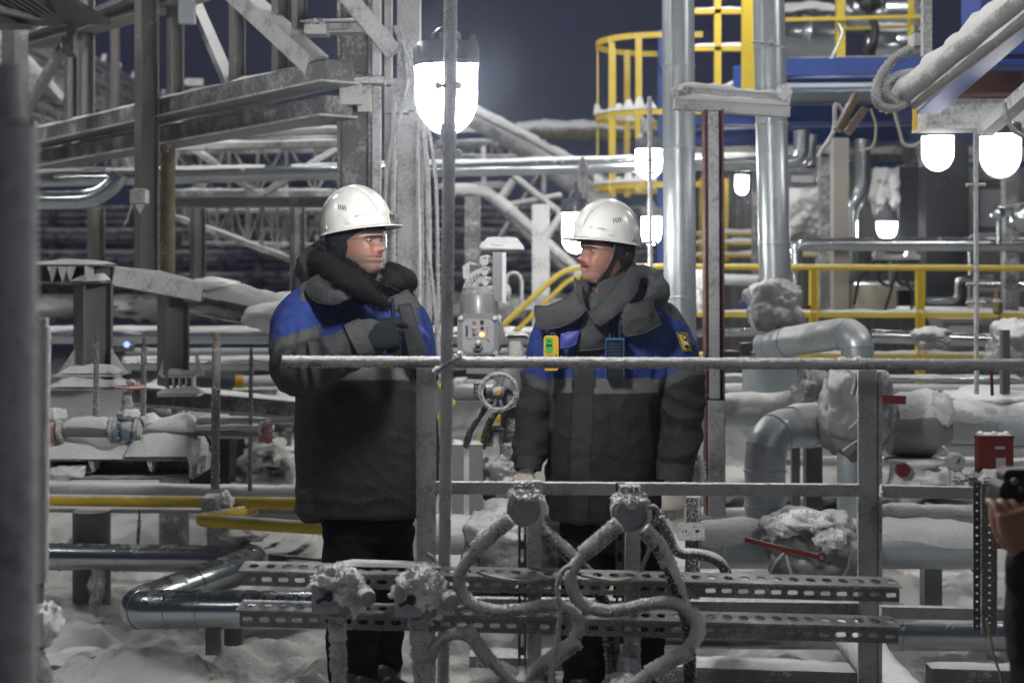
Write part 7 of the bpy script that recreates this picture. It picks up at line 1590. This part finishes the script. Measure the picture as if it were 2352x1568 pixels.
# standing collar
b = MB(); n = 40; rows = 8; vs = []
for s_ in (0, .010):
    for i in range(rows+1):
        u = i/rows
        for j in range(n+1):
            a = -math.pi*.5+(-.42+2*math.pi*.93*j/n); ca, sa = math.cos(a), math.sin(a)
            top = P(1392, 640, 5.40); bot = P(1400, 705, 5.40); cc = bot.lerp(top, u)
            r_ = .105-.012*u-s_; hgt = .055*u*(.5+.5*sa)+.030*u*ca
            vs.append(cc+Vector((ca*r_*1.05, sa*r_*.95, hgt+.003*noise.noise(Vector((ca*3, sa*3, u*3))))))
N = (rows+1)*(n+1); fs = []
for i in range(rows):
    for j in range(n): q = (i*(n+1)+j, i*(n+1)+j+1, (i+1)*(n+1)+j+1, (i+1)*(n+1)+j); fs += [q, tuple(N+k for k in q[::-1])]
for j in range(n): q = (rows*(n+1)+j, rows*(n+1)+j+1); fs.append((q[0], q[1], N+q[1], N+q[0]))
for i in range(rows): fs += [(i*(n+1), (i+1)*(n+1), N+(i+1)*(n+1), N+i*(n+1)), ((i+1)*(n+1)+n, i*(n+1)+n, N+i*(n+1)+n, N+(i+1)*(n+1)+n)]
b.add(vs, fs); b.build('standing_collar', 'dcloth', jk, smooth=60)
b = MB(); slab(b, (P(1232, 704, 5.32), P(1322, 670, 5.24), P(1346, 712, 5.19), P(1239, 758, 5.25)), .008, 16, .006, .007, 2, mids=(P(1280, 697, 5.27), P(1330, 694, 5.20), P(1300, 744, 5.20), P(1231, 732, 5.27))); b.build('collar_flap', 'dcloth', jk, smooth=50)
b = MB(); slab(b, (P(1419, 700, 5.23), P(1506, 672, 5.29), P(1518, 742, 5.26), P(1438, 772, 5.22)), .008, 16, .008, .008, 5, mids=(P(1466, 695, 5.23), P(1500, 706, 5.25), P(1482, 763, 5.22), P(1422, 738, 5.22))); b.build('collar_flap', 'dcloth', jk, smooth=50)
b = MB(); slab(b, (P(1456, 604, 5.36), P(1468, 640, 5.34), P(1378, 748, 5.18), P(1352, 718, 5.20)), .010, 18, .016, .006, 9, mids=(P(1466, 618, 5.36), P(1444, 694, 5.24), P(1362, 738, 5.18), P(1398, 676, 5.27))); b.build('collar_wing', 'dcloth', jk, smooth=60)
b = MB(); slab(b, (P(1322, 640, 5.34), P(1338, 660, 5.28), P(1366, 738, 5.20), P(1332, 705, 5.22)), .008, 12, .010, .005, 15, mids=(None, P(1342, 700, 5.22), None, P(1322, 672, 5.27))); slab(b, (P(1342, 722, 5.22), P(1398, 712, 5.22), P(1392, 800, 5.235), P(1326, 806, 5.235)), .007, 14, .008, .007, 11); b.build('storm_flap', 'dcloth', jk, smooth=50)
b = MB(); w_ = spline([P(1470, 705, 5.30), P(1498, 690, 5.34), P(1506, 672, 5.42), P(1492, 650, 5.50), P(1462, 634, 5.58), P(1420, 625, 5.62)], 7); b.tube(w_, [.020+.034*math.sin(i/(len(w_)-1)*3.0) for i in range(len(w_))], 18, jit=.05); lump(b, P(1462, 676, 5.50), px(50, 5.5), .10, px(52, 5.5), .3, 4, n=26)
me = remesh(b, .008, 2); co = folds(me, (.9, .9), .008, 21, 12); finish(me, 'hood', 'dcloth', jk, co)
b = MB(); slab(b, (P(1290, 768, 5.23), P(1330, 760, 5.22), P(1322, 790, 5.215), P(1288, 800, 5.225)), .010, 8, .012); b.build('pocket_flap', 'ink', jk, smooth=50)
Hd = Hand(P(1544, 1108, 5.27), (.05, -.05, -1), (.25, -1, -.02), -1, 1.05); b = hand_mesh(Hd, (.55, .50, .45, .40), thumb=(.55, .8, -.45), rad=.0118); glove('glove', b, 'glove', pm)
Hd = Hand(P(1208, 1084, 5.28), (-.08, -.05, -1), (-.35, -1, 0), 1, 1.05); b = hand_mesh(Hd, (.55, .5, .45, .35), thumb=(.55, .8, -.45), rad=.0118); glove('glove', b, 'glove', pm)
b = MB(); loft(b, [(1402, 1165, 118, 5.44, .15), (1402, 1215, 116, 5.44, .15), (1402, 1255, 112, 5.44, .14)], 32)
limb(b, [(1345, 1240, 5.42), (1342, 1350, 5.42), (1340, 1440, 5.43), (1342, 1570, 5.44)], [.100, .092, .085, .080]); limb(b, [(1462, 1240, 5.46), (1468, 1350, 5.47), (1472, 1440, 5.48), (1474, 1570, 5.5)], [.105, .10, .092, .085])
me = remesh(b, .009, 3); co = folds(me, (.6, 1.2), .009, 32, 8); finish(me, 'trousers', 'bcloth', pm, co)
for x, dd in ((1342, 5.42), (1474, 5.48)):
    b = MB(); limb(b, [(x, 1550, dd), (x, 1585, dd)], [.065, .06]); limb(b, [(x, 1596, dd), (x-24, 1594, dd-.07), (x-42, 1600, dd-.14)], [.048, .046, .036]); me = remesh(b, .008, 2); finish(me, 'boot', 'black', pm)
# arm badge
bd = 5.325; u = px(1, bd); bg_ = empty_child('arm_badge', jk); b = MB(); w_ = [P(1553, 763, bd), P(1577, 764, bd+.004), P(1590, 806, bd+.012), P(1567, 806, bd-.002)]
def quadpt(a, c_): return (w_[0]*(1-a)+w_[1]*a)*(1-c_)+(w_[3]*(1-a)+w_[2]*a)*c_
def qpoly(pts, off, mat, name):
    m = MB(); vs = [quadpt(x, y)-yv*off for x, y in pts]; k = len(vs); m.add(vs+[v+yv*.002 for v in vs], [tuple(range(k)), tuple(range(k, 2*k))[::-1]]+[(i, i+k, (i+1) % k+k, (i+1) % k) for i in range(k)]); m.build(name, mat, bg_, smooth=0)
qpoly([(0, 0), (1, 0), (1, 1), (0, 1)], .006, 'patch', 'badge_edge'); qpoly([(.05, .03), (.95, .03), (.95, .97), (.05, .97)], .0075, 'blackink', 'badge_border'); qpoly([(.14, .10), (.86, .10), (.86, .92), (.14, .92)], .009, 'patch', 'badge_field')
qpoly([(.48, .12), (.80, .12), (.80, .45), (.66, .47), (.66, .42), (.48, .40)], .0105, 'blackink', 'badge_mark'); qpoly([(.56, .19), (.70, .18), (.72, .32), (.58, .33)], .012, 'white', 'badge_mark'); qpoly([(.40, .48), (.50, .46), (.55, .64), (.42, .65)], .0105, 'white', 'badge_mark'); qpoly([(.60, .46), (.70, .52), (.72, .66), (.62, .62)], .0105, 'white', 'badge_mark')
qpoly([(.42, .66), (.72, .66), (.76, .74), (.90, .77), (.60, .90), (.24, .74), (.42, .73)], .0105, 'blackink', 'badge_mark')
root = empty('two_way_radio', 'blue-trimmed radio clipped on the right man\'s chest', 'radio', P(1412, 870, 5.2)); d = 5.205; u = px(1, d)
m = MB(); m.poly(P(1412, 822, d), P(1412, 822, d)+yv*.035, rrect(u*21, u*46, u*4), up=zv); m.build('radio_body', 'radio', root, smooth=30)
m = MB(); m.tube([P(1425, 780, d+.018), P(1424, 724, d+.018)], [u*5.5, u*4.2], 12); m.build('antenna', 'radio', root)
m = MB(); m.box(P(1412, 778, d+.01), u*43, .034, u*4); m.box(P(1391.5, 822, d+.006), u*1.6, .02, u*88); m.box(P(1432.5, 822, d+.006), u*1.6, .02, u*88); m.build('blue_trim', 'radioblue', root, smooth=0)
m = MB(); m.lathe(P(1401, 777, d+.018), [(u*5, 0), (u*4.5, u*12)], (0, 0, 1), 12); m.lathe(P(1412, 777, d+.018), [(u*3, 0), (u*3, u*8)], (0, 0, 1), 12); m.build('control_knob', 'black', root)
m = MB()
for y in (790, 797, 804, 812): m.box(P(1411, y, d-.001), u*24, .002, u*1.2)
m.build('grille_line', 'radioblue', root, smooth=0)
root = empty('gas_detector', 'yellow gas detector with green indicator on the right man\'s chest', 'gas detector', P(1266, 850, 5.22)); d = 5.225; u = px(1, d)
m = MB(); m.poly(P(1266, 811, d), P(1266, 811, d)+yv*.03, rrect(u*17, u*40, u*7), up=zv); m.build('detector_case', 'gas', root, smooth=30)
m = MB(); m.poly(P(1261, 793, d-.002), P(1261, 793, d-.002)+yv*.004, rrect(u*8.5, u*18, u*6), up=zv); m.build('indicator_window', 'gasgreen', root, smooth=30)
m = MB(); m.box(P(1261, 783, d-.004), u*9, .003, u*2); m.box(P(1261, 793, d-.004), u*13, .003, u*4); m.box(P(1262, 828, d-.003), u*11, .003, u*22); m.box(P(1277, 816, d-.003), u*3, .003, u*5); m.build('display', 'blackink', root, smooth=0)
m = MB(); m.tube(spline([P(1264, 772, d+.01), P(1268, 764, d+.01), P(1274, 765, d+.01), P(1276, 773, d+.01)], 4), u*1.0, 6); m.build('clip_loop', 'galv', root)

# ---------------- photographer at the right edge
pm = empty('person', 'person in black coat raising a camera at the far right edge', 'person', P(2620, 2600, 3.3))
H = Head(2560, 720, 3.15, -60, 0, 1.0); b = MB(); add_head(b, H, n=48)
def XP(x, y, d): return P(x, y, d)
loft(b, [(2590, 830, 70, 3.2, .06), (2600, 880, 190, 3.2, .10), (2610, 1150, 180, 3.2, .12), (2610, 1700, 170, 3.2, .12), (2610, 2400, 120, 3.2, .10)], 28)
limb(b, [(2450, 960, 3.2), (2420, 1330, 3.2), (2400, 1480, 3.18), (2364, 1330, 3.15), (2356, 1262, 3.10)], [.05, .045, .042, .036, .030])
Hd = Hand(P(2352, 1272, 3.10), (-.22, -.10, .97), (.1, -1, .05), -1, 1.05)
hm = hand_mesh(Hd, (.9, .85, .8, .55), thumb=(.25, .9, -.35), rad=.0095); b.add(hm.v, hm.f)
me = remesh(b, .0042, 1, .3); setcol(me, np.tile(np.array([.27, .14, .10], np.float32), (len(me.vertices), 1))); finish(me, 'body', 'skin', pm)
b = MB(); loft(b, [(2590, 850, 90, 3.2, .09), (2600, 890, 215, 3.2, .13), (2610, 1150, 215, 3.2, .15), (2610, 1700, 215, 3.2, .16), (2610, 2000, 220, 3.2, .16)], 36)
limb(b, [(2455, 960, 3.2), (2405, 1330, 3.2), (2392, 1500, 3.18), (2370, 1380, 3.16), (2360, 1280, 3.11)], [.075, .070, .072, .064, .050])
limb(b, [(2400, 1330, 3.2), (2420, 1620, 3.2), (2440, 1900, 3.2)], [.085, .09, .09])
me = remesh(b, .009, 3); co = folds(me, (.7, 1.1), .009, 55, 8); setcol(me, np.tile(np.array([.006, .007, .009], np.float32), (len(co), 1))); finish(me, 'coat', 'cloth', pm, co)
b = MB(); loft(b, [(2610, 1950, 190, 3.2, .14), (2610, 2550, 120, 3.2, .12)], 24); b.build('trousers', 'bcloth', pm)
b = MB(); lump(b, H((-.01, 0, .06)), .115, .10, .11, .1, 3, n=20); b.build('knit_hat', 'knit', pm)
root = empty('photo_camera', 'black camera held up at the far right edge', 'camera', P(2360, 1215, 3.16)); d = 3.14; u = px(1, d)
m = MB(); m.poly(P(2362, 1160, d), P(2362, 1160, d)+yv*.075, rrect(u*66, u*56, u*22), up=zv); m.poly(P(2345, 1098, d+.01), P(2345, 1098, d+.01)+yv*.05, rrect(u*40, u*20, u*16), up=zv); m.tube([P(2304, 1150, d+.03), P(2302, 1215, d+.03)], u*22, 16); m.build('camera_body', 'black', root, smooth=40)
m = MB(); m.lathe(P(2352, 1160, d+.07), [(u*44, 0), (u*46, .02), (u*42, .09), (u*46, .10), (u*46, .13)], (0, 1, 0), 28); m.build('lens', 'black', root)
m = MB(); m.lathe(P(2330, 1105, d-.002), [(u*7, -.004), (u*8, .004)], (0, 1, 0), 14); m.lathe(P(2344, 1122, d-.002), [(u*6, -.003), (u*6, .004)], (0, 1, 0), 14); m.build('control_button', 'steel_b', root)
conduit('thin cable hanging down behind the photographer', [(2266, 1420), (2282, 1500), (2300, 1560), (2312, 1640)], 3, 3.6, 'beigecable', ridg=False, dens=50, size=.003, name='thin_cable')
# ------------------------------------------------------------------ frosty air
b = MB(); b.box((0, 78, 5.5), 246, 168, 14); hz = b.build('haze', [], None, smooth=0); hz['kind'] = 'stuff'
m = bpy.data.materials.new('frosty_air'); m.use_nodes = True; n = m.node_tree.nodes; n.remove(n['Principled BSDF'])
v = n.new('ShaderNodeVolumePrincipled'); v.inputs['Color'].default_value = (.72, .80, 1.0, 1); v.inputs['Density'].default_value = .0030; v.inputs['Anisotropy'].default_value = .91
m.node_tree.links.new(v.outputs[0], n['Material Output'].inputs['Volume']); hz.data.materials.append(m)
cy.volume_bounces = 0
